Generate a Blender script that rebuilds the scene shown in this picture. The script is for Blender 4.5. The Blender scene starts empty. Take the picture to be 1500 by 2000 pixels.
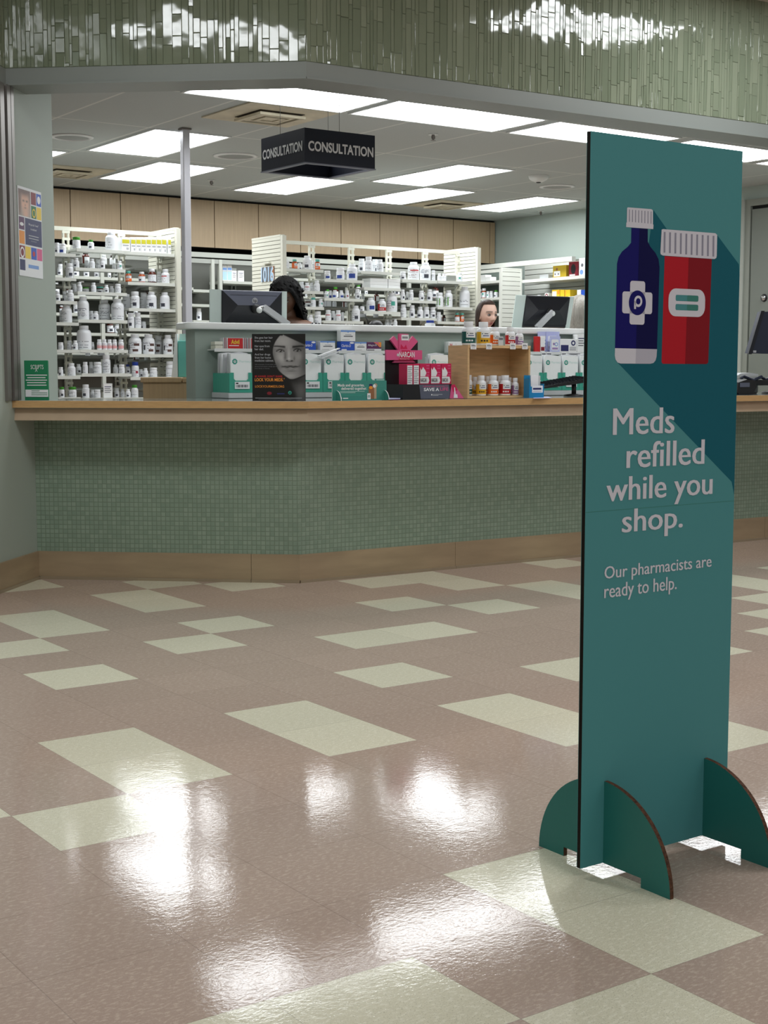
import bpy, math, random
from mathutils import Vector, Matrix, noise as mnoise

random.seed(7)
PI = math.pi
SC = bpy.context.scene
COL = SC.collection

# ------------------------------------------------------------------ camera
F_PX, H_PX = 2748.47, 724.36            # focal length in pixels (1500 wide), horizon row
CAM_H = 1.0696
TILT = math.atan((1000 - H_PX) / F_PX)
cam_d = bpy.data.cameras.new('camera')
cam = bpy.data.objects.new('camera', cam_d)
COL.objects.link(cam)
cam.location = (0, 0, CAM_H)
cam.rotation_euler = (PI / 2 - TILT, 0, 0)
cam_d.sensor_fit = 'HORIZONTAL'
cam_d.sensor_width = 36
cam_d.lens = F_PX / 1500 * 36
cam_d.clip_end = 100
SC.camera = cam

# ------------------------------------------------------------------ light, exposure
WORLD_RGB, WORLD_STRENGTH = (0.66, 0.66, 0.64), 0.35
ROOM_LIGHT = 11.5           # fluorescent panels of the pharmacy
STORE_LIGHT = 17.0         # fluorescent panels of the shop near the counter
AISLE_LIGHT = 6.8          # the ones farther down the aisle
wd = bpy.data.worlds.new('world')
SC.world = wd
wd.use_nodes = True
wd.node_tree.nodes['Background'].inputs[0].default_value = (*WORLD_RGB, 1)
wd.node_tree.nodes['Background'].inputs[1].default_value = WORLD_STRENGTH
SC.view_settings.view_transform = 'Standard'
SC.view_settings.look = 'None'
SC.view_settings.exposure = 0.0
SC.view_settings.gamma = 1.0
SC.view_settings.use_curve_mapping = False


# ------------------------------------------------------------------ geometry helpers
def ray(px, py):
    x, y = (px - 750) / F_PX, (1000 - py) / F_PX
    ct, st = math.cos(TILT), math.sin(TILT)
    return Vector((x, ct + y * st, -st + y * ct))


def on_z(px, py, z):
    d = ray(px, py)
    return d * ((z - CAM_H) / d.z) + Vector((0, 0, CAM_H))


class Plane:
    """A vertical plane through the plan point p, running along angle a (radians); offs moves it away from the viewer."""
    def __init__(self, p, a, offs=0.0):
        self.d = Vector((math.cos(a), math.sin(a), 0))
        self.n = Vector((-math.sin(a), math.cos(a), 0))      # points away from the viewer
        self.p = Vector((p[0], p[1], 0)) + self.n * offs
        self.a = a

    def pt(self, px, py):
        d = ray(px, py)
        k = self.n.dot(self.p) / self.n.dot(d)
        return d * k + Vector((0, 0, CAM_H))

    def s(self, px, py):
        q = self.pt(px, py) - self.p
        return q.dot(self.d), q.z

    def back(self, offs):
        return Plane(self.p + self.n * offs, self.a)


RA = math.radians(35.2)                                        # the room's grid
U = Vector((math.cos(RA), math.sin(RA), 0))
W = Vector((-math.sin(RA), math.cos(RA), 0))


def uw(u, w, z=0.0):
    return U * u + W * w + Vector((0, 0, z))


def plane_w(w):
    return Plane(W * w, RA)


def lin(c):
    c = c / 255
    return c / 12.92 if c <= 0.04045 else ((c + 0.055) / 1.055) ** 2.4


MATS = {}


def mat(name, rgb, rough=0.5, metal=0.0, spec=0.5, emit=0.0, alpha=1.0, trans=0.0, coat=0.0, bump=None, vary=None):
    """rgb in sRGB 0-255. bump=(scale,strength); vary=(scale,amount,(sx,sy,sz)) darkens/lightens by noise."""
    m = bpy.data.materials.new(name)
    m.use_nodes = True
    nt = m.node_tree
    b = nt.nodes['Principled BSDF']
    c = (*[lin(x) for x in rgb], 1)
    b.inputs['Base Color'].default_value = c
    b.inputs['Roughness'].default_value = rough
    b.inputs['Metallic'].default_value = metal
    b.inputs['Specular IOR Level'].default_value = spec
    b.inputs['Coat Weight'].default_value = coat
    b.inputs['Transmission Weight'].default_value = trans
    b.inputs['Alpha'].default_value = alpha
    if emit:
        b.inputs['Emission Color'].default_value = c
        b.inputs['Emission Strength'].default_value = emit
    N, L = nt.nodes.new, nt.links.new
    if bump or vary:
        tc = N('ShaderNodeTexCoord')
    if bump:
        nz = N('ShaderNodeTexNoise')
        nz.inputs['Scale'].default_value = bump[0]
        nz.inputs['Detail'].default_value = 4
        L(tc.outputs['Object'], nz.inputs['Vector'])
        bp = N('ShaderNodeBump')
        bp.inputs['Strength'].default_value = bump[1]
        bp.inputs['Distance'].default_value = 0.01
        L(nz.outputs['Fac'], bp.inputs['Height'])
        L(bp.outputs['Normal'], b.inputs['Normal'])
    if vary:
        mp = N('ShaderNodeMapping')
        mp.inputs['Scale'].default_value = vary[2]
        L(tc.outputs['Object'], mp.inputs['Vector'])
        nz = N('ShaderNodeTexNoise')
        nz.inputs['Scale'].default_value = vary[0]
        nz.inputs['Detail'].default_value = 5
        L(mp.outputs['Vector'], nz.inputs['Vector'])
        rp = N('ShaderNodeMapRange')
        rp.inputs['From Min'].default_value = 0.3
        rp.inputs['From Max'].default_value = 0.7
        rp.inputs['To Min'].default_value = 1 - vary[1]
        rp.inputs['To Max'].default_value = 1 + vary[1]
        L(nz.outputs['Fac'], rp.inputs['Value'])
        mx = N('ShaderNodeVectorMath')
        mx.operation = 'SCALE'
        mx.inputs[0].default_value = c[:3]
        L(rp.outputs['Result'], mx.inputs['Scale'])
        L(mx.outputs['Vector'], b.inputs['Base Color'])
    MATS[name] = m
    return m


class NG:
    """Tiny node-graph writer: n.math('ADD', a, b) with sockets or numbers."""
    def __init__(self, m):
        self.nt = m.node_tree
        self.b = self.nt.nodes['Principled BSDF']

    def node(self, t, **kw):
        n = self.nt.nodes.new(t)
        for k, v in kw.items():
            setattr(n, k, v)
        return n

    def put(self, sock, v):
        if isinstance(v, bpy.types.NodeSocket):
            self.nt.links.new(v, sock)
        else:
            sock.default_value = v

    def math(self, op, a, b=0.0, c=None):
        n = self.node('ShaderNodeMath', operation=op)
        self.put(n.inputs[0], a)
        self.put(n.inputs[1], b)
        if c is not None:
            self.put(n.inputs[2], c)
        return n.outputs[0]

    def mix(self, f, a, b):
        n = self.node('ShaderNodeMix', data_type='RGBA')
        self.put(n.inputs[0], f)
        self.put(n.inputs[6], a)
        self.put(n.inputs[7], b)
        return n.outputs[2]

    def uvs(self):
        t = self.node('ShaderNodeUVMap')
        s = self.node('ShaderNodeSeparateXYZ')
        self.nt.links.new(t.outputs[0], s.inputs[0])
        return t.outputs[0], s.outputs[0], s.outputs[1]

    def noise(self, vec, scale, detail=3, rough=0.5):
        n = self.node('ShaderNodeTexNoise')
        self.put(n.inputs['Vector'], vec)
        n.inputs['Scale'].default_value = scale
        n.inputs['Detail'].default_value = detail
        n.inputs['Roughness'].default_value = rough
        return n.outputs['Fac']

    def scaled(self, vec, s, rot=0.0):
        n = self.node('ShaderNodeMapping')
        self.put(n.inputs['Vector'], vec)
        n.inputs['Scale'].default_value = s
        n.inputs['Rotation'].default_value = (0, 0, rot)
        return n.outputs[0]

    def ramp(self, v, a, b, ta=0.0, tb=1.0):
        n = self.node('ShaderNodeMapRange')
        self.put(n.inputs['Value'], v)
        for k, x in zip(('From Min', 'From Max', 'To Min', 'To Max'), (a, b, ta, tb)):
            n.inputs[k].default_value = x
        return n.outputs['Result']

    def bump(self, h, strength, dist):
        n = self.node('ShaderNodeBump')
        n.inputs['Strength'].default_value = strength
        n.inputs['Distance'].default_value = dist
        self.put(n.inputs['Height'], h)
        self.nt.links.new(n.outputs[0], self.b.inputs['Normal'])

    def color(self, v):
        self.put(self.b.inputs['Base Color'], v)


def rgb(*c):
    return (*[lin(x) for x in c], 1)


class MB:
    """Collects shapes into ONE mesh with material slots by name."""
    def __init__(self):
        self.v, self.f, self.m, self.sm, self.uv, self.mats = [], [], [], [], {}, []
        self.colors = None

    def mi(self, name):
        if name not in self.mats:
            self.mats.append(name)
        return self.mats.index(name)

    def add(self, verts, faces, m, smooth=False, M=None, uv=None):
        o = len(self.v)
        for p in verts:
            p = Vector(p)
            self.v.append(M @ p if M else p)
        k = self.mi(m)
        for i, f in enumerate(faces):
            if uv:
                self.uv[len(self.f)] = [uv[j] for j in f]
            self.f.append([o + j for j in f])
            self.m.append(k)
            self.sm.append(smooth)
        return self

    def box(self, a, b, m, M=None, bev=0.0):
        x0, x1 = sorted((a[0], b[0])); y0, y1 = sorted((a[1], b[1])); z0, z1 = sorted((a[2], b[2]))
        if bev <= 0:
            v = [(x, y, z) for z in (z0, z1) for y in (y0, y1) for x in (x0, x1)]
            f = [(0, 2, 3, 1), (4, 5, 7, 6), (0, 1, 5, 4), (2, 6, 7, 3), (0, 4, 6, 2), (1, 3, 7, 5)]
            return self.add(v, f, m, False, M)
        e = min(bev, (x1 - x0) * .49, (y1 - y0) * .49, (z1 - z0) * .49)
        v, idx = [], {}
        for sx in (0, 1):
            for sy in (0, 1):
                for sz in (0, 1):
                    for ax in range(3):
                        p = [(x0, x1)[sx], (y0, y1)[sy], (z0, z1)[sz]]
                        for k, s in enumerate((sx, sy, sz)):
                            if k != ax:
                                p[k] += e if s == 0 else -e
                        idx[(sx, sy, sz, ax)] = len(v)
                        v.append(p)
        f = []
        for ax in range(3):
            o1, o2 = [k for k in range(3) if k != ax]
            for s in (0, 1):
                q = []
                for (a1, a2) in ((0, 0), (1, 0), (1, 1), (0, 1)):
                    k = [0, 0, 0]; k[ax] = s; k[o1] = a1; k[o2] = a2
                    q.append(idx[(*k, ax)])
                f.append(q if (s == 1) == (ax != 1) else q[::-1])
            for (s1, s2) in ((0, 0), (0, 1), (1, 0), (1, 1)):
                q = []
                for (t, nx) in ((0, o1), (0, o2), (1, o2), (1, o1)):
                    k = [0, 0, 0]; k[ax] = t; k[o1] = s1; k[o2] = s2
                    q.append(idx[(*k, nx)])
                f.append(q)
        for sx in (0, 1):
            for sy in (0, 1):
                for sz in (0, 1):
                    f.append([idx[(sx, sy, sz, ax)] for ax in range(3)])
        return self.add(v, f, m, False, M)

    def prism(self, pts, z0, z1, m, M=None, side=None):
        """pts in plan (x,y), extruded z0..z1"""
        n = len(pts)
        v = [(p[0], p[1], z0) for p in pts] + [(p[0], p[1], z1) for p in pts]
        self.add(v, [list(range(n))[::-1], list(range(n, 2 * n))], m, False, M)
        self.add(v, [(i, (i + 1) % n, n + (i + 1) % n, n + i) for i in range(n)], side or m, False, M)
        return self

    def extrude_xz(self, pts, y0, y1, m, M=None, side=None):
        """outline in x,z extruded along y"""
        n = len(pts)
        v = [(p[0], y0, p[1]) for p in pts] + [(p[0], y1, p[1]) for p in pts]
        self.add(v, [list(range(n)), list(range(n, 2 * n))[::-1]], m, False, M)
        self.add(v, [(i, n + i, n + (i + 1) % n, (i + 1) % n) for i in range(n)], side or m, False, M)
        return self

    def lathe(self, prof, m, n=24, M=None, smooth=True, c=(0, 0, 0)):
        v, f = [], []
        for r, z in prof:
            for k in range(n):
                a = 2 * PI * k / n
                v.append((c[0] + r * math.cos(a), c[1] + r * math.sin(a), c[2] + z))
        for i in range(len(prof) - 1):
            for k in range(n):
                k2 = (k + 1) % n
                f.append((i * n + k, i * n + k2, (i + 1) * n + k2, (i + 1) * n + k))
        self.add(v, f, m, smooth, M)
        if prof[0][0] > 1e-6:
            self.add(v[:n], [list(range(n))[::-1]], m, False, M)
        if prof[-1][0] > 1e-6:
            self.add(v[-n:], [list(range(n))], m, False, M)
        return self

    def tube(self, pts, r, m, n=10, M=None, rx=None):
        pts = [Vector(p) for p in pts]
        v, f = [], []
        for i, p in enumerate(pts):
            t = (pts[min(i + 1, len(pts) - 1)] - pts[max(i - 1, 0)]).normalized()
            a = t.orthogonal().normalized() if abs(t.z) > .9 else t.cross(Vector((0, 0, 1))).normalized()
            b = t.cross(a)
            rr = r[i] if isinstance(r, (list, tuple)) else r
            for k in range(n):
                q = 2 * PI * k / n
                v.append(p + a * (rr * math.cos(q)) + b * (rr * math.sin(q) * (rx or 1)))
        for i in range(len(pts) - 1):
            for k in range(n):
                k2 = (k + 1) % n
                f.append((i * n + k, i * n + k2, (i + 1) * n + k2, (i + 1) * n + k))
        f.append(list(range(n))[::-1])
        f.append(list(range(len(v) - n, len(v))))
        return self.add(v, f, m, True, M)

    def beam(self, a, b, w, h, m, M=None):
        """a square bar from a to b, w wide and h high"""
        a, b = Vector(a), Vector(b)
        t = (b - a).normalized()
        s = t.cross(Vector((0, 0, 1)))
        s = s.normalized() if s.length > 1e-4 else Vector((1, 0, 0))
        up = s.cross(t)
        v = [q + s * (w / 2 * i) + up * (h / 2 * j) for q in (a, b) for j in (-1, 1) for i in (-1, 1)]
        f = [(0, 2, 3, 1), (4, 5, 7, 6), (0, 1, 5, 4), (2, 6, 7, 3), (0, 4, 6, 2), (1, 3, 7, 5)]
        return self.add(v, f, m, False, M)

    def ball(self, c, r, m, n=12, M=None):
        r = r if isinstance(r, (list, tuple)) else (r, r, r)
        v, f = [], []
        for i in range(n + 1):
            t = PI * i / n
            for k in range(2 * n):
                p = PI * k / n
                v.append((c[0] + r[0] * math.sin(t) * math.cos(p), c[1] + r[1] * math.sin(t) * math.sin(p), c[2] - r[2] * math.cos(t)))
        for i in range(n):
            for k in range(2 * n):
                k2 = (k + 1) % (2 * n)
                f.append((i * 2 * n + k, i * 2 * n + k2, (i + 1) * 2 * n + k2, (i + 1) * 2 * n + k))
        return self.add(v, f, m, True, M)

    # ---- flat print on the plane y = -depth of the local frame, x right, z up
    def poly(self, pts, m, depth, M=None):
        v = [(p[0], -depth, p[1]) for p in pts]
        return self.add(v, [list(range(len(v)))], m, False, M)

    def rect(self, x0, z0, x1, z1, m, depth, M=None, r=0.0):
        if r <= 0:
            return self.poly([(x0, z0), (x1, z0), (x1, z1), (x0, z1)], m, depth, M)
        return self.poly(rrect(x0, z0, x1, z1, r), m, depth, M)

    def disc(self, x, z, r, m, depth, M=None, n=28, ry=None, a0=0, a1=2 * PI):
        full = abs(a1 - a0 - 2 * PI) < 1e-6
        k = n if full else n + 1
        return self.poly([(x + r * math.cos(a0 + (a1 - a0) * i / n), z + (ry or r) * math.sin(a0 + (a1 - a0) * i / n)) for i in range(k)], m, depth, M)

    def ring(self, x, z, r0, r1, m, depth, M=None, n=28):
        v, f = [], []
        for i in range(n):
            a = 2 * PI * i / n
            v += [(x + r0 * math.cos(a), -depth, z + r0 * math.sin(a)), (x + r1 * math.cos(a), -depth, z + r1 * math.sin(a))]
        for i in range(n):
            j = (i + 1) % n
            f.append((2 * i, 2 * i + 1, 2 * j + 1, 2 * j))
        return self.add(v, f, m, False, M)

    def text(self, s, m, depth, M=None, box=None, left=None, center=None, size=None, bold=0.0):
        """box=(x0,z0,x1,z1): fit glyphs exactly; or left=(x,baseline)/center=(x,baseline) with size (cap height)."""
        vs, fs = glyphs(s, bold)
        xs = [p[0] for p in vs]; ys = [p[1] for p in vs]
        lo, hi, b0, b1 = min(xs), max(xs), min(ys), max(ys)
        if box:
            kx = (box[2] - box[0]) / (hi - lo); ky = (box[3] - box[1]) / (b1 - b0)
            f = lambda p: (box[0] + (p[0] - lo) * kx, -depth, box[1] + (p[1] - b0) * ky)
        else:
            k = size / 0.72
            x0 = left[0] - lo * k if left else center[0] - (lo + hi) / 2 * k
            y0 = (left or center)[1]
            f = lambda p: (x0 + p[0] * k, -depth, y0 + p[1] * k)
        return self.add([f(p) for p in vs], fs, m, False, M)

    def build(self, name, parent=None, loc=None, rotz=0.0, rot=None):
        me = bpy.data.meshes.new(name)
        me.from_pydata([tuple(p) for p in self.v], [], self.f)
        for k in self.mats:
            me.materials.append(MATS[k])
        me.polygons.foreach_set('material_index', self.m)
        me.polygons.foreach_set('use_smooth', self.sm)
        if self.uv:
            l = me.uv_layers.new(name='UVMap')
            for i, co in self.uv.items():
                for j, li in enumerate(me.polygons[i].loop_indices):
                    l.data[li].uv = co[j]
        if self.colors:
            at = me.color_attributes.new('Col', 'FLOAT_COLOR', 'POINT')
            for i, c in enumerate(self.colors):
                at.data[i].color = (*c, 1)
        me.update()
        o = bpy.data.objects.new(name, me)
        COL.objects.link(o)
        if parent is not None:
            o.parent = parent
        if loc is not None:
            o.location = loc
        o.rotation_euler = rot if rot is not None else (0, 0, rotz)
        return o


def rrect(x0, z0, x1, z1, r, n=5):
    out = []
    for cx, cz, a in ((x1 - r, z0 + r, -PI / 2), (x1 - r, z1 - r, 0), (x0 + r, z1 - r, PI / 2), (x0 + r, z0 + r, PI)):
        for i in range(n + 1):
            q = a + PI / 2 * i / n
            out.append((cx + r * math.cos(q), cz + r * math.sin(q)))
    return out


GLYPHS = {}


def glyphs(s, bold=0.0):
    key = (s, bold)
    if key not in GLYPHS:
        cu = bpy.data.curves.new('lettering', 'FONT')
        cu.body = s
        cu.resolution_u = 3
        cu.offset = bold
        ob = bpy.data.objects.new('lettering', cu)
        COL.objects.link(ob)
        bpy.context.view_layer.update()
        me = bpy.data.meshes.new_from_object(ob.evaluated_get(bpy.context.evaluated_depsgraph_get()))
        GLYPHS[key] = ([(v.co.x, v.co.y) for v in me.vertices], [list(p.vertices) for p in me.polygons])
        bpy.data.objects.remove(ob)
        bpy.data.meshes.remove(me)
        bpy.data.curves.remove(cu)
    return GLYPHS[key]


def tag(o, label=None, cat=None, group=None, kind=None):
    for k, v in (('label', label), ('category', cat), ('group', group), ('kind', kind)):
        if v:
            o[k] = v
    return o


def thing(name, label, cat, loc=(0, 0, 0), rotz=0.0, group=None, rot=None):
    o = bpy.data.objects.new(name, None)
    o.empty_display_size = 0.05
    COL.objects.link(o)
    o.location = loc
    o.rotation_euler = rot if rot is not None else (0, 0, rotz)
    return tag(o, label, cat, group)


def struct(o, label=None):
    return tag(o, label, None, None, 'structure')


def mesh_obj(name, me, parent=None):
    o = bpy.data.objects.new(name, me)
    COL.objects.link(o)
    o.parent = parent
    return o


def copy_tree(o, parent=None):
    c = o.copy()
    COL.objects.link(c)
    c.parent = parent
    for ch in list(o.children):
        copy_tree(ch, c)
    return c


ORD = ['first', 'second', 'third', 'fourth', 'fifth', 'sixth', 'seventh', 'eighth', 'ninth', 'tenth', 'eleventh', 'twelfth', 'thirteenth', 'fourteenth']

# ------------------------------------------------------------------ materials
mat('wall_paint', (164, 174, 164), 0.6, bump=(300, .03))
mat('room_paint', (176, 190, 184), 0.6)
mat('frame_paint', (165, 170, 162), 0.45)
mat('grey_trim', (140, 146, 142), 0.4)
mat('base_brown', (160, 140, 112), 0.45, vary=(3, .12, (1, 1, 6)))
mat('base_strip', (150, 135, 112), 0.3)
mat('track_metal', (128, 124, 120), 0.4, metal=0.5)
mat('black_gap', (14, 13, 12), 0.8)
mat('recess', (22, 20, 18), 0.9)
mat('ceiling_beige', (205, 196, 184), 0.8)
mat('plastic_white', (222, 226, 224), 0.35)
mat('light_frame', (225, 228, 228), 0.4)
mat('vent_stained', (204, 197, 174), 0.7, vary=(6, .15, (1, 1, 1)))
mat('vent_dark', (70, 62, 48), 0.8)
mat('grey_speaker', (150, 154, 152), 0.6)
mat('chrome', (200, 200, 200), 0.2, metal=1.0)
mat('steel_post', (205, 205, 212), 0.35, metal=0.25)
mat('laminate_top', (150, 160, 158), 0.06, spec=0.6)
mat('edge_wood', (196, 158, 108), 0.4, vary=(4, .07, (6, 6, 30)))
mat('apron_brown', (184, 162, 136), 0.5, vary=(5, .06, (2, 2, 2)))
mat('wood_panel', (176, 154, 124), 0.5, vary=(3, .07, (40, 40, 1.2)))
mat('cabinet_wood', (186, 158, 120), 0.5, vary=(3, .07, (40, 40, 1.2)))
mat('box_wood', (212, 176, 128), 0.5, vary=(3, .12, (3, 3, 26)))
mat('shelf_metal', (218, 221, 214), 0.4)
mat('shelf_cream', (224, 224, 210), 0.45)
mat('shelf_grey', (150, 154, 148), 0.5)
mat('shelf_back', (92, 94, 88), 0.6)
mat('shelf_post', (176, 180, 172), 0.5)
mat('slat_gap', (112, 112, 102), 0.8)
mat('panel_green', (150, 164, 156), 0.5)
mat('panel_dark', (106, 118, 112), 0.5)
mat('bullnose', (240, 243, 242), 0.25)
mat('bottle_white', (238, 241, 245), 0.3)
mat('bottle_grey', (196, 200, 202), 0.35)
mat('bottle_amber', (170, 72, 24), 0.2)
mat('bottle_brown', (86, 34, 24), 0.2)
mat('cap_white', (240, 243, 247), 0.35, bump=(40, .05))
mat('cap_green', (64, 148, 40), 0.4)
mat('cap_teal', (92, 178, 164), 0.4)
mat('cap_blue', (28, 58, 150), 0.4)
mat('cap_brown', (60, 50, 46), 0.4)
mat('white', (240, 242, 242), 0.5)
mat('paper', (236, 238, 240), 0.6)
mat('paper_grey', (200, 204, 206), 0.6)
mat('bag_white', (246, 250, 250), 0.5, bump=(30, .12))
mat('poly_bag', (206, 208, 212), 0.25, bump=(18, .5))
mat('teal_bag', (116, 206, 194), 0.5, bump=(12, .1))
mat('bin_teal', (62, 164, 142), 0.45)
mat('logo_teal', (70, 180, 160), 0.5)
mat('logo_pale', (196, 226, 220), 0.5)
mat('ink_black', (20, 20, 24), 0.5)
mat('ink_grey', (110, 112, 118), 0.5)
mat('ink_lightgrey', (176, 178, 184), 0.5)
mat('ink_white', (238, 238, 240), 0.5)
mat('ink_red', (200, 36, 40), 0.5)
mat('ink_orange', (236, 150, 50), 0.5)
mat('ink_yellow', (240, 205, 60), 0.5)
mat('ink_blue', (36, 84, 190), 0.5)
mat('ink_navy', (40, 44, 96), 0.5)
mat('ink_sky', (120, 160, 220), 0.5)
mat('ink_green', (30, 120, 70), 0.5)
mat('ink_darkgreen', (16, 84, 76), 0.5)
mat('ink_lilac', (160, 132, 184), 0.5)
mat('ink_palelilac', (190, 196, 236), 0.4)
mat('ink_purple', (90, 40, 90), 0.5)
mat('ink_pink', (220, 90, 140), 0.5)
mat('ink_magenta', (206, 26, 84), 0.45)
mat('ink_darkpink', (176, 18, 70), 0.45)
mat('ink_brown', (150, 100, 66), 0.6)
mat('ink_maroon', (130, 24, 40), 0.5)
mat('yellow_box', (232, 196, 40), 0.45)
mat('gold_box', (196, 168, 40), 0.45)
mat('lime_band', (206, 200, 40), 0.45)
mat('blue_holder', (20, 130, 180), 0.4)
mat('pale_blue', (170, 205, 235), 0.5)
mat('monitor_black', (24, 26, 34), 0.35)
mat('monitor_grey', (92, 96, 112), 0.4)
mat('foam_board', (214, 228, 224), 0.7)
mat('arm_silver', (198, 200, 204), 0.4)
mat('black_plastic', (22, 22, 24), 0.45)
mat('navy_plastic', (36, 42, 60), 0.35)
mat('screen', (10, 12, 18), 0.1)
mat('sign_navy', (20, 26, 42), 0.5)
mat('sign_edge', (120, 124, 136), 0.5)
mat('sign_letter', (236, 236, 238), 0.5)
mat('wire', (120, 120, 116), 0.4, metal=.6)
mat('acrylic', (240, 244, 244), 0.05, trans=1.0)
mat('card_teal', (60, 140, 128), 0.5)
mat('scripts_green', (24, 128, 84), 0.5)
mat('board_teal', (88, 160, 164), 0.55, spec=.15)
mat('board_shadow', (26, 106, 122), 0.55, spec=.15)
mat('board_edge', (22, 16, 12), 0.55, spec=.15)
mat('board_navy', (26, 24, 112), 0.55, spec=.15)
mat('board_navy_dark', (14, 14, 78), 0.55, spec=.15)
mat('board_white', (236, 236, 246), 0.55, spec=.15)
mat('board_white_dim', (206, 206, 220), 0.55, spec=.15)
mat('board_stripe', (160, 160, 178), 0.55, spec=.15)
mat('board_red', (200, 34, 48), 0.55, spec=.15)
mat('board_red_dark', (148, 26, 38), 0.55, spec=.15)
mat('foot_teal', (40, 122, 116), 0.5)
mat('corrugate', (96, 62, 42), 0.9, bump=(160, .8), vary=(120, .5, (1, 1, 1)))
mat('door_grey', (116, 122, 114), 0.5)
mat('door_frame', (136, 141, 132), 0.45)
mat('cloth_black', (16, 16, 18), 0.9)
mat('cloth_navy', (34, 38, 58), 0.9)
mat('cloth_white', (220, 222, 224), 0.9)
mat('cloth_grey', (110, 114, 120), 0.9)
mat('hair_black', (10, 9, 9), 0.7, spec=.12, bump=(60, .5))
mat('hair_brown', (50, 32, 24), 0.5, spec=.25, bump=(8, .1), vary=(4, .35, (60, 60, 2)))
mat('hair_grey', (150, 146, 138), 0.45, vary=(4, .3, (70, 70, 2)))
mat('shoe_black', (18, 18, 20), 0.5)


def m_color_attribute(name, rough):
    m = mat(name, (255, 255, 255), rough)
    g = NG(m)
    a = g.node('ShaderNodeVertexColor', layer_name='Col')
    g.color(a.outputs[0])
    return m


m_color_attribute('skin', 0.5)
m_color_attribute('print_photo', 0.4)

# fluorescent diffusers: long lamps show as soft bands through the plastic
for nm, st in (('diffuser_room', ROOM_LIGHT), ('diffuser_store', STORE_LIGHT), ('diffuser_aisle', AISLE_LIGHT)):
    m = mat(nm, (250, 252, 255), 0.5)
    g = NG(m)
    v, x, y = g.uvs()
    wv = g.math('PINGPONG', g.math('MULTIPLY', y, 3.0), 0.5)
    g.put(g.b.inputs['Emission Color'], (0.95, 0.98, 1.0, 1))
    g.put(g.b.inputs['Emission Strength'], g.ramp(wv, 0, .17, .75, st * 1.08))


def m_floor(name, base, fleck, light, amount):
    m = mat(name, base, 0.2, spec=0.2)
    g = NG(m)
    vec, x, y = g.uvs()
    st = g.scaled(vec, (20, 46, 1), 0.5)
    a = g.noise(st, 1.0, 4, .65)
    b = g.noise(g.scaled(vec, (90, 150, 1), -0.4), 1.0, 3, .6)
    c = g.mix(g.ramp(a, .50, .64, 0, amount), rgb(*base), rgb(*light))
    c = g.mix(g.ramp(b, .58, .68, 0, amount), c, rgb(*fleck))
    # a little tile-to-tile change and the hairline joints
    wn = g.node('ShaderNodeTexWhiteNoise', noise_dimensions='2D')
    fl = g.node('ShaderNodeVectorMath', operation='FLOOR')
    g.put(fl.inputs[0], vec)
    g.put(wn.inputs['Vector'], fl.outputs[0])
    sc = g.node('ShaderNodeVectorMath', operation='SCALE')
    g.put(sc.inputs[0], c)
    g.put(sc.inputs['Scale'], g.ramp(wn.outputs[0], 0, 1, .97, 1.03))
    dx = g.math('PINGPONG', x, 0.5)
    dy = g.math('PINGPONG', y, 0.5)
    jo = g.math('LESS_THAN', g.math('MINIMUM', dx, dy), 0.0035)
    g.color(g.mix(g.math('MULTIPLY', jo, .28), sc.outputs[0], rgb(72, 62, 56)))
    big = g.noise(vec, 7.0, 2, .5)
    fine = g.noise(g.scaled(vec, (24, 34, 1), .5), 1.0, 3, .6)
    h = g.math('ADD', g.math('MULTIPLY', big, .35), g.math('MULTIPLY', fine, .35))
    g.bump(g.math('SUBTRACT', h, g.math('MULTIPLY', jo, .8)), 0.12, 0.004)
    g.put(g.b.inputs['Roughness'], g.ramp(g.noise(vec, 1.3, 3), .3, .7, .04, .065))


m_floor('tile_brown', (180, 160, 147), (154, 131, 118), (204, 186, 172), .8)
m_floor('tile_cream', (222, 218, 195), (150, 146, 120), (238, 235, 216), .9)


def m_mosaic():
    m = mat('mosaic', (126, 142, 122), 0.25)
    g = NG(m)
    vec, x, y = g.uvs()
    s = g.scaled(vec, (1 / .0235, 1 / .0235, 1))
    fl = g.node('ShaderNodeVectorMath', operation='FLOOR')
    g.put(fl.inputs[0], s)
    wn = g.node('ShaderNodeTexWhiteNoise', noise_dimensions='2D')
    g.put(wn.inputs['Vector'], fl.outputs[0])
    sp = g.node('ShaderNodeSeparateXYZ')
    g.put(sp.inputs[0], s)
    e = g.math('MINIMUM', g.math('PINGPONG', sp.outputs[0], .5), g.math('PINGPONG', sp.outputs[1], .5))
    gr = g.ramp(e, .04, .11, 0, 1)
    c = g.mix(wn.outputs[0], rgb(128, 148, 130), rgb(142, 160, 142))
    g.color(g.mix(gr, rgb(114, 131, 113), c))
    g.bump(gr, .4, .002)


m_mosaic()


def m_glass_tile():
    m = mat('glass_tile', (132, 142, 104), 0.06, spec=0.6)
    g = NG(m)
    at = g.node('ShaderNodeNewGeometry')
    c = g.mix(at.outputs['Random Per Island'], rgb(122, 133, 112), rgb(142, 151, 130))
    g.color(c)
    tc = g.node('ShaderNodeTexCoord')
    g.bump(g.noise(tc.outputs['Object'], 6.0, 2), .25, .01)


m_glass_tile()
mat('tile_grout', (128, 136, 114), 0.7)


def m_ceiling():
    m = mat('ceiling_tile', (190, 196, 194), 0.85)
    g = NG(m)
    vec, x, y = g.uvs()
    e = g.math('MINIMUM', g.math('MULTIPLY', g.math('PINGPONG', x, .5), .651), g.math('MULTIPLY', g.math('PINGPONG', y, .5), 1.222))
    bar = g.math('LESS_THAN', e, .009)
    n = g.noise(g.scaled(vec, (60, 110, 1)), 1, 3)
    c = g.mix(g.ramp(n, .55, .7, 0, .25), rgb(182, 189, 187), rgb(152, 158, 156))
    g.color(g.mix(bar, c, rgb(214, 217, 212)))
    g.bump(bar, .5, .004)


m_ceiling()


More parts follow.
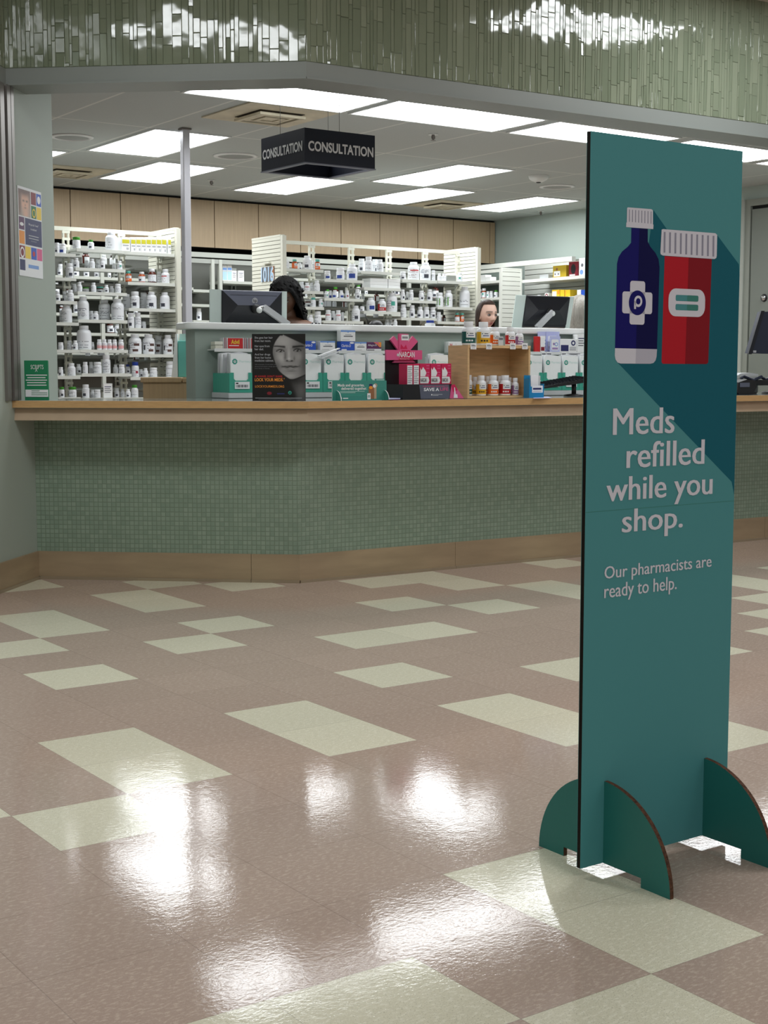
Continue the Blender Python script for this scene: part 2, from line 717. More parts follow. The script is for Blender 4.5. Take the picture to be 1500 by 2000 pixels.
def m_label(name, blocks=(), ink=(60, 62, 78), base=(236, 239, 244), dens=.5, rows=11):
    """printed bottle label: rows of broken ink and colour blocks (u0,u1,v0,v1,rgb)"""
    m = mat(name, base, 0.4)
    g = NG(m)
    vec, x, y = g.uvs()
    oi = g.node('ShaderNodeObjectInfo')
    rw = g.math('FLOOR', g.math('MULTIPLY', y, rows))
    fr = g.math('FRACT', g.math('MULTIPLY', y, rows))
    wn = g.node('ShaderNodeTexWhiteNoise', noise_dimensions='3D')
    cv = g.node('ShaderNodeCombineXYZ')
    g.put(cv.inputs[0], g.math('FLOOR', g.math('MULTIPLY', x, 34)))
    g.put(cv.inputs[1], rw)
    g.put(cv.inputs[2], oi.outputs['Random'])
    g.put(wn.inputs['Vector'], cv.outputs[0])
    wn2 = g.node('ShaderNodeTexWhiteNoise', noise_dimensions='2D')
    cv2 = g.node('ShaderNodeCombineXYZ')
    g.put(cv2.inputs[0], rw)
    g.put(cv2.inputs[1], oi.outputs['Random'])
    g.put(wn2.inputs['Vector'], cv2.outputs[0])
    on = g.math('MULTIPLY', g.math('LESS_THAN', fr, .5), g.math('GREATER_THAN', wn.outputs[0], .3))
    on = g.math('MULTIPLY', on, g.math('LESS_THAN', wn2.outputs[0], dens))
    inx = g.math('MULTIPLY', g.math('GREATER_THAN', x, .27), g.math('LESS_THAN', x, g.math('MULTIPLY_ADD', wn2.outputs[0], .3, .5)))
    c = g.mix(g.math('MULTIPLY', g.math('MULTIPLY', on, inx), .8), rgb(*base), rgb(*ink))
    for u0, u1, v0, v1, col in blocks:
        q = g.math('MULTIPLY', g.math('MULTIPLY', g.math('GREATER_THAN', x, u0), g.math('LESS_THAN', x, u1)),
                   g.math('MULTIPLY', g.math('GREATER_THAN', y, v0), g.math('LESS_THAN', y, v1)))
        c = g.mix(q, c, rgb(*col))
    g.color(c)


m_label('label_plain')
m_label('label_dark', ((.42, .58, .12, .5, (60, 62, 74)),), dens=.4)
m_label('label_blue', ((.38, .62, .1, .62, (38, 66, 150)),), dens=.3)
m_label('label_red', ((.45, .6, .3, .72, (196, 50, 60)),), dens=.5)
m_label('label_redtop', ((.35, .65, .78, .9, (196, 60, 64)),), dens=.55, ink=(140, 100, 90))
m_label('label_green', ((.36, .42, .05, .95, (110, 160, 90)), (.5, .56, .05, .95, (110, 160, 90))), dens=.5)
m_label('label_teal', ((.5, .64, .45, .85, (70, 168, 150)),), dens=.5)
m_label('label_pink', ((0, 1, .12, .62, (232, 176, 178)),), dens=.6, ink=(170, 80, 90))
m_label('label_orange', ((.0, 1, .75, .95, (230, 140, 80)),), dens=.5)
m_label('label_swoosh', ((.30, .36, .25, .7, (50, 48, 50)), (.46, .62, .1, .32, (86, 60, 56)), (.5, .66, .62, .85, (86, 60, 56))), dens=.35)
m_label('label_maroon', ((.46, .6, .3, .6, (150, 40, 60)),), dens=.4)
for nm, c in (('darkgreen', (12, 84, 78)), ('yellow', (222, 172, 34)), ('orange', (226, 104, 34)), ('red', (176, 26, 34)), ('lilac', (150, 122, 172))):
    dots = tuple((.40 + .075 * i, .455 + .075 * i, .16, .30, (232, 232, 234) if nm not in ('yellow',) else (40, 36, 30)) for i in range(3))
    m_label('label_' + nm, ((.41, .78, .48, 1.1, (234, 237, 238)), (.43, .46, .80, .88, (60, 110, 80)), (.5, .62, .80, .87, (70, 72, 80)),
                            (.46, .64, .62, .70, (70, 80, 130))) + dots, dens=0.0, base=c)
# ------------------------------------------------------------------ setting
A_L, A_R = math.radians(-6.23), math.radians(33.0)
DL, DR = Vector((math.cos(A_L), math.sin(A_L), 0)), Vector((math.cos(A_R), math.sin(A_R), 0))
NL, NR = Vector((DL.y, -DL.x, 0)), Vector((DR.y, -DR.x, 0))        # toward the shop
BC = Vector((-.429, 7.071, 0))
WALL_P, WALL_D = Vector((-1.863, 6.756, 0)), Vector((0.071, 0.464, 0)).normalized()
WALL_N = Vector((WALL_D.y, -WALL_D.x, 0))                            # out of the left wall, to the right


def corner(d):
    return BC + (NL + NR) * (d / (1 + NL.dot(NR)))


def left_end(d):
    """where the left run offset by d meets the left wall"""
    c = corner(d)
    k = (WALL_P - c).dot(WALL_N) / DL.dot(WALL_N)
    return c + DL * k


def right_end(d, t=5.6):
    return corner(d) + DR * t


CEIL_Z, STORE_Z = 2.70, 3.22
TOP_Z = 0.922

# floor of vinyl tiles, turned against the camera
FA = 0.6143560723181659
TS, OX, OY = 0.3048, 4.842913959454659, -10.571315408549161
CREAM = {(0, -2), (0, -1), (-1, 0), (-2, -1), (1, 3), (1, 4), (-1, 4), (-2, 4), (0, 5), (4, -10), (4, -9), (2, -9), (2, -8), (1, -7), (1, -5),
         (4, -7), (3, -6), (4, -3), (2, -2), (2, -1), (4, -1), (4, 0), (5, -5), (6, -5), (7, -7), (8, -6), (6, -2), (7, -2), (8, -2),
         (5, -11), (6, -10), (3, -12), (8, -9), (9, -8), (9, -9), (10, -7), (10, -6), (12, -9), (12, -4), (11, -3), (10, -2),
         (13, -6), (13, -5), (15, -6), (5, 1), (15, -3), (7, 3), (3, 7), (-4, 2), (-5, -3), (-3, 6), (9, 5), (-1, -12), (0, -14)}
mb = MB()
cs, sn = math.cos(FA), math.sin(FA)
for iu in range(-16, 34):
    for iv in range(-40, 26):
        q = []
        for a, b in ((0, 0), (0, 1), (1, 1), (1, 0)):
            P, Q = (iu + a + OX) * TS, (iv + b + OY) * TS
            q.append((cs * P + sn * Q, sn * P - cs * Q, 0))
        mb.add(q, [(0, 1, 2, 3)], 'tile_cream' if (iu, iv) in CREAM else 'tile_brown', uv=[(iu, iv), (iu, iv + 1), (iu + 1, iv + 1), (iu + 1, iv)])
struct(mb.build('floor'))

# left wall: painted, its end is the jamb of the opening
a0, a1 = WALL_P - WALL_D * 5.5, WALL_P + WALL_D * .80
th = -WALL_N * .16
mb = MB()
mb.prism([a0, a1, a1 + th, a0 + th], 0, CEIL_Z + .5, 'wall_paint')
wl = struct(mb.build('wall_left'))
mb = MB()
e0, e1 = WALL_P - WALL_D * 5.5, left_end(0.012)
o = WALL_N * .012
mb.prism([e0, e1, e1 + o, e0 + o], 0.014, .144, 'base_brown')
mb.prism([e0, e1, e1 + o * 1.7, e0 + o * 1.7], 0, .014, 'base_strip')
struct(mb.build('baseboard_left'))

# low wall of the counter with mosaic
mb = MB()
for d, a, b, nn in ((DL, left_end(0), corner(0), NL), (DR, corner(0), right_end(0), NR)):
    ln = (b - a).length
    v = [a + Vector((0, 0, .144)), b + Vector((0, 0, .144)), b + Vector((0, 0, .86)), a + Vector((0, 0, .86))]
    off = 3.37 if d is DR else 3.37 - ln
    mb.add(v, [(0, 1, 2, 3)], 'mosaic', uv=[(off, .144), (off + ln, .144), (off + ln, .86), (off, .86)])
    mb.prism([a - nn * .01, b - nn * .01, b - nn * .12, a - nn * .12], 0, .88, 'wall_paint')
struct(mb.build('wall_counter_front'))
mb = MB()


def along_px(px, d, left):
    c, dd = corner(d), (DL if left else DR)
    pl = Plane(c, A_L if left else A_R)
    return pl.pt(px, 1130)


def base_run(a, b, nn):
    mb.prism([a, b, b - nn * .012, a - nn * .012], .014, .144, 'base_brown')
    e = nn * .01
    mb.prism([a + e, b + e, b - nn * .012, a - nn * .012], 0, .014, 'base_strip')


D0 = .012
s1 = along_px(491, D0, True); s1.z = 0
base_run(left_end(D0), s1 - DL * .001, NL)
base_run(s1 + DL * .001, corner(D0), NL)
s2 = along_px(889, D0, False); s2.z = 0
s3 = along_px(1491, D0, False); s3.z = 0
base_run(corner(D0), s2 - DR * .001, NR)
base_run(s2 + DR * .001, s3 - DR * .001, NR)
base_run(s3 + DR * .001, right_end(D0), NR)
struct(mb.build('baseboard_front'))

# header over the opening: body, metal trim, glass tile cladding
HB = 2.447
OUT = .25
mb = MB()
mb.prism([left_end(OUT), corner(OUT), corner(0), left_end(0)], HB, STORE_Z + .1, 'grey_trim')
mb.prism([corner(OUT), right_end(OUT), right_end(0), corner(0)], HB, STORE_Z + .1, 'grey_trim')
hd = struct(mb.build('wall_header'))
mb = MB()
for a, b, nn in ((left_end(OUT + .004), corner(OUT + .004), NL), (corner(OUT + .004), right_end(OUT + .004), NR)):
    mb.prism([a, b, b - nn * .004, a - nn * .004], HB - .003, HB + .073, 'grey_trim')
    mb.prism([a + nn * .006, b + nn * .006, b, a], HB - .006, HB + .003, 'grey_trim')
mb.build('trim_band', hd)


def tile_run(mb, a, b, nn, z0, z1, rnd):
    d = (b - a).normalized()
    ln = (b - a).length
    mb.prism([a + nn * .001, b + nn * .001, b - nn * .004, a - nn * .004], z0, z1, 'tile_grout')
    x = .001
    while x < ln - .004:
        w = min(rnd.choice((.014, .019, .022, .022, .034, .046)), ln - x)
        z = z0 - rnd.random() * .25
        while z < z1:
            h = rnd.choice((.07, .10, .15, .2, .28, .35))
            za, zb = max(z, z0) + .0008, min(z + h, z1) - .0008
            if zb - za > .006 and w > .006:
                e = .0022
                tx, tz = rnd.gauss(0, .010) * w, rnd.gauss(0, .007) * min(.12, zb - za)
                P = lambda s, y, zz: a + d * s + nn * y + Vector((0, 0, zz))
                lo = [P(x + .0006, .002, za), P(x + w - .0006, .002, za), P(x + w - .0006, .002, zb), P(x + .0006, .002, zb)]
                t = .0042
                hi = [P(x + e, t - tx - tz, za + e), P(x + w - e, t + tx - tz, za + e), P(x + w - e, t + tx + tz, zb - e), P(x + e, t - tx + tz, zb - e)]
                mb.add(lo + hi, [(4, 5, 6, 7), (0, 1, 5, 4), (1, 2, 6, 5), (2, 3, 7, 6), (3, 0, 4, 7)], 'glass_tile')
            z += h
        x += w


rnd = random.Random(11)
mb = MB()
TZ = HB + .075
tile_run(mb, left_end(OUT), corner(OUT), NL, TZ, STORE_Z + .05, rnd)
mb.build('tile_cladding', hd)
mb = MB()
tile_run(mb, corner(OUT), right_end(OUT), NR, TZ, STORE_Z + .05, rnd)
mb.build('tile_cladding', hd)
mb = MB()
le = left_end(OUT)
tile_run(mb, le - WALL_D * 1.6, le, WALL_N, TZ, STORE_Z + .05, rnd)
mb.build('tile_cladding', wl)
mb = MB()
mb.prism([le - WALL_D * 2.5, le, le + WALL_N * .005, le - WALL_D * 2.5 + WALL_N * .005], HB - .003, HB + .073, 'grey_trim')
mb.build('trim_band', wl)

# roll-down shutter track on the jamb
mb = MB()
t0 = left_end(OUT)
for k, (s0, s1_, h) in enumerate(((-.10, -.055, .016), (-.055, -.03, .006), (-.03, .01, .02), (.01, .03, .006), (.03, .062, .014))):
    p, q = t0 + WALL_D * s0, t0 + WALL_D * s1_
    mb.prism([p, q, q + WALL_N * h, p + WALL_N * h], TOP_Z + .002, HB - .004, 'track_metal')
struct(mb.build('trim_1'))

# pharmacy ceiling (grid turned with the room)
mb = MB()
U_R, W_B = 10.0, 12.05
cpts = [left_end(0.02) - WALL_N * 1.2, left_end(0.02), corner(0.02), right_end(0.02, 6.2)]
cpts += [uw(U_R + .1, cpts[-1].dot(W)), uw(U_R + .1, W_B + .6), uw(2.0, W_B + .6), uw(2.0, cpts[0].dot(W))]
v = [Vector((p.x, p.y, CEIL_Z)) for p in cpts]
uvs = [((p.dot(U) - 4.29) / .651, (p.dot(W) - 7.61) / 1.222 + .0) for p in cpts]
v2 = [p + Vector((0, 0, .03)) for p in v]
mb.add(v, [list(range(len(v)))[::-1]], 'ceiling_tile', uv=uvs)
mb.add(v2, [list(range(len(v)))], 'ceiling_tile', uv=uvs)
struct(mb.build('ceiling'))

# shop ceiling in front of the header
mb = MB()
mb.prism([left_end(OUT) - WALL_D * 11, left_end(OUT) + Vector((0, .0, 0)), corner(OUT), right_end(OUT), right_end(OUT) + Vector((3, -2, 0)), Vector((8, -4.5, 0))], STORE_Z, STORE_Z + .06, 'ceiling_beige')
struct(mb.build('ceiling_1'))

# back wall with flush wood panels under the ceiling
pw = plane_w(W_B)
WZ = pw.pt(700, 499).z
mb = MB()
mb.prism([uw(2, W_B + .5), uw(U_R + .1, W_B + .5), uw(U_R + .1, W_B + .6), uw(2, W_B + .6)], 0, CEIL_Z, 'room_paint')
wb = struct(mb.build('wall_back'))
mb = MB()
mb.prism([uw(2, W_B + .025), uw(U_R - .01, W_B + .025), uw(U_R - .01, W_B + .5), uw(2, W_B + .5)], WZ, CEIL_Z - .004, 'black_gap')
mb.prism([uw(2, W_B + .28), uw(U_R - .01, W_B + .28), uw(U_R - .01, W_B + .5), uw(2, W_B + .5)], WZ - .16, WZ, 'recess')
struct(mb.build('wall_back_soffit'))
seams = [60, 138, 236, 330, 419, 505, 587, 666, 742, 816, 885.5, 957]
us = [pw.pt(x, 440).dot(U) for x in seams]
us = [us[0] - .5] + us + [U_R - .012]
for i in range(len(us) - 1):
    mb = MB()
    mb.box((us[i] + .004, 0, WZ - .004), (us[i + 1] - .004, .022, CEIL_Z - .022), 'wood_panel', M=Matrix.Translation(W * W_B) @ Matrix.Rotation(RA, 4, 'Z'))
    struct(mb.build('wall_back_panel'))

# right wall and its door
mb = MB()
w0 = right_end(0.0).dot(W) - 1.2
mb.prism([uw(U_R, 5.0), uw(U_R, W_B + .6), uw(U_R + .12, W_B + .6), uw(U_R + .12, 5.0)], 0, CEIL_Z, 'room_paint')
struct(mb.build('wall_right'))
prw = Plane(U * U_R, RA - PI / 2)                   # runs toward the viewer
q0, q1 = prw.pt(1449, 560), prw.pt(1467, 560)
MR = Matrix.Translation(U * U_R) @ Matrix.Rotation(RA - PI / 2, 4, 'Z')      # local x toward viewer, y into the wall
x0, x1 = (q0 - U * U_R).dot(-W), (q1 - U * U_R).dot(-W)
DZ = prw.pt(1480, 402).z
mb = MB()
fw = x1 - x0
mb.box((x0, -.05, 0), (x0 + fw * .45, .0, DZ + .06), 'frame_paint', M=MR)
mb.box((x0 + fw * .45, -.035, 0), (x1, .0, DZ + .06), 'door_frame', M=MR)
mb.box((x1, -.035, DZ), (x1 + 1.0, 0, DZ + .06), 'door_frame', M=MR)
mb.box((x1 + .95, -.035, 0), (x1 + 1.0, 0, DZ), 'door_frame', M=MR)
mb.box((x1 + .0, -.006, 0), (x1 + .95, 0, DZ), 'black_gap', M=MR)
struct(mb.build('trim_2'))
mb = MB()
mb.box((x1 + .016, -.03, .01), (x1 + .94, -.008, DZ - .03), 'door_grey', M=MR)
dr = struct(mb.build('door_1'))
kx, kz = (prw.pt(1497, 582) - U * U_R).dot(-W), prw.pt(1497, 582).z
mb = MB()
K = MR @ Matrix.Translation((kx, -.03, kz)) @ Matrix.Rotation(PI / 2, 4, 'X')
mb.lathe([(.034, 0), (.034, .006), (.030, .012)], 'black_plastic', M=K)
mb.lathe([(.024, .012), (.022, .02), (.008, .024)], 'chrome', M=K)
mb.build('door_lock', dr)
# ------------------------------------------------------------------ ceiling fixtures
def troffer(name, label, group, u0, u1, w0, w1, z, dm):
    t = thing(name, label, 'ceiling light', uw((u0 + u1) / 2, (w0 + w1) / 2, z), RA, group)
    a, b = (u1 - u0) / 2, (w1 - w0) / 2
    mb = MB()
    e = .016
    for p, q in (((-a, -b), (a, -b + e)), ((-a, b - e), (a, b)), ((-a, -b + e), (-a + e, b - e)), ((a - e, -b + e), (a, b - e))):
        mb.box((p[0], p[1], -.008), (q[0], q[1], .0), 'light_frame')
    mb.build('frame', t)
    mb = MB()
    long_u = a > b
    uv = [(-a, -b), (a, -b), (a, b), (-a, b)]
    f = (lambda p: (p[0] / (2 * a) + .5, p[1] / (2 * b) + .5)) if long_u else (lambda p: (p[1] / (2 * b) + .5, p[0] / (2 * a) + .5))
    mb.add([(x * .97, y * .97, -.005) for x, y in uv], [(3, 2, 1, 0)], dm, uv=[f(p) for p in uv])
    mb.build('diffuser', t)
    return t


S = .976
ROOM_LIGHTS = [
    (3.995, 5.15, 7.2, 7.79, 'along the header above the consultation sign'), (5.205, 6.42, 7.2, 7.79, 'along the header, second from the left'),
    (6.52, 7.7, 7.2, 7.76, 'along the header behind the teal standing sign'), (7.83, 9.0, 7.2, 7.74, 'along the header right of the teal sign'),
    (9.1, 10.2, 7.2, 7.74, 'along the header beside the right wall'),
    (4.43, 5.04, 9.03, 10.2, 'crossed by the steel post, nearer of the two'), (5.14, 5.76, 10.41, 11.6, 'crossed by the steel post, farther of the two'),
    (6.485, 7.09, 10.47, 11.64, 'low behind the consultation sign'), (7.19, 7.79, 9.14, 10.41, 'right of the consultation sign, nearest there'),
    (7.84, 8.44, 10.45, 11.66, 'above the stained vent by the wood panels'), (9.12, 9.69, 10.38, 11.6, 'nearest the corner of wood panels and green wall'),
    (3.75, 4.36, 10.36, 11.55, 'cut off by the left jamb')]
for u0, u1, w0, w1, tx in ROOM_LIGHTS:
    troffer('ceiling_light', 'bright fluorescent ceiling panel ' + tx, 'pharmacy ceiling lights', u0 * S, u1 * S, w0 * S, w1 * S, CEIL_Z - .001, 'diffuser_room')
for x, y, r in ((2.35, 7.38, 1), (-1.55, 4.48, 0), (1.2, 4.4, 1), (3.8, 4.6, 1), (-1.2, 1.2, 0), (1.4, 1.2, 1), (4.0, 1.2, 1), (-1.2, -2.2, 0), (1.4, -2.2, 1), (4.0, -2.2, 1)):
    p = Vector((x, y, 0))
    a, b = (.6, .3) if r else (.3, .6)
    troffer('ceiling_light', 'fluorescent panel in the shop ceiling before the header', 'shop ceiling lights', p.dot(U) - a, p.dot(U) + a, p.dot(W) - b, p.dot(W) + b, STORE_Z - .001, 'diffuser_store' if y > 3 else 'diffuser_aisle')


def vent(u, w, s, tx):
    t = thing('ceiling_vent', 'stained beige square air vent ' + tx, 'vent', uw(u * S, w * S, CEIL_Z - .001), RA, 'ceiling vents')
    mb = MB()
    mb.box((-s, -s, -.008), (s, s, 0), 'vent_stained')
    mb.build('mounting_plate', t)
    mb = MB()
    k = s * .52
    for i in range(3):
        r = k * (1 - .27 * i)
        z = -.012 - .009 * (i == 0) - .004 * i
        for p, q in (((-r, -r), (r, -r + .028)), ((-r, r - .028), (r, r)), ((-r, -r + .028), (-r + .028, r - .028)), ((r - .028, -r + .028), (r, r - .028))):
            mb.box((p[0], p[1], z - .016), (q[0], q[1], z), 'vent_stained')
    mb.box((-k * .28, -k * .28, -.03), (k * .28, k * .28, -.02), 'vent_stained')
    mb.build('louvre', t)
    mb = MB()
    mb.box((-k * .98, -k * .98, -.0105), (k * .98, k * .98, -.008), 'vent_dark')
    mb.build('throat', t)


vent(4.82, 8.13, .32, 'nearest the header, behind the sign wires')
vent(4.77, 11.38, .30, 'at the left over the wood panels')
vent(8.80, 11.42, .28, 'over the right end of the wood panels')


def speaker(u, w, r, tx):
    t = thing('ceiling_speaker', 'round flush ceiling speaker ' + tx, 'speaker', uw(u * S, w * S, CEIL_Z - .001), RA, 'ceiling speakers')
    mb = MB()
    mb.lathe([(r, 0), (r, -.006), (r * .82, -.012), (r * .8, -.004)][::-1], 'ceiling_tile' if False else 'light_frame', n=36)
    mb.build('rim', t)
    mb = MB()
    mb.lathe([(r * .8, -.004), (r * .4, -.010), (0.0001, -.012)][::-1], 'grey_speaker', n=36)
    mb.build('grille', t)


speaker(4.111, 9.71, .15, 'near the left jamb')
speaker(5.51, 9.82, .17, 'left of the consultation sign')
speaker(8.80, 9.745, .16, 'beyond the smoke detector')


def sprinkler(u, w, tx):
    t = thing('fire_sprinkler', 'small chrome fire sprinkler ' + tx, 'sprinkler', uw(u * S, w * S, CEIL_Z - .001), RA, 'fire sprinklers')
    mb = MB()
    mb.lathe([(.035, -.004), (.035, 0)], 'light_frame')
    mb.build('escutcheon', t)
    mb = MB()
    mb.lathe([(.004, -.038), (.008, -.034), (.011, -.004)], 'track_metal', n=12)
    mb.tube([(-.012, 0, -.012), (-.014, 0, -.026), (0, 0, -.040)], .003, 'track_metal', 6)
    mb.tube([(.012, 0, -.012), (.014, 0, -.026), (0, 0, -.040)], .003, 'track_metal', 6)
    mb.lathe([(.018, -.043), (.018, -.041)], 'track_metal', n=14)
    mb.build('head', t)


sprinkler(6.163, 8.131, 'between the near light panels')
sprinkler(6.034, 11.189, 'left of the light behind the sign')
sprinkler(10.0, 11.319, 'close to the right wall')
sprinkler(9.175, 8.015, 'right of the teal standing sign')
t = thing('smoke_detector', 'white domed smoke detector on the ceiling left of the teal sign', 'smoke detector', uw(8.192 * S, 9.307 * S, CEIL_Z - .001), RA)
mb = MB()
mb.lathe([(.0001, -.055), (.03, -.053), (.07, -.035), (.082, -.018), (.085, 0)], 'plastic_white', n=30)
mb.build('housing', t)
mb = MB()
mb.lathe([(.0001, -.062), (.018, -.060), (.022, -.052)], 'black_plastic', n=16)
mb.build('sensor', t)

# steel post from ceiling to floor
t = thing('steel_post', 'pale square steel post from ceiling down behind the white counter end', 'post', uw(4.612 * S, 8.93 * S, 0), RA)
mb = MB()
mb.box((-.026, -.026, 0), (.026, .026, CEIL_Z), 'steel_post', bev=.004)
mb.build('shaft', t)
mb = MB()
mb.box((-.034, -.034, CEIL_Z - .012), (.034, .034, CEIL_Z - .002), 'track_metal')
mb.box((-.034, -.034, 0), (.034, .034, .01), 'track_metal')
mb.build('collar', t)

# hanging consultation sign
L = .46
fc = ray(595, 285); k = 7.72 / fc.y
pc = fc * k
zt = CAM_H + ray(595, 249).z * (7.72 / ray(595, 249).y)
zb = CAM_H + ray(595, 318.5).z * (7.72 / ray(595, 318.5).y)
t = thing('hanging_sign', 'dark hollow box sign reading CONSULTATION, hung on wires from the ceiling', 'sign', (pc.x, pc.y, zb), RA)
hh = zt - zb
th_ = .014
mb = MB()
mb.box((0, 0, .004), (L, th_, hh), 'sign_navy'); mb.box((0, L - th_, .004), (L, L, hh), 'sign_navy')
mb.box((0, th_, .004), (th_, L - th_, hh), 'sign_navy'); mb.box((L - th_, th_, .004), (L, L - th_, hh), 'sign_navy')
mb.build('panel', t)
mb = MB()
e = .004
mb.box((-e, -e, 0), (L + e, .026, .006), 'sign_edge'); mb.box((-e, L - .026, 0), (L + e, L + e, .006), 'sign_edge')
mb.box((-e, .026, 0), (.026, L - .026, .006), 'sign_edge'); mb.box((L - .026, .026, 0), (L + e, L - .026, .006), 'sign_edge')
mb.build('bottom_rim', t)
mb = MB()
mb.text('CONSULTATION', 'sign_letter', .002, box=(.022, hh * .36, L - .012, hh * .65), bold=.03)
mb.build('lettering', t)
mb = MB()
mb.text('CONSULTATION', 'sign_letter', .002, M=Matrix.Translation((0, L, 0)) @ Matrix.Rotation(-PI / 2, 4, 'Z'), box=(.018, hh * .36, L - .022, hh * .65), bold=.03)
mb.build('lettering', t)
for x, y in ((.02, L * .62), (L * .5, .01), (L * .62, L * .45)):
    mb = MB()
    mb.tube([(x, y, hh - .02), (x, y, CEIL_Z - zb)], .0015, 'wire', 6)
    mb.build('wire', t)
# ------------------------------------------------------------------ counters
def line_x(p, d, q, e):
    """plan intersection of p + t d with q + s e"""
    n = Vector((-e.y, e.x, 0))
    return p + d * ((q - p).dot(n) / d.dot(n))


IA = math.radians(28.0)
P_IN = Plane((-1.028, 7.72), IA)                     # face of the raised counter behind
t = thing('service_counter', 'long angled service counter with tan wood edge above green mosaic', 'counter')
back_l, back_r = left_end(-.42), line_x(corner(-.42), DL, P_IN.p, P_IN.d)
far = line_x(right_end(OUT), NR, P_IN.p, P_IN.d)
plan = [left_end(OUT), corner(OUT), right_end(OUT), far, P_IN.p + P_IN.d * -.1 , back_r - DL * .12, back_l]
mb = MB()
ins = [p + Vector((0, 0, 0)) for p in plan]
ins[0], ins[1], ins[2] = left_end(OUT - .004), corner(OUT - .004), right_end(OUT - .004)
mb.prism(ins, .886, TOP_Z, 'laminate_top')
mb.build('worktop', t)
mb = MB()
for a, b, c_, d_ in ((left_end(OUT + .018), corner(OUT + .018), corner(OUT), left_end(OUT)), (corner(OUT + .018), right_end(OUT + .018), right_end(OUT), corner(OUT))):
    mb.prism([a, b, c_, d_], .889, TOP_Z + .001, 'edge_wood')
mb.build('front_edge', t)
mb = MB()
for k, (a, b, nn) in enumerate(((left_end(.235), corner(.235), NL), (corner(.235), right_end(.235), NR))):
    a2, b2 = (left_end(.247), corner(.247)) if k == 0 else (corner(.247), right_end(.247))
    a3, b3 = (left_end(.0), corner(.0)) if k == 0 else (corner(.0), right_end(.0))
    z0, z1 = Vector((0, 0, .826)), Vector((0, 0, .886))
    mb.add([a2 + z0, b2 + z0, b + z1, a + z1, a3 + z0, b3 + z0, a3 + z1, b3 + z1],
           [(0, 1, 2, 3), (4, 5, 1, 0), (3, 2, 7, 6), (5, 4, 6, 7)], 'apron_brown')
mb.build('apron', t)

# raised white-topped counter at the back
INR = Matrix.Translation(P_IN.p) @ Matrix.Rotation(IA, 4, 'Z')
s_end = P_IN.s(1290, 640)[0]
s_post = P_IN.s(365, 700)[0]
IZ = P_IN.pt(400, 629.6).z
t = thing('privacy_counter', 'raised grey green counter with thick white rounded top', 'counter', P_IN.p, IA)
mb = MB()
mb.box((0, .004, .0), (s_end, .15, IZ - .037), 'panel_green')
mb.build('pony_wall', t)
PRIVACY = t
mb = MB()
pts = []
for cx, cy, a in ((.0, .02, PI), (s_end, -.015, -PI / 2), (s_end, .165, 0), (.0, .14, PI / 2)):
    r = .055 if cx < 1 else .02
    for i in range(6):
        q = a + PI / 2 * i / 5
        pts.append((cx + r * math.cos(q), cy + r * math.sin(q)))
n = len(pts)
v, f = [], []
h = .038
rings = 9
for k in range(rings):
    q = -PI / 2 + PI * k / (rings - 1)
    sq = lambda x: math.copysign(abs(x) ** .45, x)
    ins_ = h / 2 * (1 - sq(max(0, math.cos(q))))
    for i, p in enumerate(pts):
        a, b = Vector(pts[i - 1]), Vector(pts[(i + 1) % n])
        tt = (b - a).normalized()
        nn = Vector((tt.y, -tt.x))
        v.append((p[0] - nn.x * ins_, p[1] - nn.y * ins_, IZ - h / 2 + h / 2 * sq(math.sin(q))))
for k in range(rings - 1):
    for i in range(n):
        j = (i + 1) % n
        f.append((k * n + i, k * n + j, (k + 1) * n + j, (k + 1) * n + i))
f += [list(range(n))[::-1], list(range((rings - 1) * n, rings * n))]
mb.add(v, f, 'bullnose', True)
mb.build('counter_cap', t)


# ------------------------------------------------------------------ bottles
def lathe_mesh(name, prof, m, n=18, uvlab=False, a0=0, a1=2 * PI):
    mb = MB()
    if not uvlab:
        mb.lathe(prof, m, n)
    else:
        v, f, uv = [], [], []
        for i, (r, z) in enumerate(prof):
            for k in range(n + 1):
                a = a0 + (a1 - a0) * k / n
                v.append((r * math.cos(a), r * math.sin(a), z))
                uv.append((k / n, i / (len(prof) - 1)))
        for i in range(len(prof) - 1):
            for k in range(n):
                f.append((i * (n + 1) + k, i * (n + 1) + k + 1, (i + 1) * (n + 1) + k + 1, (i + 1) * (n + 1) + k))
        mb.add(v, f, m, True, uv=uv)
    o = mb.build(name)
    me = o.data
    bpy.data.objects.remove(o)
    return me


def round_step(pts):
    """doubles rings at hard corners so smooth shading keeps the edge"""
    out = []
    for i, (r, z) in enumerate(pts):
        out.append((r, z))
    return out


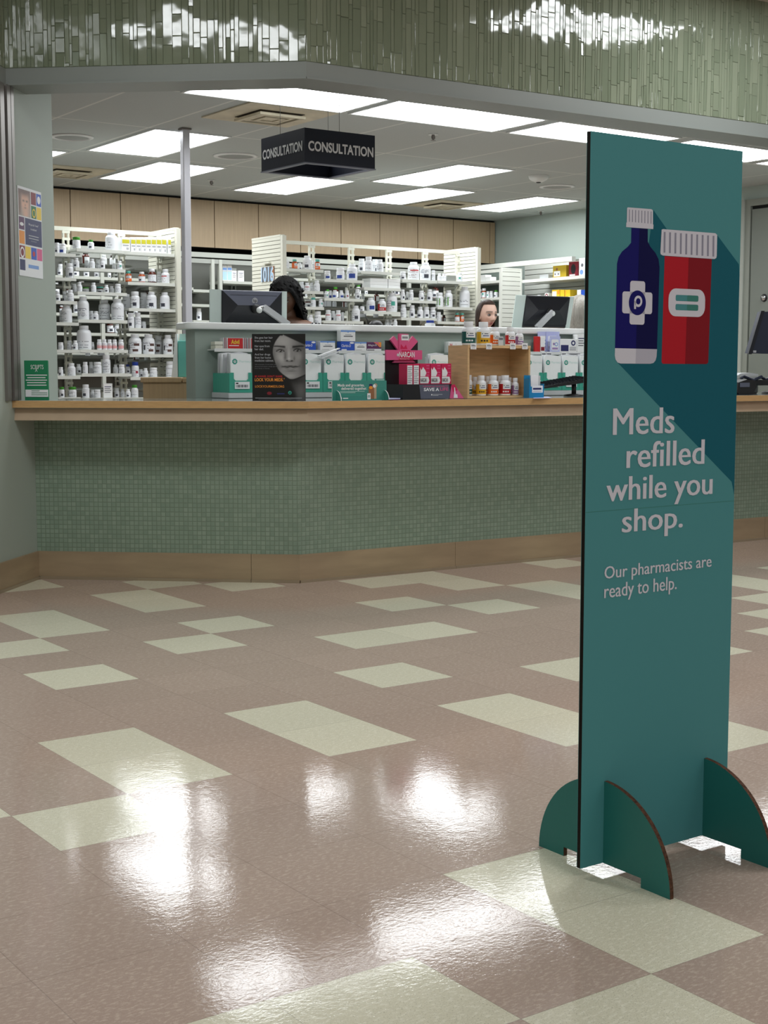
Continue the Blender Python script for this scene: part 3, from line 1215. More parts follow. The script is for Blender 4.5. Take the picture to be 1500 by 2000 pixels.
SHAPES = {
    'drum': ([(.0001, 0), (.48, 0), (.5, .01), (.5, .90), (.48, .94), (.40, .95), (.40, .955)], [(.0001, .95), (.36, .95), (.37, .953), (.37, .994), (.35, 1.0), (.0001, 1.0)], (.505, .1, .6)),
    'packer': ([(.0001, 0), (.44, .0), (.485, .012), (.5, .04), (.5, .60), (.492, .64), (.46, .685), (.39, .73), (.335, .752), (.325, .77), (.325, .80)],
               [(.0001, .775), (.34, .775), (.352, .782), (.352, .975), (.335, .997), (.0001, 1.0)], (.505, .08, .57)),
    'tall': ([(.0001, 0), (.45, .0), (.49, .01), (.5, .03), (.5, .66), (.488, .70), (.44, .735), (.385, .752), (.385, .79)],
             [(.0001, .765), (.41, .765), (.425, .772), (.425, .975), (.41, .996), (.0001, 1.0)], (.506, .08, .62)),
    'wide': ([(.0001, 0), (.45, .0), (.49, .015), (.5, .04), (.5, .63), (.485, .68), (.45, .715), (.43, .74), (.43, .78)],
             [(.0001, .74), (.455, .74), (.47, .75), (.47, .965), (.45, .995), (.0001, 1.0)], (.506, .07, .58)),
    'stock': ([(.0001, 0), (.45, .0), (.488, .01), (.5, .03), (.5, .66), (.494, .70), (.47, .745), (.42, .79), (.35, .825), (.30, .84), (.29, .86), (.29, .875)],
              [(.0001, .85), (.31, .85), (.32, .855), (.32, .98), (.305, .998), (.0001, 1.0)], (.505, .08, .62)),
}
BODY, CAP, LAB = {}, {}, {}


def part_mesh(kind, shape, m):
    d = {'body': BODY, 'cap': CAP, 'label': LAB}[kind]
    if (shape, m) not in d:
        b, c, l = SHAPES[shape]
        if kind == 'label':
            d[(shape, m)] = lathe_mesh(kind, [(l[0], l[1]), (l[0], l[2])], m, 20, True, -PI / 2 - 2.75, -PI / 2 + 2.75)
        else:
            d[(shape, m)] = lathe_mesh(kind, b if kind == 'body' else c, m)
    return d[(shape, m)]


def bottle(label, loc, w, h, shape=None, cap='cap_white', lab='label_plain', body='bottle_white', rz=0.0, group=None, name='pill_bottle', cat='bottle'):
    if shape is None:
        r = h / w
        shape = 'stock' if w > .068 and r > 1.5 else 'wide' if r < 1.5 else 'tall' if r > 1.85 else 'packer'
    t = bpy.data.objects.new(name, None)
    t.empty_display_size = .03
    COL.objects.link(t)
    t.location = loc
    t.rotation_euler = (0, 0, rz)
    tag(t, label, cat, group)
    for k, m in (('body', body), ('cap', cap), ('label', lab)):
        if m:
            o = mesh_obj(k, part_mesh(k, shape, m), t)
            o.scale = (w, w, h)
    return t


# ------------------------------------------------------------------ shelving racks
def local(p0):
    return Matrix.Translation(p0) @ Matrix.Rotation(RA, 4, 'Z')


def upright(t, u, w, z0, z1, m='shelf_cream'):
    """slotted standard: two thin strips with rungs"""
    mb = MB()
    for s in (-.019, .019):
        mb.box((u + s - .005, w - .012, z0), (u + s + .005, w + .012, z1), m)
    z = z0 + .02
    while z < z1 - .01:
        mb.box((u - .03, w - .013, z), (u + .03, w - .004, z + .018), m)
        z += .05
    return mb.build('upright', t)


def slat_panel(t, u0, u1, w0, w1, z0, z1, face, name='end_panel'):
    """panel in local coords with horizontal slats; face: list of (axis,sign) sides that carry slats"""
    mb = MB()
    mb.box((u0, w0, z0), (u1, w1, z1), 'slat_gap')
    p = .031 if 'u-' in face else .046
    z = z0
    while z < z1:
        zz = min(z + p - .0045, z1)
        for fc in face:
            if fc == 'u-':
                mb.box((u0 - .006, w0, z), (u0, w1, zz), 'shelf_cream')
            if fc == 'u+':
                mb.box((u1, w0, z), (u1 + .006, w1, zz), 'shelf_cream')
            if fc == 'w-':
                mb.box((u0, w0 - .006, z), (u1, w0, zz), 'shelf_metal')
        z += p
    return mb.build(name, t)


def front_frame(t, mb, u, w, z0, z1, s=.018, m='shelf_cream'):
    mb.box((u - s, w - .02, z0), (u + s, w + .012, z1), m)


WF, WS, WR = 9.64, 9.87, 10.09
PF = plane_w(WF)
RACK_Z = plane_w(WS).pt(555, 469.3).z
SIZE_WORD = lambda w, h: 'big white' if h > .14 else 'small white' if h < .075 else 'white'
ALLB = []


def make_rack(label, u0, u1, ups, shelves, left_panel, right_panel, rear):
    t = thing('shelving_rack', label, 'shelving', uw(0, 0, 0), RA, 'pharmacy shelving racks')
    mb = MB()
    mb.box((u0, WS - .012, RACK_Z - .028), (u1, WS + .012, RACK_Z), 'shelf_cream')
    mb.build('top_rail', t)
    for u in ups:
        upright(t, u, WS, .05, RACK_Z - .028)
    for side, u in (('l', u0), ('r', u1)):
        if (left_panel if side == 'l' else right_panel):
            a, b = (u - .03, u - .006) if side == 'l' else (u + .006, u + .03)
            slat_panel(t, a, b, WF - .005, WR, .05, RACK_Z + .004, ['u-', 'u+'])
            mb = MB()
            front_frame(t, mb, (a + b) / 2, WF - .01, .05, RACK_Z + .012)
            mb.box((a - .008, WF, RACK_Z + .004), (b + .008, WR, RACK_Z + .02), 'shelf_cream')
            mb.build('end_frame', t)
            if side == 'r':
                upright(t, u - .012, WS, .05, RACK_Z - .03)
    out = []
    for x0, x1, y in shelves:
        pa, pb, pm = PF.pt(x0, y), PF.pt(x1, y), PF.pt((x0 + x1) / 2, y)
        z = pm.z
        a, b = pa.dot(U), pb.dot(U)
        mb = MB()
        mb.box((a, WF + .004, z - .012), (b, WS - .006, z), 'shelf_metal')
        mb.box((a, WF, z - .022), (b, WF + .006, z + .001), 'shelf_metal')
        for q in (a + .01, b - .014):
            mb.add([(q, WS - .06, z - .012), (q, WS - .006, z - .012), (q, WS - .006, z - .05), (q + .004, WS - .06, z - .012), (q + .004, WS - .006, z - .012), (q + .004, WS - .006, z - .05)],
                   [(0, 1, 2), (5, 4, 3), (0, 2, 5, 3)], 'shelf_metal')
        mb.build('shelf', t)
        out.append(z)
    for a, b, z in rear:
        mb = MB()
        mb.box((a, WS + .006, z - .012), (b, WR - .004, z), 'shelf_grey')
        mb.box((a, WR - .006, z - .022), (b, WR, z + .012), 'shelf_grey')
        mb.build('rear_shelf', t)
    return out


rr = random.Random(5)


def put_row(zs, where, items, group):
    """items: (xc, w, h, options) in picture pixels on the shelf at height zs"""
    items = sorted(items, key=lambda q: q[0])
    for i, it in enumerate(items):
        xc, w, h = it[:3]
        op = it[3] if len(it) > 3 else {}
        r_ = w * PF.pt(xc, 600).y / F_PX / 2
        pl = plane_w(min(WF + (.13 if op.get('b') else .012) + r_, WS - .03 - r_))
        p = pl.pt(xc, 600)
        k = p.y / F_PX
        W_, H_ = w * k, h * k * 1.01
        cap = op.get('cap', 'cap_white')
        lab = op.get('lab')
        if lab is None:
            lab = rr.choice(['label_plain'] * 4 + ['label_dark'] * 3)
        body = op.get('body', 'bottle_white')
        bw = {'bottle_white': SIZE_WORD(W_, H_), 'bottle_amber': 'amber', 'bottle_brown': 'dark brown', 'bottle_grey': 'grey'}[body]
        cw = '' if cap == 'cap_white' else ' with ' + cap[4:] + ' cap'
        lb = f'{bw} bottle{cw}, {ORD[i]} from left, {where}'
        bottle(lb, (p.x, p.y, zs + .0005), W_, H_, op.get('sh'), cap, lab, body, rz=rr.uniform(-.55, .55), group=group)


G_, T_, B_ = dict(cap='cap_green'), dict(cap='cap_teal'), dict(b=1)
LB, PK = dict(lab='label_blue'), dict(lab='label_pink')
AM = dict(body='bottle_amber', cap='cap_teal', lab='label_orange')

lr_u1 = plane_w(WF).pt(350, 600).dot(U) - .03
lr_u0 = plane_w(WF).pt(30, 600).dot(U)
ups = [plane_w(WS).pt(x, 460).dot(U) for x in (40, 128, 236)]
LS = [  # bay word, shelf word, x0, x1, y, items
    ('left bay', 'top shelf', 60, 148, 494, [(114, 9, 20, dict(sh='wide')), (124, 14, 19, dict(lab='label_blue', sh='wide'))]),
    ('left bay', 'second shelf', 62, 149, 541.5, [(137.5, 15, 28)]),
    ('left bay', 'third shelf', 64, 151, 587.5, [(113, 10.5, 18), (126.5, 8, 20, dict(b=1, body='bottle_grey')), (138, 13, 22)]),
    ('left bay', 'fourth shelf', 66, 154, 629.5, [(119, 7, 22, B_), (130, 20, 34)]),
    ('left bay', 'fifth shelf', 66, 157, 683, [(117, 10, 14), (134, 9.5, 18, B_), (145.5, 10, 18)]),
    ('left bay', 'sixth shelf', 68, 157, 734.5, [(116, 9, 17), (137, 15.5, 24.5)]),
    ('left bay', 'bottom shelf', 70, 158, 776.5, [(117, 10, 20, G_), (138, 15, 20, G_)]),
    ('middle bay', 'top shelf', 150, 247, 487.5, [(152, 15, 22, G_), (180, 12, 18, G_), (220, 23, 34.5)]),
    ('middle bay', 'second shelf', 148, 245, 524.5, [(142.5, 8, 18, B_), (151, 11, 18.5), (171, 8.5, 17, B_), (181.5, 11, 18), (193.5, 8, 20, B_), (201.5, 10, 20), (224.5, 8, 14, B_), (235, 10.5, 16.5, dict(lab='label_teal'))]),
    ('middle bay', 'third shelf', 152, 248, 571, [(146.5, 8, 16, B_), (156, 10, 18), (168, 13, 11, dict(cap='cap_green', b=1, sh='wide')), (183.5, 10, 18), (196, 14, 13, dict(cap='cap_teal', b=1, sh='wide', body='bottle_brown')), (208.5, 9, 14.5), (218.5, 9.5, 14.5, B_), (231, 11.5, 17)]),
    ('middle bay', 'fourth shelf', 153, 249, 625, [(162.5, 22, 43.5), (178, 9, 18, B_), (187, 10, 16.5), (204, 22, 40, B_), (229.5, 24.5, 41)]),
    ('middle bay', 'fifth shelf', 156, 250, 683.3, [(163, 28, 46), (179, 7, 15, B_), (192.5, 9, 20, PK), (202.5, 9, 20, PK), (212.5, 9, 20, PK), (222.5, 9, 20, PK), (235, 10.5, 20, PK)]),
    ('middle bay', 'sixth shelf', 160, 253, 729.5, [(151, 10, 18, B_), (164, 10, 22), (175.5, 8, 22, B_), (188, 15.5, 22, dict(sh='wide')), (205.5, 15.5, 36), (223.5, 9.5, 17, B_), (235.5, 11.5, 17), (247.5, 9.5, 17, dict(cap='cap_blue', b=1))]),
    ('middle bay', 'bottom shelf', 160, 280, 777, [(164, 14, 26), (177, 9, 15, B_), (187, 12, 16), (225, 9.5, 18, B_), (236.5, 9, 16, B_), (247, 10, 16), (260, 14, 24, G_)]),
    ('right bay', 'top shelf', 243, 341, 493.5, []),
    ('right bay', 'second shelf', 250, 342, 552, [(252, 12, 20.5, AM), (278, 13, 20, dict(body='bottle_amber')), (298, 16, 27, dict(body='bottle_brown')), (312, 9, 24, B_), (324, 16, 27, dict(lab='label_redtop'))]),
    ('right bay', 'third shelf', 252, 343, 603, [(247, 15, 28, B_), (264, 17, 32), (281, 14, 32, B_), (296, 19.5, 32), (322, 19, 32)]),
    ('right bay', 'fourth shelf', 252, 344, 641.5, [(255.5, 12.5, 29), (269, 12, 30), (279.5, 10, 14, B_)]),
    ('right bay', 'fifth shelf', 253, 345, 692, [(262.5, 25, 38, dict(lab='label_swoosh')), (289, 23.5, 38, dict(lab='label_swoosh')), (309, 16, 36, dict(lab='label_swoosh', b=1)), (327, 19, 37, dict(lab='label_swoosh'))]),
    ('right bay', 'sixth shelf', 255, 346, 736.5, [(262, 14, 29, dict(cap='cap_blue', lab='label_maroon')), (273, 8, 15, B_), (282, 10, 17), (297.5, 15, 18), (330, 16, 30)]),
]
lu = lambda x: plane_w(WR).pt(x, 600).dot(U)
rear = [(lr_u0, lu(136), 1.93), (lu(140), lu(236), 1.86), (lu(240), lu(325), 1.84), (lr_u0, lu(136), 1.70), (lu(140), lu(236), 1.72), (lu(240), lu(325), 1.62),
        (lr_u0, lu(136), 1.42), (lu(140), lu(236), 1.45), (lu(240), lu(325), 1.38), (lr_u0, lu(236), 1.18), (lu(240), lu(325), 1.15), (lr_u0, lu(325), .93)]
zs = make_rack('left cream shelving rack of pill bottles between grey jamb and steel post', lr_u0, lr_u1, ups, [s[2:5] for s in LS], False, True, rear)
LZ = {}
for s, z in zip(LS, zs):
    LZ[(s[0], s[1])] = z
    put_row(z, f'{s[1]}, {s[0]} of left rack', s[5], 'bottles on the left rack')

mr_u0 = plane_w(WF).pt(552.5, 600).dot(U) + .018
mr_u1 = plane_w(WF).pt(931.5, 600).dot(U) - .02
ups = [plane_w(WS).pt(x, 480).dot(U) for x in (608, 685, 758.5, 829.5)]
MS = [
    ('first bay', 'top shelf', 556, 632, 525.5, [(561, 9, 17), (576, 11, 18, AM), (586, 8, 14, B_), (600, 17, 26), (613, 8, 20, B_), (620.5, 10, 20, AM)]),
    ('first bay', 'second shelf', 556, 632, 568, [(558.5, 6, 12), (566, 8, 11, B_), (577, 13, 22), (589, 10, 19, B_), (600, 10, 16, dict(lab='label_redtop')), (609, 7, 18, B_), (619, 12, 21)]),
    ('first bay', 'third shelf', 556, 633, 599, [(590, 7, 18), (601, 12, 16, dict(body='bottle_brown', b=1)), (612, 9.5, 18, T_), (626.5, 8, 16, dict(lab='label_teal'))]),
    ('first bay', 'fourth shelf', 556, 634, 635, [(597, 10, 15), (606.5, 11, 20), (620.5, 14, 27)]),
    ('second bay', 'top shelf', 634, 710, 546.5, [(639.5, 12, 16, LB), (665, 16, 23, LB), (688, 20, 31, LB)]),
    ('second bay', 'second shelf', 634, 710, 583, [(637, 8.5, 13, dict(lab='label_teal')), (645, 7, 16, dict(lab='label_blue', b=1)), (654, 10, 15.5, LB), (666.5, 9.5, 15.5, LB), (678, 8, 15.5, dict(lab='label_maroon')), (698, 9.5, 19)]),
    ('second bay', 'third shelf', 632, 710, 627, [(641, 11, 20.5, dict(lab='label_redtop')), (650.5, 8.5, 20, B_), (660.5, 10.5, 20.5, dict(lab='label_redtop')), (669, 6, 18, B_), (695, 16, 30)]),
    ('third bay', 'top shelf', 706, 782, 531, [(706.5, 13, 26, B_), (720, 14, 28), (732.5, 12, 26, B_), (742, 13.5, 24)]),
    ('third bay', 'second shelf', 711, 783, 562.5, []),
    ('third bay', 'third shelf', 711, 782, 608.5, [(707.5, 8, 9), (724, 17, 26, dict(lab='label_blue')), (746, 16, 24, dict(lab='label_red')), (765.5, 20.5, 37, dict(lab='label_teal'))]),
    ('third bay', 'fourth shelf', 712, 784, 637, [(756, 9, 14, B_), (764, 8, 14, B_), (772, 8, 14)]),
    ('fourth bay', 'top shelf', 786, 854, 547, [(787, 11, 15), (807.5, 22, 34, dict(lab='label_redtop')), (830.5, 21, 34), (846.5, 7, 20)]),
    ('fourth bay', 'second shelf', 784, 853, 587, [(786.5, 8.5, 20), (795, 5.5, 18, B_), (803, 9, 20), (823, 10, 19), (839, 11, 22)]),
    ('fourth bay', 'third shelf', 784, 853, 621, [(788, 11, 25), (805, 10.5, 24), (820.5, 12, 21.5), (832.8, 11.5, 21.5), (845.5, 11, 21)]),
    ('fifth bay', 'top shelf', 855, 922, 549.5, [(858, 8, 14), (867, 9, 14), (897.5, 11, 17, dict(lab='label_teal'))]),
    ('fifth bay', 'second shelf', 855, 923, 600, [(858.5, 14.5, 27, dict(lab='label_green')), (876, 15.5, 32, dict(lab='label_green')), (907.5, 20, 40)]),
    ('fifth bay', 'third shelf', 855, 924, 628.5, [(857, 9.5, 18), (893, 9.5, 17, dict(body='bottle_amber', cap='cap_teal', lab='label_plain')), (902.5, 8, 17, AM)]),
]
mu = lambda x: plane_w(WR).pt(x, 600).dot(U)
rear = []
for a, b, zz in ((560, 600, (1.86, 1.66, 1.46, 1.26)), (604, 678, (1.80, 1.6, 1.4, 1.2)), (682, 752, (1.88, 1.66, 1.52, 1.3)), (756, 822, (1.78, 1.62, 1.44, 1.24)), (826, 890, (1.84, 1.7, 1.5, 1.28))):
    for z in zz:
        rear.append((max(mu(a), mr_u0), min(mu(b), mr_u1), z))
zs = make_rack('middle cream shelving rack of pill bottles with slatted end panels', mr_u0, mr_u1, ups, [s[2:5] for s in MS], True, True, rear)
MZ = {}
for s, z in zip(MS, zs):
    MZ[(s[0], s[1])] = z
    put_row(z, f'{s[1]}, {s[0]} of middle rack', s[5], 'bottles on the middle rack')

# dim rows on the rear shelves, seen through the racks
n = 0
for u0, u1, z, side in [(lr_u0 + .5, lu(136), 1.42, 'left'), (lu(150), lu(232), 1.86, 'left'), (lu(145), lu(232), 1.45, 'left'), (lu(245), lu(296), 1.62, 'left'), (lu(150), lu(225), 1.18, 'left'), (lu(245), lu(296), 1.15, 'left'),
                        (mu(610), mu(676), 1.6, 'middle'), (mu(690), mu(750), 1.66, 'middle'), (mu(690), mu(750), 1.52, 'middle'), (mu(762), mu(820), 1.24, 'middle'), (mu(830), mu(885), 1.5, 'middle')]:
    u = u0 + .05
    while u < u1 - .04:
        h = rr.choice((.05, .065, .08, .1))
        p = uw(u, WR - .07, z + .0008)
        bottle(f'shaded pill bottle on the rear shelves seen through the {side} rack', p, h * .55, h, None, rr.choice(['cap_white', 'cap_white', 'cap_brown', 'cap_white']), 'label_dark', rr.choice(['bottle_white', 'bottle_grey', 'bottle_white', 'bottle_brown']),
               rz=2.6, group=f'rear bottles of the {side} rack')
        u += rr.uniform(.06, .16)


# ------------------------------------------------------------------ boxes standing on shelves
def carton(name, label, cat, pl, x0, x1, y0, y1, depth, m, group=None, zbase=None, prints=None, side=None, lean=0.0):
    """a box whose front lies on plane pl and covers these picture columns/rows; prints(mb, w, h) draws on its face"""
    s0, z1 = pl.s(x0, y0)
    s1 = pl.s(x1, y0)[0]
    z0 = pl.s((x0 + x1) / 2, y1)[1] if zbase is None else zbase
    z1 = pl.s((x0 + x1) / 2, y0)[1]
    w, h = s1 - s0, z1 - z0
    p = pl.p + pl.d * s0
    t = thing(name, label, cat, (p.x, p.y, z0), pl.a, group)
    mb = MB()
    mb.box((0, 0, 0), (w, depth, h), m, bev=.0012)
    ct_ = mb.build('carton', t)
    if prints:
        mb = MB()
        prints(mb, w, h)
        mb.build('print', ct_)
    return t


D1 = .0006
PFB = plane_w(WF + .02)
z = LZ[('right bay', 'top shelf')]


def lime(mb, w, h):
    mb.rect(w * .06, h * .56, w * .94, h * .84, 'lime_band', D1)
    mb.rect(w * .15, h * .36, w * .85, h * .46, 'ink_lightgrey', D1)
    mb.rect(w * .55, h * .10, w * .85, h * .26, 'ink_lightgrey', D1)


lx = [237.5] + [255.5 + 10 * i for i in range(7)] + [328]
for i, x in enumerate(lx):
    carton('medicine_box', f'white carton with lime band, {ORD[i]} from left, top shelf of left rack', 'box', PFB, x, x + (16 if i == 0 else 9.6 if i < 8 else 6), 463.5, 493, .07, 'white', 'lime banded cartons', (LZ[('middle bay', 'top shelf')] if i == 0 else z) + .0006, lime)


def grey_lines(mb, w, h):
    for i in range(4):
        mb.rect(w * .12, h * (.75 - .13 * i), w * (.85 - .1 * (i % 2)), h * (.80 - .13 * i), 'ink_grey' if i else 'ink_navy', D1)


# leaning leaflet card and stacked flat packs
carton('leaflet_card', 'white leaflet card with dark text, bottom shelf of the left rack', 'leaflet', PFB, 202, 219.5, 749, 777, .006, 'white', None, LZ[('middle bay', 'bottom shelf')] + .0006, grey_lines)
z = MZ[('third bay', 'second shelf')] + .0006
k = PF.pt(745, 560).y / F_PX
for j, (x0, x1) in enumerate(((723, 757.5), (758.5, 782))):
    for i in range(3):
        carton('flat_box', f'flat white pack, {("bottom", "middle", "top")[i]} of the {("left", "right")[j]} pile on the middle rack', 'box', PFB, x0, x1, 500, 560, .10, 'white', 'flat packs on the middle rack', None if False else z + i * .0265, None) if False else None
        s0, s1 = PFB.s(x0, 550)[0], PFB.s(x1, 550)[0]
        p = PFB.p + PFB.d * s0
        t = thing('flat_box', f'flat white pack, {("bottom", "middle", "top")[i]} of the {("left", "right")[j]} pile on middle rack', 'box', (p.x, p.y, z + i * .0262), RA, 'flat packs on the middle rack')
        mb = MB()
        mb.box((0, 0, 0), (s1 - s0, .12, .0258), 'white', bev=.002)
        mb.build('carton', t)
carton('storage_tray', 'low grey tray on the fifth bay top shelf of middle rack', 'tray', PFB, 874, 891, 538, 549.5, .10, 'shelf_grey', None, MZ[('fifth bay', 'top shelf')] + .0006, None)

# bubble-letter card on the slatted end
p_l = Plane(U * (mr_u0 - .038), RA - PI / 2)        # outer face of the end panel, x runs toward the viewer
s0, zc = p_l.s(511, 549); s1 = p_l.s(536, 521)[0]
q = p_l.p + p_l.d * s0
z0_, z1_ = p_l.s(523, 550)[1], p_l.s(523, 521)[1]
t = thing('number_card', 'card with pale blue bubble numerals 1016 on slatted panel', 'card', (q.x, q.y, z0_), RA - PI / 2)
w, h = s1 - s0, z1_ - z0_
mb = MB()
mb.box((0, -.002, 0), (w, .0, h), 'ink_grey')
mb.rect(w * .8, h * .1, w, h, 'ink_brown', .0026)
mb.build('card', t)
mb = MB()
mb.text('1016', 'ink_white', .004, box=(-w * .02, -h * .04, w * .98, h * 1.02), bold=.04)
mb.text('1016', 'pale_blue', .005, box=(w * .02, h * .0, w * .94, h * .98), bold=.015)
mb.build('lettering', t)
s0, z0_ = p_l.s(517, 516.5); s1, z1_ = p_l.s(529, 511.5)
q = p_l.p + p_l.d * s0
t = MB().box((0, -.02, 0), (s1 - s0, 0, z1_ - z0_), 'shelf_cream', bev=.002).build('tag_holder', None, (q.x, q.y, z0_), RA - PI / 2)
tag(t, 'cream tag holder clipped above the number card', 'holder')

# ------------------------------------------------------------------ wall shelving behind, second row
W2 = 11.62
P2 = plane_w(W2)
Z2 = P2.pt(450, 508).z
t = thing('wall_shelving', 'long grey shelving unit along the back wall under wood panels', 'shelving', (0, 0, 0), RA)
ua, ub = P2.pt(60, 560).dot(U), P2.pt(934, 560).dot(U)
mb = MB()
mb.box((ua, W2, Z2 - .04), (ub, W2 + .03, Z2), 'shelf_grey')
mb.build('top_rail', t)
mb = MB()
mb.box((ua, W2 + .28, .05), (ub, W2 + .30, Z2), 'shelf_back')
mb.build('back_panel', t)
pv = plane_w(W2 + .2)
zv0, zv1 = pv.pt(440, 504.5).z, pv.pt(440, 495).z
mb = MB()
mb.box((ua, W2 + .2, zv0), (U_R - .45, W2 + .24, zv1), 'shelf_post')
mb.build('valance', t)
for x in (100, 200, 300, 416, 431, 560, 680, 800, 925):
    u = P2.pt(x, 560).dot(U)
    mb = MB()
    mb.box((u - .016, W2 - .006, .05), (u + .016, W2 + .03, Z2), 'shelf_post')
    mb.build('post', t)
for x in (482, 150, 250, 620, 740, 860):
    upright(t, P2.pt(x, 560).dot(U), W2 + .26, .05, Z2 - .06, 'shelf_grey')
SH2 = {}
for x0, x1, ys in ((436, 558, (550.5, 585, 620, 655)), (378, 411, (565.5, 594, 625.5, 660)), (300, 378, (560, 592, 628, 668)), (60, 300, (540, 578, 612, 650, 690, 730)), (558, 680, (545, 580, 615)), (680, 800, (540, 575, 612)), (800, 934, (548, 583, 615))):
    for y in ys:
        a, b = P2.pt(x0, y).dot(U), P2.pt(x1, y).dot(U)
        z = P2.pt((x0 + x1) / 2, y).z
        SH2[(x0, y)] = z
        mb = MB()
        mb.box((a, W2 + .002, z - .025), (b, W2 + .27, z), 'shelf_post')
        mb.build('shelf', t)


def blue_quarters(mb, w, h):
    mb.rect(w * .06, h * .05, w * .94, h * .58, 'pale_blue', D1)
    mb.rect(w * .06, h * .66, w * .94, h * .82, 'ink_sky', D1)
    mb.rect(w * .06, h * .60, w * .94, h * .62, 'ink_grey', D1)


P2B = plane_w(W2 + .04)
z = SH2[(436, 550.5)] + .0006
carton('medicine_box', 'blue and white carton, left one of two behind the left monitor', 'box', P2B, 434.5, 443.4, 517, 550, .08, 'white', 'cartons behind the left monitor', z, blue_quarters)
carton('medicine_box', 'blue and white carton, right one of two behind the left monitor', 'box', P2B, 443.9, 452.8, 517, 550, .08, 'white', 'cartons behind the left monitor', z, blue_quarters)
carton('medicine_box', 'white carton with grey print beside two blue cartons', 'box', P2B, 453.4, 462, 528.5, 550, .07, 'white', 'cartons behind the left monitor', z, grey_lines)
carton('medicine_box', 'white carton standing alone near the slatted panel', 'box', P2B, 465.5, 476.5, 528.5, 550, .07, 'white', 'cartons behind the left monitor', z, grey_lines)
p = P2B.back(.03).pt(388.5, 600)
k = p.y / F_PX
bottle('white bottle on far shelf between steel post and left monitor', (p.x, p.y, SH2[(378, 625.5)] + .0006), 10 * k, 23 * k, None, lab='label_dark', group='bottles on the far wall shelving')
for x0, y, xs in ((60, 540, (105, 120, 150, 170, 190, 215)), (60, 578, (110, 135, 160, 200, 230)), (60, 612, (120, 150, 205, 240, 265)), (60, 650, (200, 215, 230)), (60, 690, (140, 175, 205)), (680, 575, (700, 715, 760, 775)), (558, 580, (600, 640, 655)), (800, 583, (830, 850, 890))):
    for x in xs:
        p = P2B.back(.04).pt(x, 600)
        h = rr.uniform(.06, .13)
        bottle('dim bottle on the back wall shelving seen through a rack', (p.x, p.y, SH2[(x0, y)] + .0006), h * .55, h, None, rr.choice(['cap_white', 'cap_brown', 'cap_green', 'cap_white']), 'label_dark', rr.choice(['bottle_white', 'bottle_grey', 'bottle_brown']),
               rz=rr.uniform(-.4, .4), group='dim bottles on the back wall shelving')

# ------------------------------------------------------------------ right wall shelving
UW = 9.58
PR = Plane(U * UW, RA - PI / 2)                  # front of the right wall shelves, x toward the viewer
t = thing('wall_shelving', 'slatwall shelving on the green right wall with yellow cartons', 'shelving', (0, 0, 0), RA)
wn0, wn1 = PR.pt(1019, 560).dot(W), PR.pt(1190, 560).dot(W)
zt = PR.pt(1050, 505).z
mb = MB()
slat_z0 = PR.pt(1080, 640).z
mb.box((U_R - .03, wn1, slat_z0 - .3), (U_R - .008, wn0 + .4, zt), 'slat_gap')
z = slat_z0 - .3
while z < zt - .02:
    mb.box((U_R - .037, wn1, z), (U_R - .03, wn0 + .4, z + .045), 'shelf_metal')
    z += .052
mb.build('slatwall', t)
zb_ = [PR.pt(1082, 542).z, PR.pt(1082, 581).z, PR.pt(1082, 625).z]
for z in zb_:
    mb = MB()
    mb.box((UW, wn1, z - .03), (U_R - .04, wn0, z), 'shelf_metal')
    mb.build('shelf', t)
PVL = Plane(U * 9.55, RA - PI / 2)
v0, v1 = PVL.pt(934, 524).dot(W), PVL.pt(1117, 505).dot(W)
zz0, zz1 = PVL.pt(1030, 518).z, PVL.pt(1030, 509).z
mb = MB()
mb.box((9.55, v1, zz0), (9.60, v0, zz1), 'shelf_metal')
mb.build('valance', t)
wp = PR.pt(1019, 560).dot(W) + .005
PE = plane_w(wp)
e0, e1 = PE.pt(979, 560).dot(U), PE.pt(1016.5, 560).dot(U)
ze = PE.pt(998, 526).z
t = thing('shelving_rack', 'narrow shelving bay with white slatted end beside the right wall', 'shelving', (0, 0, 0), RA, 'pharmacy shelving racks')
slat_panel(t, e0, e1, wp, wp + .02, .05, ze, ['w-'])
mb = MB()
for u in (e0 - .012, e1 - .006):
    mb.box((u, wp - .012, .05), (u + .018, wp + .02, ze + .012), 'shelf_metal')
mb.box((e0 - .012, wp - .008, ze), (e1 + .012, wp + .02, ze + .012), 'shelf_metal')
mb.box((e0 - .012, wp + .02, ze - .03), (e0 + .01, wp + .9, ze), 'shelf_metal')
mb.build('end_frame', t)
PLF = Plane(U * (e0 - .01), RA - PI / 2)
zf = [PLF.pt(970, 547.5).z, PLF.pt(970, 580.5).z, PLF.pt(970, 612).z]
for z in zf:
    mb = MB()
    mb.box((e0 - .01, wp + .02, z - .025), (e1, wp + .9, z), 'shelf_metal')
    mb.build('shelf', t)
mb = MB()
mb.box((e1 - .02, wp + .02, .05), (e1, wp + .9, ze), 'panel_dark')
mb.build('back_panel', t)


def on_left_face(x, off=.05):
    return Plane(U * (e0 - .01 + off), RA - PI / 2).pt(x, 570)


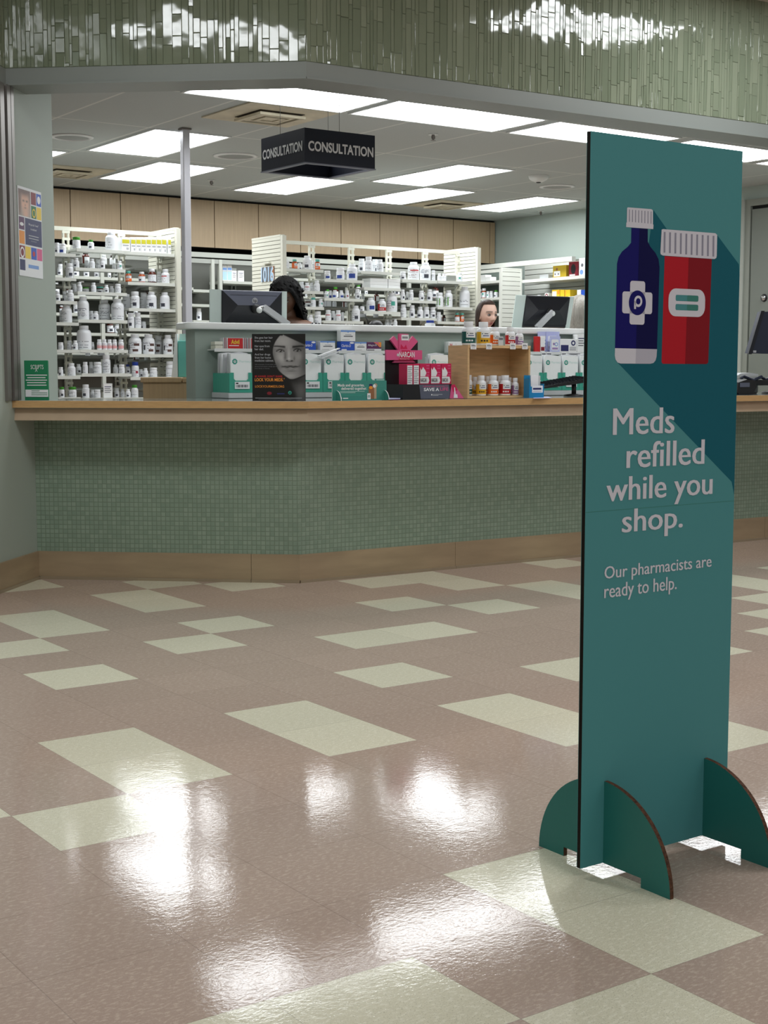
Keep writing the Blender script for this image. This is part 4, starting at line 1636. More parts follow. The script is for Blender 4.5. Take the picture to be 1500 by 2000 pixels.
for i, (x, w, h, z, kw) in enumerate(((945.5, 9, 19, zf[1], dict(body='bottle_amber', lab='label_teal')), (953.5, 7, 13, zf[1], dict(lab='label_teal')), (960, 7, 13, zf[1], {}), (969, 9, 14, zf[1], dict(cap='cap_green', lab='label_dark')),
                                     (938, 7, 18, zf[1], dict(body='bottle_brown')))):
    p = on_left_face(x)
    k = p.y / F_PX
    bottle(f'bottle beside the white slatted end panel, {("second", "third", "fourth", "fifth", "first")[i]} from left', (p.x, p.y, z + .0006), w * k, h * k, None, rz=rr.uniform(-.3, .3) - .9, group='bottles beside the slatted end', **kw)
for i, (x0, x1, y0) in enumerate(((936, 948, 537), (948.5, 957.5, 541))):
    carton('medicine_box', ('taller' if i == 0 else 'lower') + ' white box above the long haired woman, on the narrow bay', 'box', PLF.back(-.04) if False else Plane(U * (e0 + .02), RA - PI / 2), x0, x1, y0, 547, .08, 'white', 'boxes on the narrow bay', zf[0] + .0006)
PRB = Plane(U * (UW + .05), RA - PI / 2)


def y_print(mb, w, h):
    mb.rect(w * .08, h * .1, w * .55, h * .55, 'white', D1)
    mb.disc(w * .3, h * .7, h * .12, 'ink_brown', D1)
    mb.disc(w * .18, h * .3, h * .08, 'ink_grey', D1 * 2)
    mb.disc(w * .42, h * .3, h * .08, 'ink_grey', D1 * 2)


def o_print(mb, w, h):
    mb.rect(w * .06, h * .08, w * .6, h * .8, 'white', D1)
    mb.rect(w * .72, h * .4, w * .95, h * .9, 'ink_orange', D1)


def r_print(mb, w, h):
    mb.disc(w * .5, h * .5, h * .24, 'ink_black', D1, ry=h * .34)
    mb.rect(w * .1, h * .05, w * .7, h * .14, 'ink_white', D1)


def b_print(mb, w, h):
    mb.disc(w * .55, h * .6, h * .1, 'ink_grey', D1)
    mb.disc(w * .45, h * .2, h * .14, 'ink_sky', D1)


for nm, lb, x0, x1, y0, zi, m, pr, dp in (
        ('medicine_box', 'big yellow carton with white picture, top shelf of right wall', 1080, 1106, 518.5, 0, 'gold_box', y_print, .18),
        ('medicine_box', 'dark red carton beside yellow one, top shelf of right wall', 1111, 1129, 511, 0, 'ink_maroon', r_print, .16),
        ('medicine_box', 'tall white and blue carton by the teal sign edge, right wall', 1131, 1142.5, 504, 0, 'white', b_print, .1),
        ('medicine_box', 'low clear white tray of packets, top shelf of right wall', 1054, 1071, 536, 0, 'paper_grey', None, .1),
        ('medicine_box', 'yellow and white carton above the right monitor', 1078, 1093, 566, 1, 'yellow_box', o_print, .14),
        ('medicine_box', 'plain yellow carton between two on the lower right shelf', 1094, 1102, 566, 1, 'yellow_box', None, .12),
        ('medicine_box', 'yellow carton with orange stripe, rightmost of three', 1103, 1113.5, 566, 1, 'yellow_box', lambda mb, w, h: mb.rect(w * .05, h * .1, w * .2, h * .9, 'ink_orange', D1), .12),
        ('medicine_box', 'small red edged white pack above the right monitor', 1064, 1071, 572.5, 1, 'white', lambda mb, w, h: mb.ring(w * .5, h * .5, h * .2, h * .4, 'ink_maroon', D1), .06),
        ('medicine_box', 'white carton beside blue one at the teal sign edge', 1127, 1134.5, 566, 1, 'white', None, .1),
        ('medicine_box', 'blue carton half hidden by the teal sign, lower right shelf', 1135, 1148, 566, 1, 'ink_blue', None, .1)):
    carton(nm, lb, 'box', PRB, x0, x1, y0, 560, dp, m, 'cartons on the right wall shelves', zb_[zi] + .0006, pr)
for i, (x, w, h) in enumerate(((1025, 7, 7), (1033.5, 7, 6.5), (1041.5, 7, 6.5), (1053.5, 8, 8))):
    p = PRB.back(.04).pt(x, 575)
    k = p.y / F_PX
    bottle(f'small white jar above right monitor, {ORD[i]} from left', (p.x, p.y, zb_[1] + .0006), w * k, h * k, 'wide', group='jars above the right monitor')
# ------------------------------------------------------------------ things on the counter
def PC(off):
    return Plane(corner(OUT), A_R, off)


def PLc(off):
    return Plane(corner(OUT), A_L, off)


def sheet(pl, x0, y0, z0=None):
    """origin on plane pl at picture point (x0,y0); returns location and a picture->local converter"""
    s0, zz = pl.s(x0, y0)
    z0 = zz if z0 is None else z0
    p = pl.p + pl.d * s0
    return Vector((p.x, p.y, z0)), (lambda x, y: (pl.s(x, y)[0] - s0, pl.s(x, y)[1] - z0))


def text_bars(mb, f, rows, m, d):  # flat ink bars in place of rows of small print
    for x0, x1, y, h in rows:
        a, b = f(x0, y), f(x1, y - h)
        mb.rect(a[0], a[1], b[0], b[1], m, d)


def px_text(mb, f, s, x0, x1, ytop, ybot, m, d, bold=0.0):
    """fit lettering into picture rows ytop..ybot and columns x0..x1"""
    a, b = f(x0, (ytop + ybot) / 2)[0], f(x1, (ytop + ybot) / 2)[0]
    xm = (x0 + x1) / 2
    mb.text(s, m, d, box=(a, f(xm, ybot)[1], b, f(xm, ytop)[1]), bold=bold)


ZT = TOP_Z + .0012


def cross_logo(mb, x, z, r, d, m='logo_teal', inner='paper'):
    for k in range(2):
        a, b = (r, r * .55) if k == 0 else (r * .55, r)
        mb.rect(x - a, z - b, x + a, z + b, m, d, r=r * .18)
    mb.rect(x - r * .78, z - r * .78, x + r * .78, z + r * .78, m, d, r=r * .3)
    mb.disc(x, z, r * .52, inner, d * 2)
    mb.ring(x + r * .04, z + r * .06, r * .16, r * .30, m, d * 3, n=16)


# --- black photo poster in a clear stand
pl = PLc(.07)
loc, f = sheet(pl, 493.2, 783, ZT)
pw_, ph_ = f(597, 783)[0], f(545, 652)[1]
t = thing('counter_poster', 'black poster with a close-up face in a clear stand on the counter', 'poster', loc, pl.a)
LEAN = math.radians(0)
NX, NY = 130, 162


def face_shade(x, y):
    """x,y in poster units 0..650, 0..811 (y down); returns grey of the printed portrait"""
    X, Y = x + 707, y + 207
    g = lambda cx, cy, sx, sy: math.exp(-((X - cx) / sx) ** 2 - ((Y - cy) / sy) ** 2)
    sm = lambda a, b, v: (lambda q: q * q * (3 - 2 * q))(max(0, min(1, (v - a) / (b - a))))
    # outline of the face on the left and under the chin
    if Y < 430:
        le = 958 + 92 * (max(0, (430 - Y)) / 205) ** 2.2
    elif Y < 610:
        le = 958 + 52 * ((Y - 430) / 180) ** 1.6
    else:
        le = 1010 + 150 * ((Y - 610) / 140) ** 1.5
    inside = sm(-6, 10, X - le)
    jaw = 752 - max(0, X - 1205) ** 1.25 * .11 - max(0, 1185 - X) * .05
    inside *= 1 - sm(-8, 10, Y - jaw)
    v = .50 + .10 * g(1090, 300, 110, 80) - .10 * g(1300, 330, 90, 120) + .13 * g(1060, 500, 55, 60) + .10 * g(1290, 480, 45, 50)
    v += .10 * g(1170, 715, 70, 26) - .16 * g(1015, 600, 38, 90) - .10 * g(975, 470, 22, 120) - .20 * g(1345, 560, 50, 170)
    # brows, lifting away from the nose
    for cx, s in ((1040, -1), (1272, 1)):
        u = (X - cx) * s
        bl = 358 - .10 * u + .0011 * max(0, u) ** 2
        wd = 10 - .05 * u
        v -= .42 * math.exp(-((Y - bl) / max(4, wd)) ** 2) * sm(-84, -60, u) * (1 - sm(48, 88, u))
    # eyes
    for cx, cy in ((1052, 416), (1258, 410)):
        u, w = (X - cx) / 44, Y - cy
        v -= .13 * g(cx, cy - 22, 58, 12)
        top, bot = -15 * (1 - u * u), 11 * (1 - u * u)
        if abs(u) < 1:
            eye = sm(top - 2, top + 3, w) * (1 - sm(bot - 3, bot + 3, w))
            iris = 1 - sm(13, 17, math.hypot(X - cx - 3, w + 2))
            ey = .60 - .18 * abs(u)
            ey = ey * (1 - iris) + (.10 if math.hypot(X - cx - 3, w + 2) > 6 else .03) * iris
            if math.hypot(X - cx + 3, w + 7) < 4:
                ey = .85
            v = v * (1 - eye) + ey * eye
        tl = -15 * (1 - u * u) - 1
        if abs(u) < 1.15:
            v -= .45 * math.exp(-((w - tl) / 4.5) ** 2)
            v -= .14 * math.exp(-((w - bot - 2) / 4) ** 2)
            v -= .16 * math.exp(-((w - tl + 12) / 4) ** 2)
    # nose
    v -= .15 * g(1112, 455, 16, 50) + .12 * g(1108, 500, 18, 26) - .12 * g(1158, 450, 16, 70) - .12 * g(1160, 506, 20, 16)
    v -= .40 * g(1134, 530, 12, 7) + .42 * g(1192, 532, 13, 7) + .20 * g(1162, 540, 44, 7) + .14 * g(1222, 505, 10, 26)
    # mouth
    q = (X - 1172) / 108
    if abs(q) < 1:
        ln = 604 - 5 * math.cos(q * 9) * (1 - abs(q)) - 6 * q * q + 4
        up = ln - 24 * (1 - q * q) * (1 - .25 * math.exp(-(q / .12) ** 2))
        lo = ln + 32 * (1 - q * q)
        v -= .20 * sm(up - 3, up + 5, Y) * (1 - sm(ln - 2, ln + 2, Y))
        v -= .09 * sm(ln - 2, ln + 2, Y) * (1 - sm(lo - 6, lo + 4, Y))
        v += .12 * g(1185, 622, 42, 7)
        v -= .38 * math.exp(-((Y - ln) / 4) ** 2) * (1 - q ** 4)
    v -= .13 * g(1180, 655, 60, 9) + .12 * g(1070, 602, 16, 16) + .12 * g(1284, 598, 14, 16)
    v = max(.03, v) * (1 - .12 * sm(1150, 1357, X))
    nk = sm(1140 + 60 * sm(760, 1000, Y), 1215 + 60 * sm(760, 1000, Y), X) * sm(0, 30, Y - jaw)
    out = .03 + (.16 + .12 * g(1300, 900, 60, 120)) * nk * (1 - .5 * g(1230, 770, 120, 40))
    out += .25 * g(1150, 1000, 60, 10) * (1 - nk)
    out = out * (1 - inside) + v * inside
    hair = sm(-10, 10, 216 + (X - 1085) * .46 - Y) if X > 1085 else sm(-8, 8, 228 - Y)
    strand = .02 + .02 * math.sin((Y - X * .45) / 7.0)
    out = out * (1 - hair) + max(.015, strand) * hair
    return max(.012, min(.85, out))


mb = MB()
mb.colors = []
for j in range(NY + 1):
    for i in range(NX + 1):
        mb.v.append(Vector((pw_ * i / NX, -.0005, ph_ * j / NY)))
        c = face_shade(650 * i / NX, 811 * (1 - j / NY))
        c = c ** 2.0 * 1.05 + c * .05
        mb.colors.append((c, c * .985, c * .98))
mb.mi('print_photo')
for j in range(NY):
    for i in range(NX):
        a = j * (NX + 1) + i
        mb.f.append([a, a + 1, a + NX + 2, a + NX + 1]); mb.m.append(0); mb.sm.append(False)
mb.build('photo', t)
mb = MB()
mb.box((0, 0, 0), (pw_, .003, ph_), 'ink_black')
mb.box((pw_ * .1, .003, .0), (pw_ * .9, .09, .003), 'acrylic')
mb.extrude_xz([(pw_ * .1, 0), (pw_ * .9, 0), (pw_ * .9, ph_ * .3), (pw_ * .1, ph_ * .3)], .085, .088, 'acrylic')
mb.build('stand', t)
mb = MB()
q = lambda X, Y: ((X - 707) / 650 * pw_, (1018 - Y) / 811 * ph_)


def pt_(s, X0, X1, Y0, Y1, m, bold=.008):
    a, b = q(X0, Y1), q(X1, Y0)
    mb.text(s, m, .0014, box=(a[0], a[1], b[0], b[1]), bold=bold)


for s, X1, Y in (('She gets her hair', 962, 240), ('from her mom.', 938, 278), ('Her eyes from', 922, 342), ('her dad.', 850, 378), ('And her drugs', 930, 442), ('from her home', 938, 480), ('medicine cabinet.', 972, 516)):
    pt_(s, 740, X1, Y, Y + (32 if any(c in s for c in 'gyp') else 26), 'ink_lightgrey')
for s, X1, Y in (('70% of people 12 and older who', 1010, 570), ('abuse prescription drugs get them', 1036, 594), ('from family or friends.', 922, 618)):
    pt_(s, 740, X1, Y, Y + 15, 'ink_grey')
pt_('BE AWARE. DON’T SHARE.', 740, 1080, 708, 732, 'ink_red')
pt_('LOCK YOUR MEDS.', 738, 1086, 742, 780, 'ink_orange', .02)
a = q(1097, 747)
mb.ring(a[0], a[1], .0016, .0026, 'ink_orange', .0014)
pt_('LOCKYOURMEDS.ORG', 742, 1097, 828, 856, 'ink_orange')
a, b = q(742, 986), q(1312, 980)
mb.rect(a[0], a[1], b[0], b[1], 'ink_lightgrey', .0014)
a, b = q(780, 1000), q(1290, 996)
mb.rect(a[0], a[1], b[0], b[1], 'ink_grey', .0014)
a = q(915, 925)
mb.disc(a[0], a[1], .012, 'ink_maroon', .0014, ry=.008)
a, b = q(1010, 938), q(1100, 922)
mb.rect(a[0], a[1], b[0], b[1], 'ink_navy', .0014)
a = q(1166, 918)
cross_logo(mb, a[0], a[1], .0085, .0014, inner='ink_black')
mb.build('lettering', t)

# --- green card holder by the jamb
pl = PLc(.075)
loc, f = sheet(pl, 48.5, 781.5, ZT)
w_, h_ = f(95, 781)[0], f(70, 704)[1]
t = thing('card_holder', 'green card reading SCRIPTS standing at the left counter end', 'card holder', loc, pl.a)
mb = MB()
mb.box((0, 0, 0), (w_, .012, h_), 'scripts_green', bev=.002)
mb.build('holder', t)
mb = MB()
px_text(mb, f, 'SCRIPTS', 60, 85, 712.5, 721, 'ink_white', D1 * 2)
px_text(mb, f, '℞' if False else 'X', 68.5, 73.5, 719, 726, 'ink_white', D1 * 2)
for i, (x0, x1) in enumerate(((51, 92), (53.5, 89), (50.5, 92), (53, 90), (53, 91))):
    yy = 733.5 + i * 4.9
    text_bars(mb, f, [(x0, x1, yy, 1.7)], 'ink_white', D1 * 2)
mb.build('print', t)
mb = MB()
a, b = f(50.5, 775), f(94, 761)
mb.box((a[0], -.004, a[1]), (b[0], -.0002, b[1]), 'paper')
for x0, x1, yy in ((62, 78, 764), (62, 93, 768), (62, 93, 771.5)):
    c, e = f(x0, yy), f(x1, yy - 1)
    mb.rect(c[0], c[1], e[0], e[1], 'ink_green', .0046)
mb.build('pocket_card', t)

# --- child poster on the jamb
pj_ = Plane(WALL_P + WALL_N * .0015, math.atan2(WALL_D.y, WALL_D.x))
cor = [pj_.pt(*p) for p in ((38.5, 538), (85, 545), (79, 375), (32.5, 362))]
s0, z0_ = pj_.s(38.5, 538)
s1 = pj_.s(82, 460)[0]
s0 = pj_.s(35.5, 450)[0]
z0_ = (cor[0].z + cor[1].z) / 2
z1_ = (cor[2].z + cor[3].z) / 2
p = pj_.p + pj_.d * s0
t = thing('wall_poster', 'colourful medicine poster with a child face taped to the grey jamb', 'poster', (p.x, p.y, z0_), pj_.a)
w, h = s1 - s0, z1_ - z0_
mb = MB()
mb.box((0, -.0008, 0), (w, 0, h), 'paper')
mb.build('sheet', t)
mb = MB()
cell = lambda x0, y0, x1, y1, m, d=.0012: mb.rect(w * x0, h * (1 - y1), w * x1, h * (1 - y0), m, d)
cell(.55, .03, .76, .17, 'ink_maroon'); cell(.78, .03, .98, .17, 'ink_blue'); cell(.55, .185, .76, .325, 'ink_green'); cell(.78, .185, .98, .325, 'ink_yellow')
cell(.03, .34, .25, .48, 'ink_purple'); cell(.03, .495, .25, .64, 'ink_orange')
cell(.28, .34, .98, .64, 'ink_navy')
cell(.03, .66, .25, .795, 'ink_maroon'); cell(.27, .66, .49, .795, 'ink_yellow'); cell(.51, .66, .74, .795, 'ink_blue'); cell(.76, .66, .98, .795, 'ink_pink')
cell(.03, .815, .25, .935, 'ink_navy'); cell(.38, .86, .82, .90, 'ink_sky')
mb.disc(w * .88, h * .90, w * .07, 'ink_white', .0016, ry=h * .045)
mb.ring(w * .66, h * .735, w * .05, w * .075, 'ink_yellow', .0016)
mb.disc(w * .14, h * .58, w * .08, 'ink_white', .0016, ry=h * .02)
mb.ring(w * .14, h * .265, w * .06, w * .09, 'ink_white', .0016)
mb.disc(w * .62, h * .27, w * .05, 'ink_red', .0016, ry=h * .03)
mb.text('We put the "mmm"', 'ink_white', .0016, center=(w * .63, h * .585), size=h * .026)
mb.text('in medicine!', 'ink_white', .0016, center=(w * .63, h * .535), size=h * .026)
for i in range(2):
    mb.rect(w * .42, h * (.465 - .03 * i), w * .84, h * (.475 - .03 * i), 'ink_lightgrey', .0016)
mb.text('SEE THE PHARMACIST', 'ink_lightgrey', .0016, center=(w * .63, h * .405), size=h * .012)
mb.build('print', t)
mb = MB()
mb.colors = []
NX = NY = 30
mb.mi('print_photo')


def kid(u, v):
    g = lambda cx, cy, sx, sy: math.exp(-((u - cx) / sx) ** 2 - ((v - cy) / sy) ** 2)
    c = Vector((.62, .58, .55))
    face = min(1, 1.6 * g(.55, .45, .32, .36) ** .8)
    c = c.lerp(Vector((.86, .66, .55)), face)
    hair = max(0, 1.4 * g(.5, .02, .55, .18)) + .8 * g(.1, .5, .12, .5) + .6 * g(1, .3, .12, .4)
    c = c.lerp(Vector((.38, .22, .16)), min(1, hair))
    dark = .7 * g(.42, .42, .08, .035) + .7 * g(.70, .42, .08, .035) + .35 * g(.57, .57, .05, .03) + .5 * g(.56, .68, .10, .025)
    c = c * (1 - min(.8, dark))
    c = c.lerp(Vector((.85, .66, .56)), min(1, 1.2 * g(.6, .9, .22, .14)))
    return [lin(max(0, min(1, k)) * 255) for k in c]


for j in range(NY + 1):
    for i in range(NX + 1):
        mb.v.append(Vector((w * (.03 + .49 * i / NX), -.0013, h * (.97 - .295 * (1 - j / NY)))))
        mb.colors.append(kid(i / NX, 1 - j / NY))
for j in range(NY):
    for i in range(NX):
        a = j * (NX + 1) + i
        mb.f.append([a, a + 1, a + NX + 2, a + NX + 1]); mb.m.append(0); mb.sm.append(False)
mb.build('photo', t)

# --- teal delivery card
pl = PC(.045)
loc, f = sheet(pl, 649, 783, ZT)
w_, h_ = f(755, 783)[0], f(702, 743.5)[1]
t = thing('delivery_card', 'teal counter card reading Meds and groceries, delivered together', 'card', loc, pl.a)
mb = MB()
tb = (f(732, 743)[0], f(752, 743)[0])
mb.extrude_xz([(0, 0), (w_, 0), (w_, h_), (tb[1], h_), (tb[1], h_ + .009), (tb[0], h_ + .009), (tb[0], h_), (0, h_)], 0, .004, 'card_teal', side='paper')
mb.build('panel', t)
for x in (w_ * .07, w_ * .95):
    mb = MB()
    pts = [(0, 0)] + [(-.045 * math.cos(PI / 2 * i / 8), .050 * math.sin(PI / 2 * i / 8)) for i in range(9)]
    v = [(x + s, p[0], p[1]) for s in (0, .004) for p in pts]
    n = len(pts)
    mb.add(v, [list(range(n)), list(range(n, 2 * n))[::-1]], 'card_teal')
    mb.add(v, [(i, n + i, n + (i + 1) % n, (i + 1) % n) for i in range(n)], 'paper')
    mb.build('foot', t)
mb = MB()
px_text(mb, f, 'Meds and groceries,', 659.5, 711.5, 749.5, 756.5, 'ink_white', D1, .015)
px_text(mb, f, 'delivered together.', 666.5, 716.5, 756, 763, 'ink_white', D1, .015)
for x0, x1, y in ((664, 712, 765), (664, 694, 767.5)):
    a, b = f(x0, y), f(x1, y - 1.2)
    mb.rect(a[0], a[1], b[0], b[1], 'logo_pale', D1)
for x0, x1, y in ((664, 712, 771), (664, 706, 773.5)):
    a, b = f(x0, y), f(x1, y - 1)
    mb.rect(a[0], a[1], b[0], b[1], 'logo_teal', D1)
a = f(665.7, 778)
mb.ring(a[0], a[1], .003, .006, 'ink_white', D1)
a, b = f(670, 779), f(680, 777)
mb.rect(a[0], a[1], b[0], b[1], 'ink_white', D1)
a, b = f(720, 779), f(735, 757)
mb.rect(a[0], a[1], b[0], b[1], 'ink_brown', D1)
mb.poly([(b[0], b[1]), (b[0], a[1]), (b[0] - (b[0] - a[0]) * .3, a[1]), (b[0] - (b[0] - a[0]) * .3, b[1])][::-1], 'apron_brown', D1 * 2)
c, e = f(721, 757), f(727, 750)
mb.rect(c[0], c[1], e[0], e[1], 'ink_navy', D1 * 2)
c = f(724, 757); mb.disc(c[0], c[1], .011, 'ink_orange', D1 * 3, ry=.008)
c = f(731, 754); mb.disc(c[0], c[1], .009, 'ink_white', D1 * 3, ry=.009)
c = f(733, 753); mb.ring(c[0], c[1], .006, .011, 'apron_brown', D1 * 2)
c, e = f(717, 780), f(723.5, 768)
mb.rect(c[0], c[1], e[0], e[1], 'paper', D1 * 3)
c = f(720.2, 774); mb.ring(c[0], c[1], .003, .006, 'card_teal', D1 * 4)
c, e = f(735, 742.6), f(750, 741.2)
mb.rect(c[0], c[1], e[0], e[1], 'logo_pale', D1)
mb.build('print', t)

# --- nasal spray display
pl = PC(.17)
loc, f = sheet(pl, 787, 778, ZT)
t = thing('display_stand', 'black and pink counter display with a big pink asterisk and NARCAN lettering', 'display stand', loc, pl.a)
wb_, hb_ = f(882, 778)[0], f(835, 750.5)[1]
mb = MB()
mb.box((0, 0, 0), (wb_, .004, hb_), 'ink_black')
mb.box((0, .004, 0), (.004, .20, hb_), 'ink_black')
mb.box((wb_ - .004, .004, 0), (wb_, .20, .0065), 'ink_black')
mb.box((.004, .004, 0), (wb_ - .004, .20, .006), 'ink_black')
mb.build('tray', t)
mb = MB()
c = f(826, 664)
bl, br = f(789, 700)[0], f(854, 700)[0]
mb.box((bl + .012, .196, .006), (br + .01, .20, c[1]), 'ink_black')
mb.build('back_board', t)
mb = MB()


def bar(pts, y, th, m):
    mb.extrude_xz([f(*p) for p in pts], y, y + th, m)


YB = .165
bar([(799, 662), (806, 655), (838, 699), (830, 706)][::-1], YB + .01, .014, 'ink_pink')
bar([(843, 655), (853, 666), (820, 704), (812, 700)][::-1], YB + .01, .014, 'ink_pink')
bar([(803, 708), (812, 699), (838, 699), (848, 708)], YB + .008, .012, 'ink_pink')
bar([(815, 650), (815, 696), (833, 696), (833, 651)], YB + .004, .014, 'ink_pink')
bar([(787, 682.5), (788, 703), (858.5, 702), (858.5, 683.5)], YB - .004, .012, 'ink_pink')
mb.build('asterisk', t)
mb = MB()
M_ = Matrix.Translation((0, YB - .004, 0))
tri = [f(808, 702.5), f(842, 702), f(826, 680)]
mb.poly([f(812, 702.5), f(842, 702), f(834, 683.5), (f(826, 688)[0], f(826, 683.5)[1]), f(818, 683)], 'ink_magenta', D1, M_)
a, b = f(813, 697.5), f(843.5, 686.5)
mb.text('NARCAN', 'ink_white', D1 * 2, M_, box=(a[0], a[1], b[0], b[1]), bold=.02)
c = f(810.5, 692.5)
for i in range(6):
    aa = PI * i / 6
    mb.poly([(c[0] + math.cos(aa + q_) * .0075 * s_, c[1] + math.sin(aa + q_) * .0075 * s_) for q_, s_ in ((-.2, 1), (.2, 1), (PI - .2, 1), (PI + .2, 1))], 'ink_white', D1 * 2, M_)
a, b = f(814, 701.8), f(833, 699.3)
mb.text('Nasal Spray 4 mg', 'ink_white', D1 * 2, M_, box=(a[0], a[1], b[0], b[1]))
M2_ = Matrix.Translation((0, YB + .004, 0))
mb.poly([f(817, 681), f(831, 681), f(828, 672), f(824, 678), f(818, 671)], 'ink_magenta', D1, M2_)
a, b = f(819, 663.5), f(833.5, 652.5)
mb.rect(a[0], a[1], b[0], b[1], 'paper', D1 * 2, M2_)
a, b = f(821, 660), f(832, 656)
for k_ in range(4):
    mb.rect(a[0] + (b[0] - a[0]) * k_ / 4, a[1], a[0] + (b[0] - a[0]) * (k_ + .7) / 4, b[1], 'ink_grey', D1 * 3, M2_)
mb.build('header_print', t)
mb = MB()
mb.poly([(wb_ * .36, .001), (wb_ - .002, .001), (wb_ * .94, hb_ - .002), (wb_ * .33, hb_ - .002)], 'monitor_grey', D1)
px_text(mb, f, 'EVERYONE HAS THE POWER TO', 826, 874, 753.5, 756, 'ink_pink', D1 * 2)
px_text(mb, f, 'SAVE A', 827.5, 857.5, 757.5, 764, 'ink_white', D1 * 2, .03)
px_text(mb, f, 'LIFE', 859.5, 875.5, 757, 763, 'ink_pink', D1 * 2, .015)
for x0, x1, y in ((845, 864, 771), (845, 856, 773)):
    a, b = f(x0, y), f(x1, y - 1.3)
    mb.rect(a[0], a[1], b[0], b[1], 'ink_lightgrey', D1 * 2)
c = f(843, 771); mb.disc(c[0], c[1], .004, 'ink_white', D1 * 2)
mb.build('base_print', t)
mb = MB()
a, b, c = f(880, 751), f(905, 778), f(878, 778)
mb.extrude_xz([c, b, f(887, 751), f(881, 752)], -.004, .0, 'ink_pink')
mb.poly([f(880.5, 752), f(887, 750.5), f(893, 762), f(884, 766)][::-1], 'ink_magenta', D1, Matrix.Translation((0, -.004, 0)))
c, e = f(886.5, 770), f(887.8, 756.5)
M3 = Matrix.Translation((0, -.004, 0))
mb.poly([f(886, 770), f(889, 770), f(887.4, 756.5), f(886, 756.5)], 'ink_white', D1 * 2, M3)
mb.poly([f(885, 777), f(893, 777), f(892, 770), f(885.5, 770)], 'ink_white', D1 * 2, M3)
mb.build('side_flap', t)


def spray_front(mb, w, h):
    mb.poly([(w * .04, h * .62), (w * .5, h * .62), (w * .62, h * .72), (w * .52, h * .80), (w * .42, h * .84), (w * .3, h * .90), (w * .15, h * .80), (w * .04, h * .88)], 'ink_white', D1)
    mb.poly([(w * .02, h * .41), (w * .80, h * .41), (w * .90, h * .50), (w * .80, h * .61), (w * .02, h * .61)], 'ink_white', D1 * 2)
    mb.text('NARCAN', 'ink_black', D1 * 3, box=(w * .06, h * .45, w * .62, h * .57), bold=.01)
    mb.poly([(w * .04, h * .08), (w * .15, h * .2), (w * .28, h * .12), (w * .4, h * .2), (w * .55, h * .26), (w * .45, h * .37), (w * .04, h * .37)], 'ink_white', D1)
    for zz in (.92, .84, .72, .64, .28, .22, .16):
        mb.rect(w * .62, h * zz, w * .9, h * (zz + .03), 'ink_pink', D1)


def spray_side(mb, w, h):
    mb.rect(w * .08, h * .36, w * .92, h * .95, 'paper', D1)
    for i in range(9):
        mb.rect(w * .14, h * (.88 - .055 * i), w * (.85 - .2 * (i % 3 == 2)), h * (.895 - .055 * i), 'ink_grey', D1 * 2)
    mb.rect(w * .2, h * .1, w * .8, h * .12, 'ink_pink', D1)


zb_ = ZT + .008
plb = PC(.17 + .045)
for i, (x0, x1) in enumerate(((820, 840.5), (841.3, 861.8), (862.6, 884))):
    carton('spray_box', f'magenta nasal spray box showing its front, {ORD[i]} from left in the display', 'box', plb, x0, x1 - (2.4 if i == 2 else 0), 710, 750, .035, 'ink_magenta', 'nasal spray boxes', zb_, spray_front)
plb = PC(.17 + .04)
for i, (x0, x1) in enumerate(((794.5, 806.3), (807, 819))):
    carton('spray_box', f'magenta nasal spray box turned to its text side, {("left", "right")[i]} of the two', 'box', plb, x0, x1, 710.5, 750, .075, 'ink_magenta', 'nasal spray boxes', zb_, spray_side)

# --- wooden box shelf with vitamin bottles
pl = PC(.16)
loc, f = sheet(pl, 913, 778, ZT)
wx, hz = f(1035, 776)[0], f(913, 674)[1]
RW = Matrix.Rotation(A_R, 4, 'Z')
dep = .17
for k in range(40):
    pb = Vector((loc.x, loc.y, 0)) + pl.n * dep
    px = 750 + F_PX * pb.x / (pb.y * math.cos(TILT) - (1.05 - CAM_H) * math.sin(TILT))
    if px < 875.5:
        break
    dep += .004
t = thing('wooden_box', 'open fronted plywood box shelf holding vitamin bottles on the counter', 'box shelf', loc, pl.a)
th_ = .012
mb = MB(); mb.box((0, 0, 0), (th_, dep, hz - .014), 'box_wood'); mb.build('side_panel', t)
mb = MB(); mb.box((wx - th_, 0, 0), (wx, dep, hz - .014), 'box_wood'); mb.build('side_panel', t)
mb = MB(); mb.box((0, -.002, hz - .014), (wx, dep, hz), 'box_wood'); tp_ = mb.build('top_panel', t)
mb = MB(); mb.box((th_, 0, 0), (wx - th_, dep - .008, .012), 'box_wood'); mb.build('bottom_panel', t)
mb = MB(); mb.box((th_, dep - .008, .0), (wx - th_, dep, hz - .014), 'box_wood'); mb.build('back_panel', t)
for i, x in enumerate((923.5, 954, 1000.5, 1024)):
    c = f(x, 676)
    mb = MB()
    mb.box((c[0] - .019, -.006, c[1] - .017), (c[0] + .019, -.004, c[1] + .016), 'paper')
    for k_ in range(4):
        mb.rect(c[0] - .013 + .007 * k_, c[1] - .002, c[0] - .0085 + .007 * k_, c[1] + .008 - .003 * (k_ == 3), 'ink_grey', .0066)
    mb.rect(c[0] - .01, c[1] - .011, c[0] + .01, c[1] - .008, 'ink_lightgrey', .0066)
    mb.build('price_tag', tp_)
mb = MB()
c = f(981, 670)
mb.box((c[0] - .016, .012, hz), (c[0] + .016, .016, hz + .048), 'paper_grey')
mb.rect(c[0] - .013, hz + .03, c[0] + .013, hz + .042, 'ink_grey', -.0114)
mb.build('tag_holder', tp_)
ztop = loc.z + hz + .0008
zin = loc.z + .0128
VB = [('dark green', 'label_darkgreen'), ('yellow', 'label_yellow'), ('orange', 'label_orange_' if False else 'label_orange'), ('red', 'label_red'), ('lilac', 'label_lilac')]
plb = PC(.16 + .055)
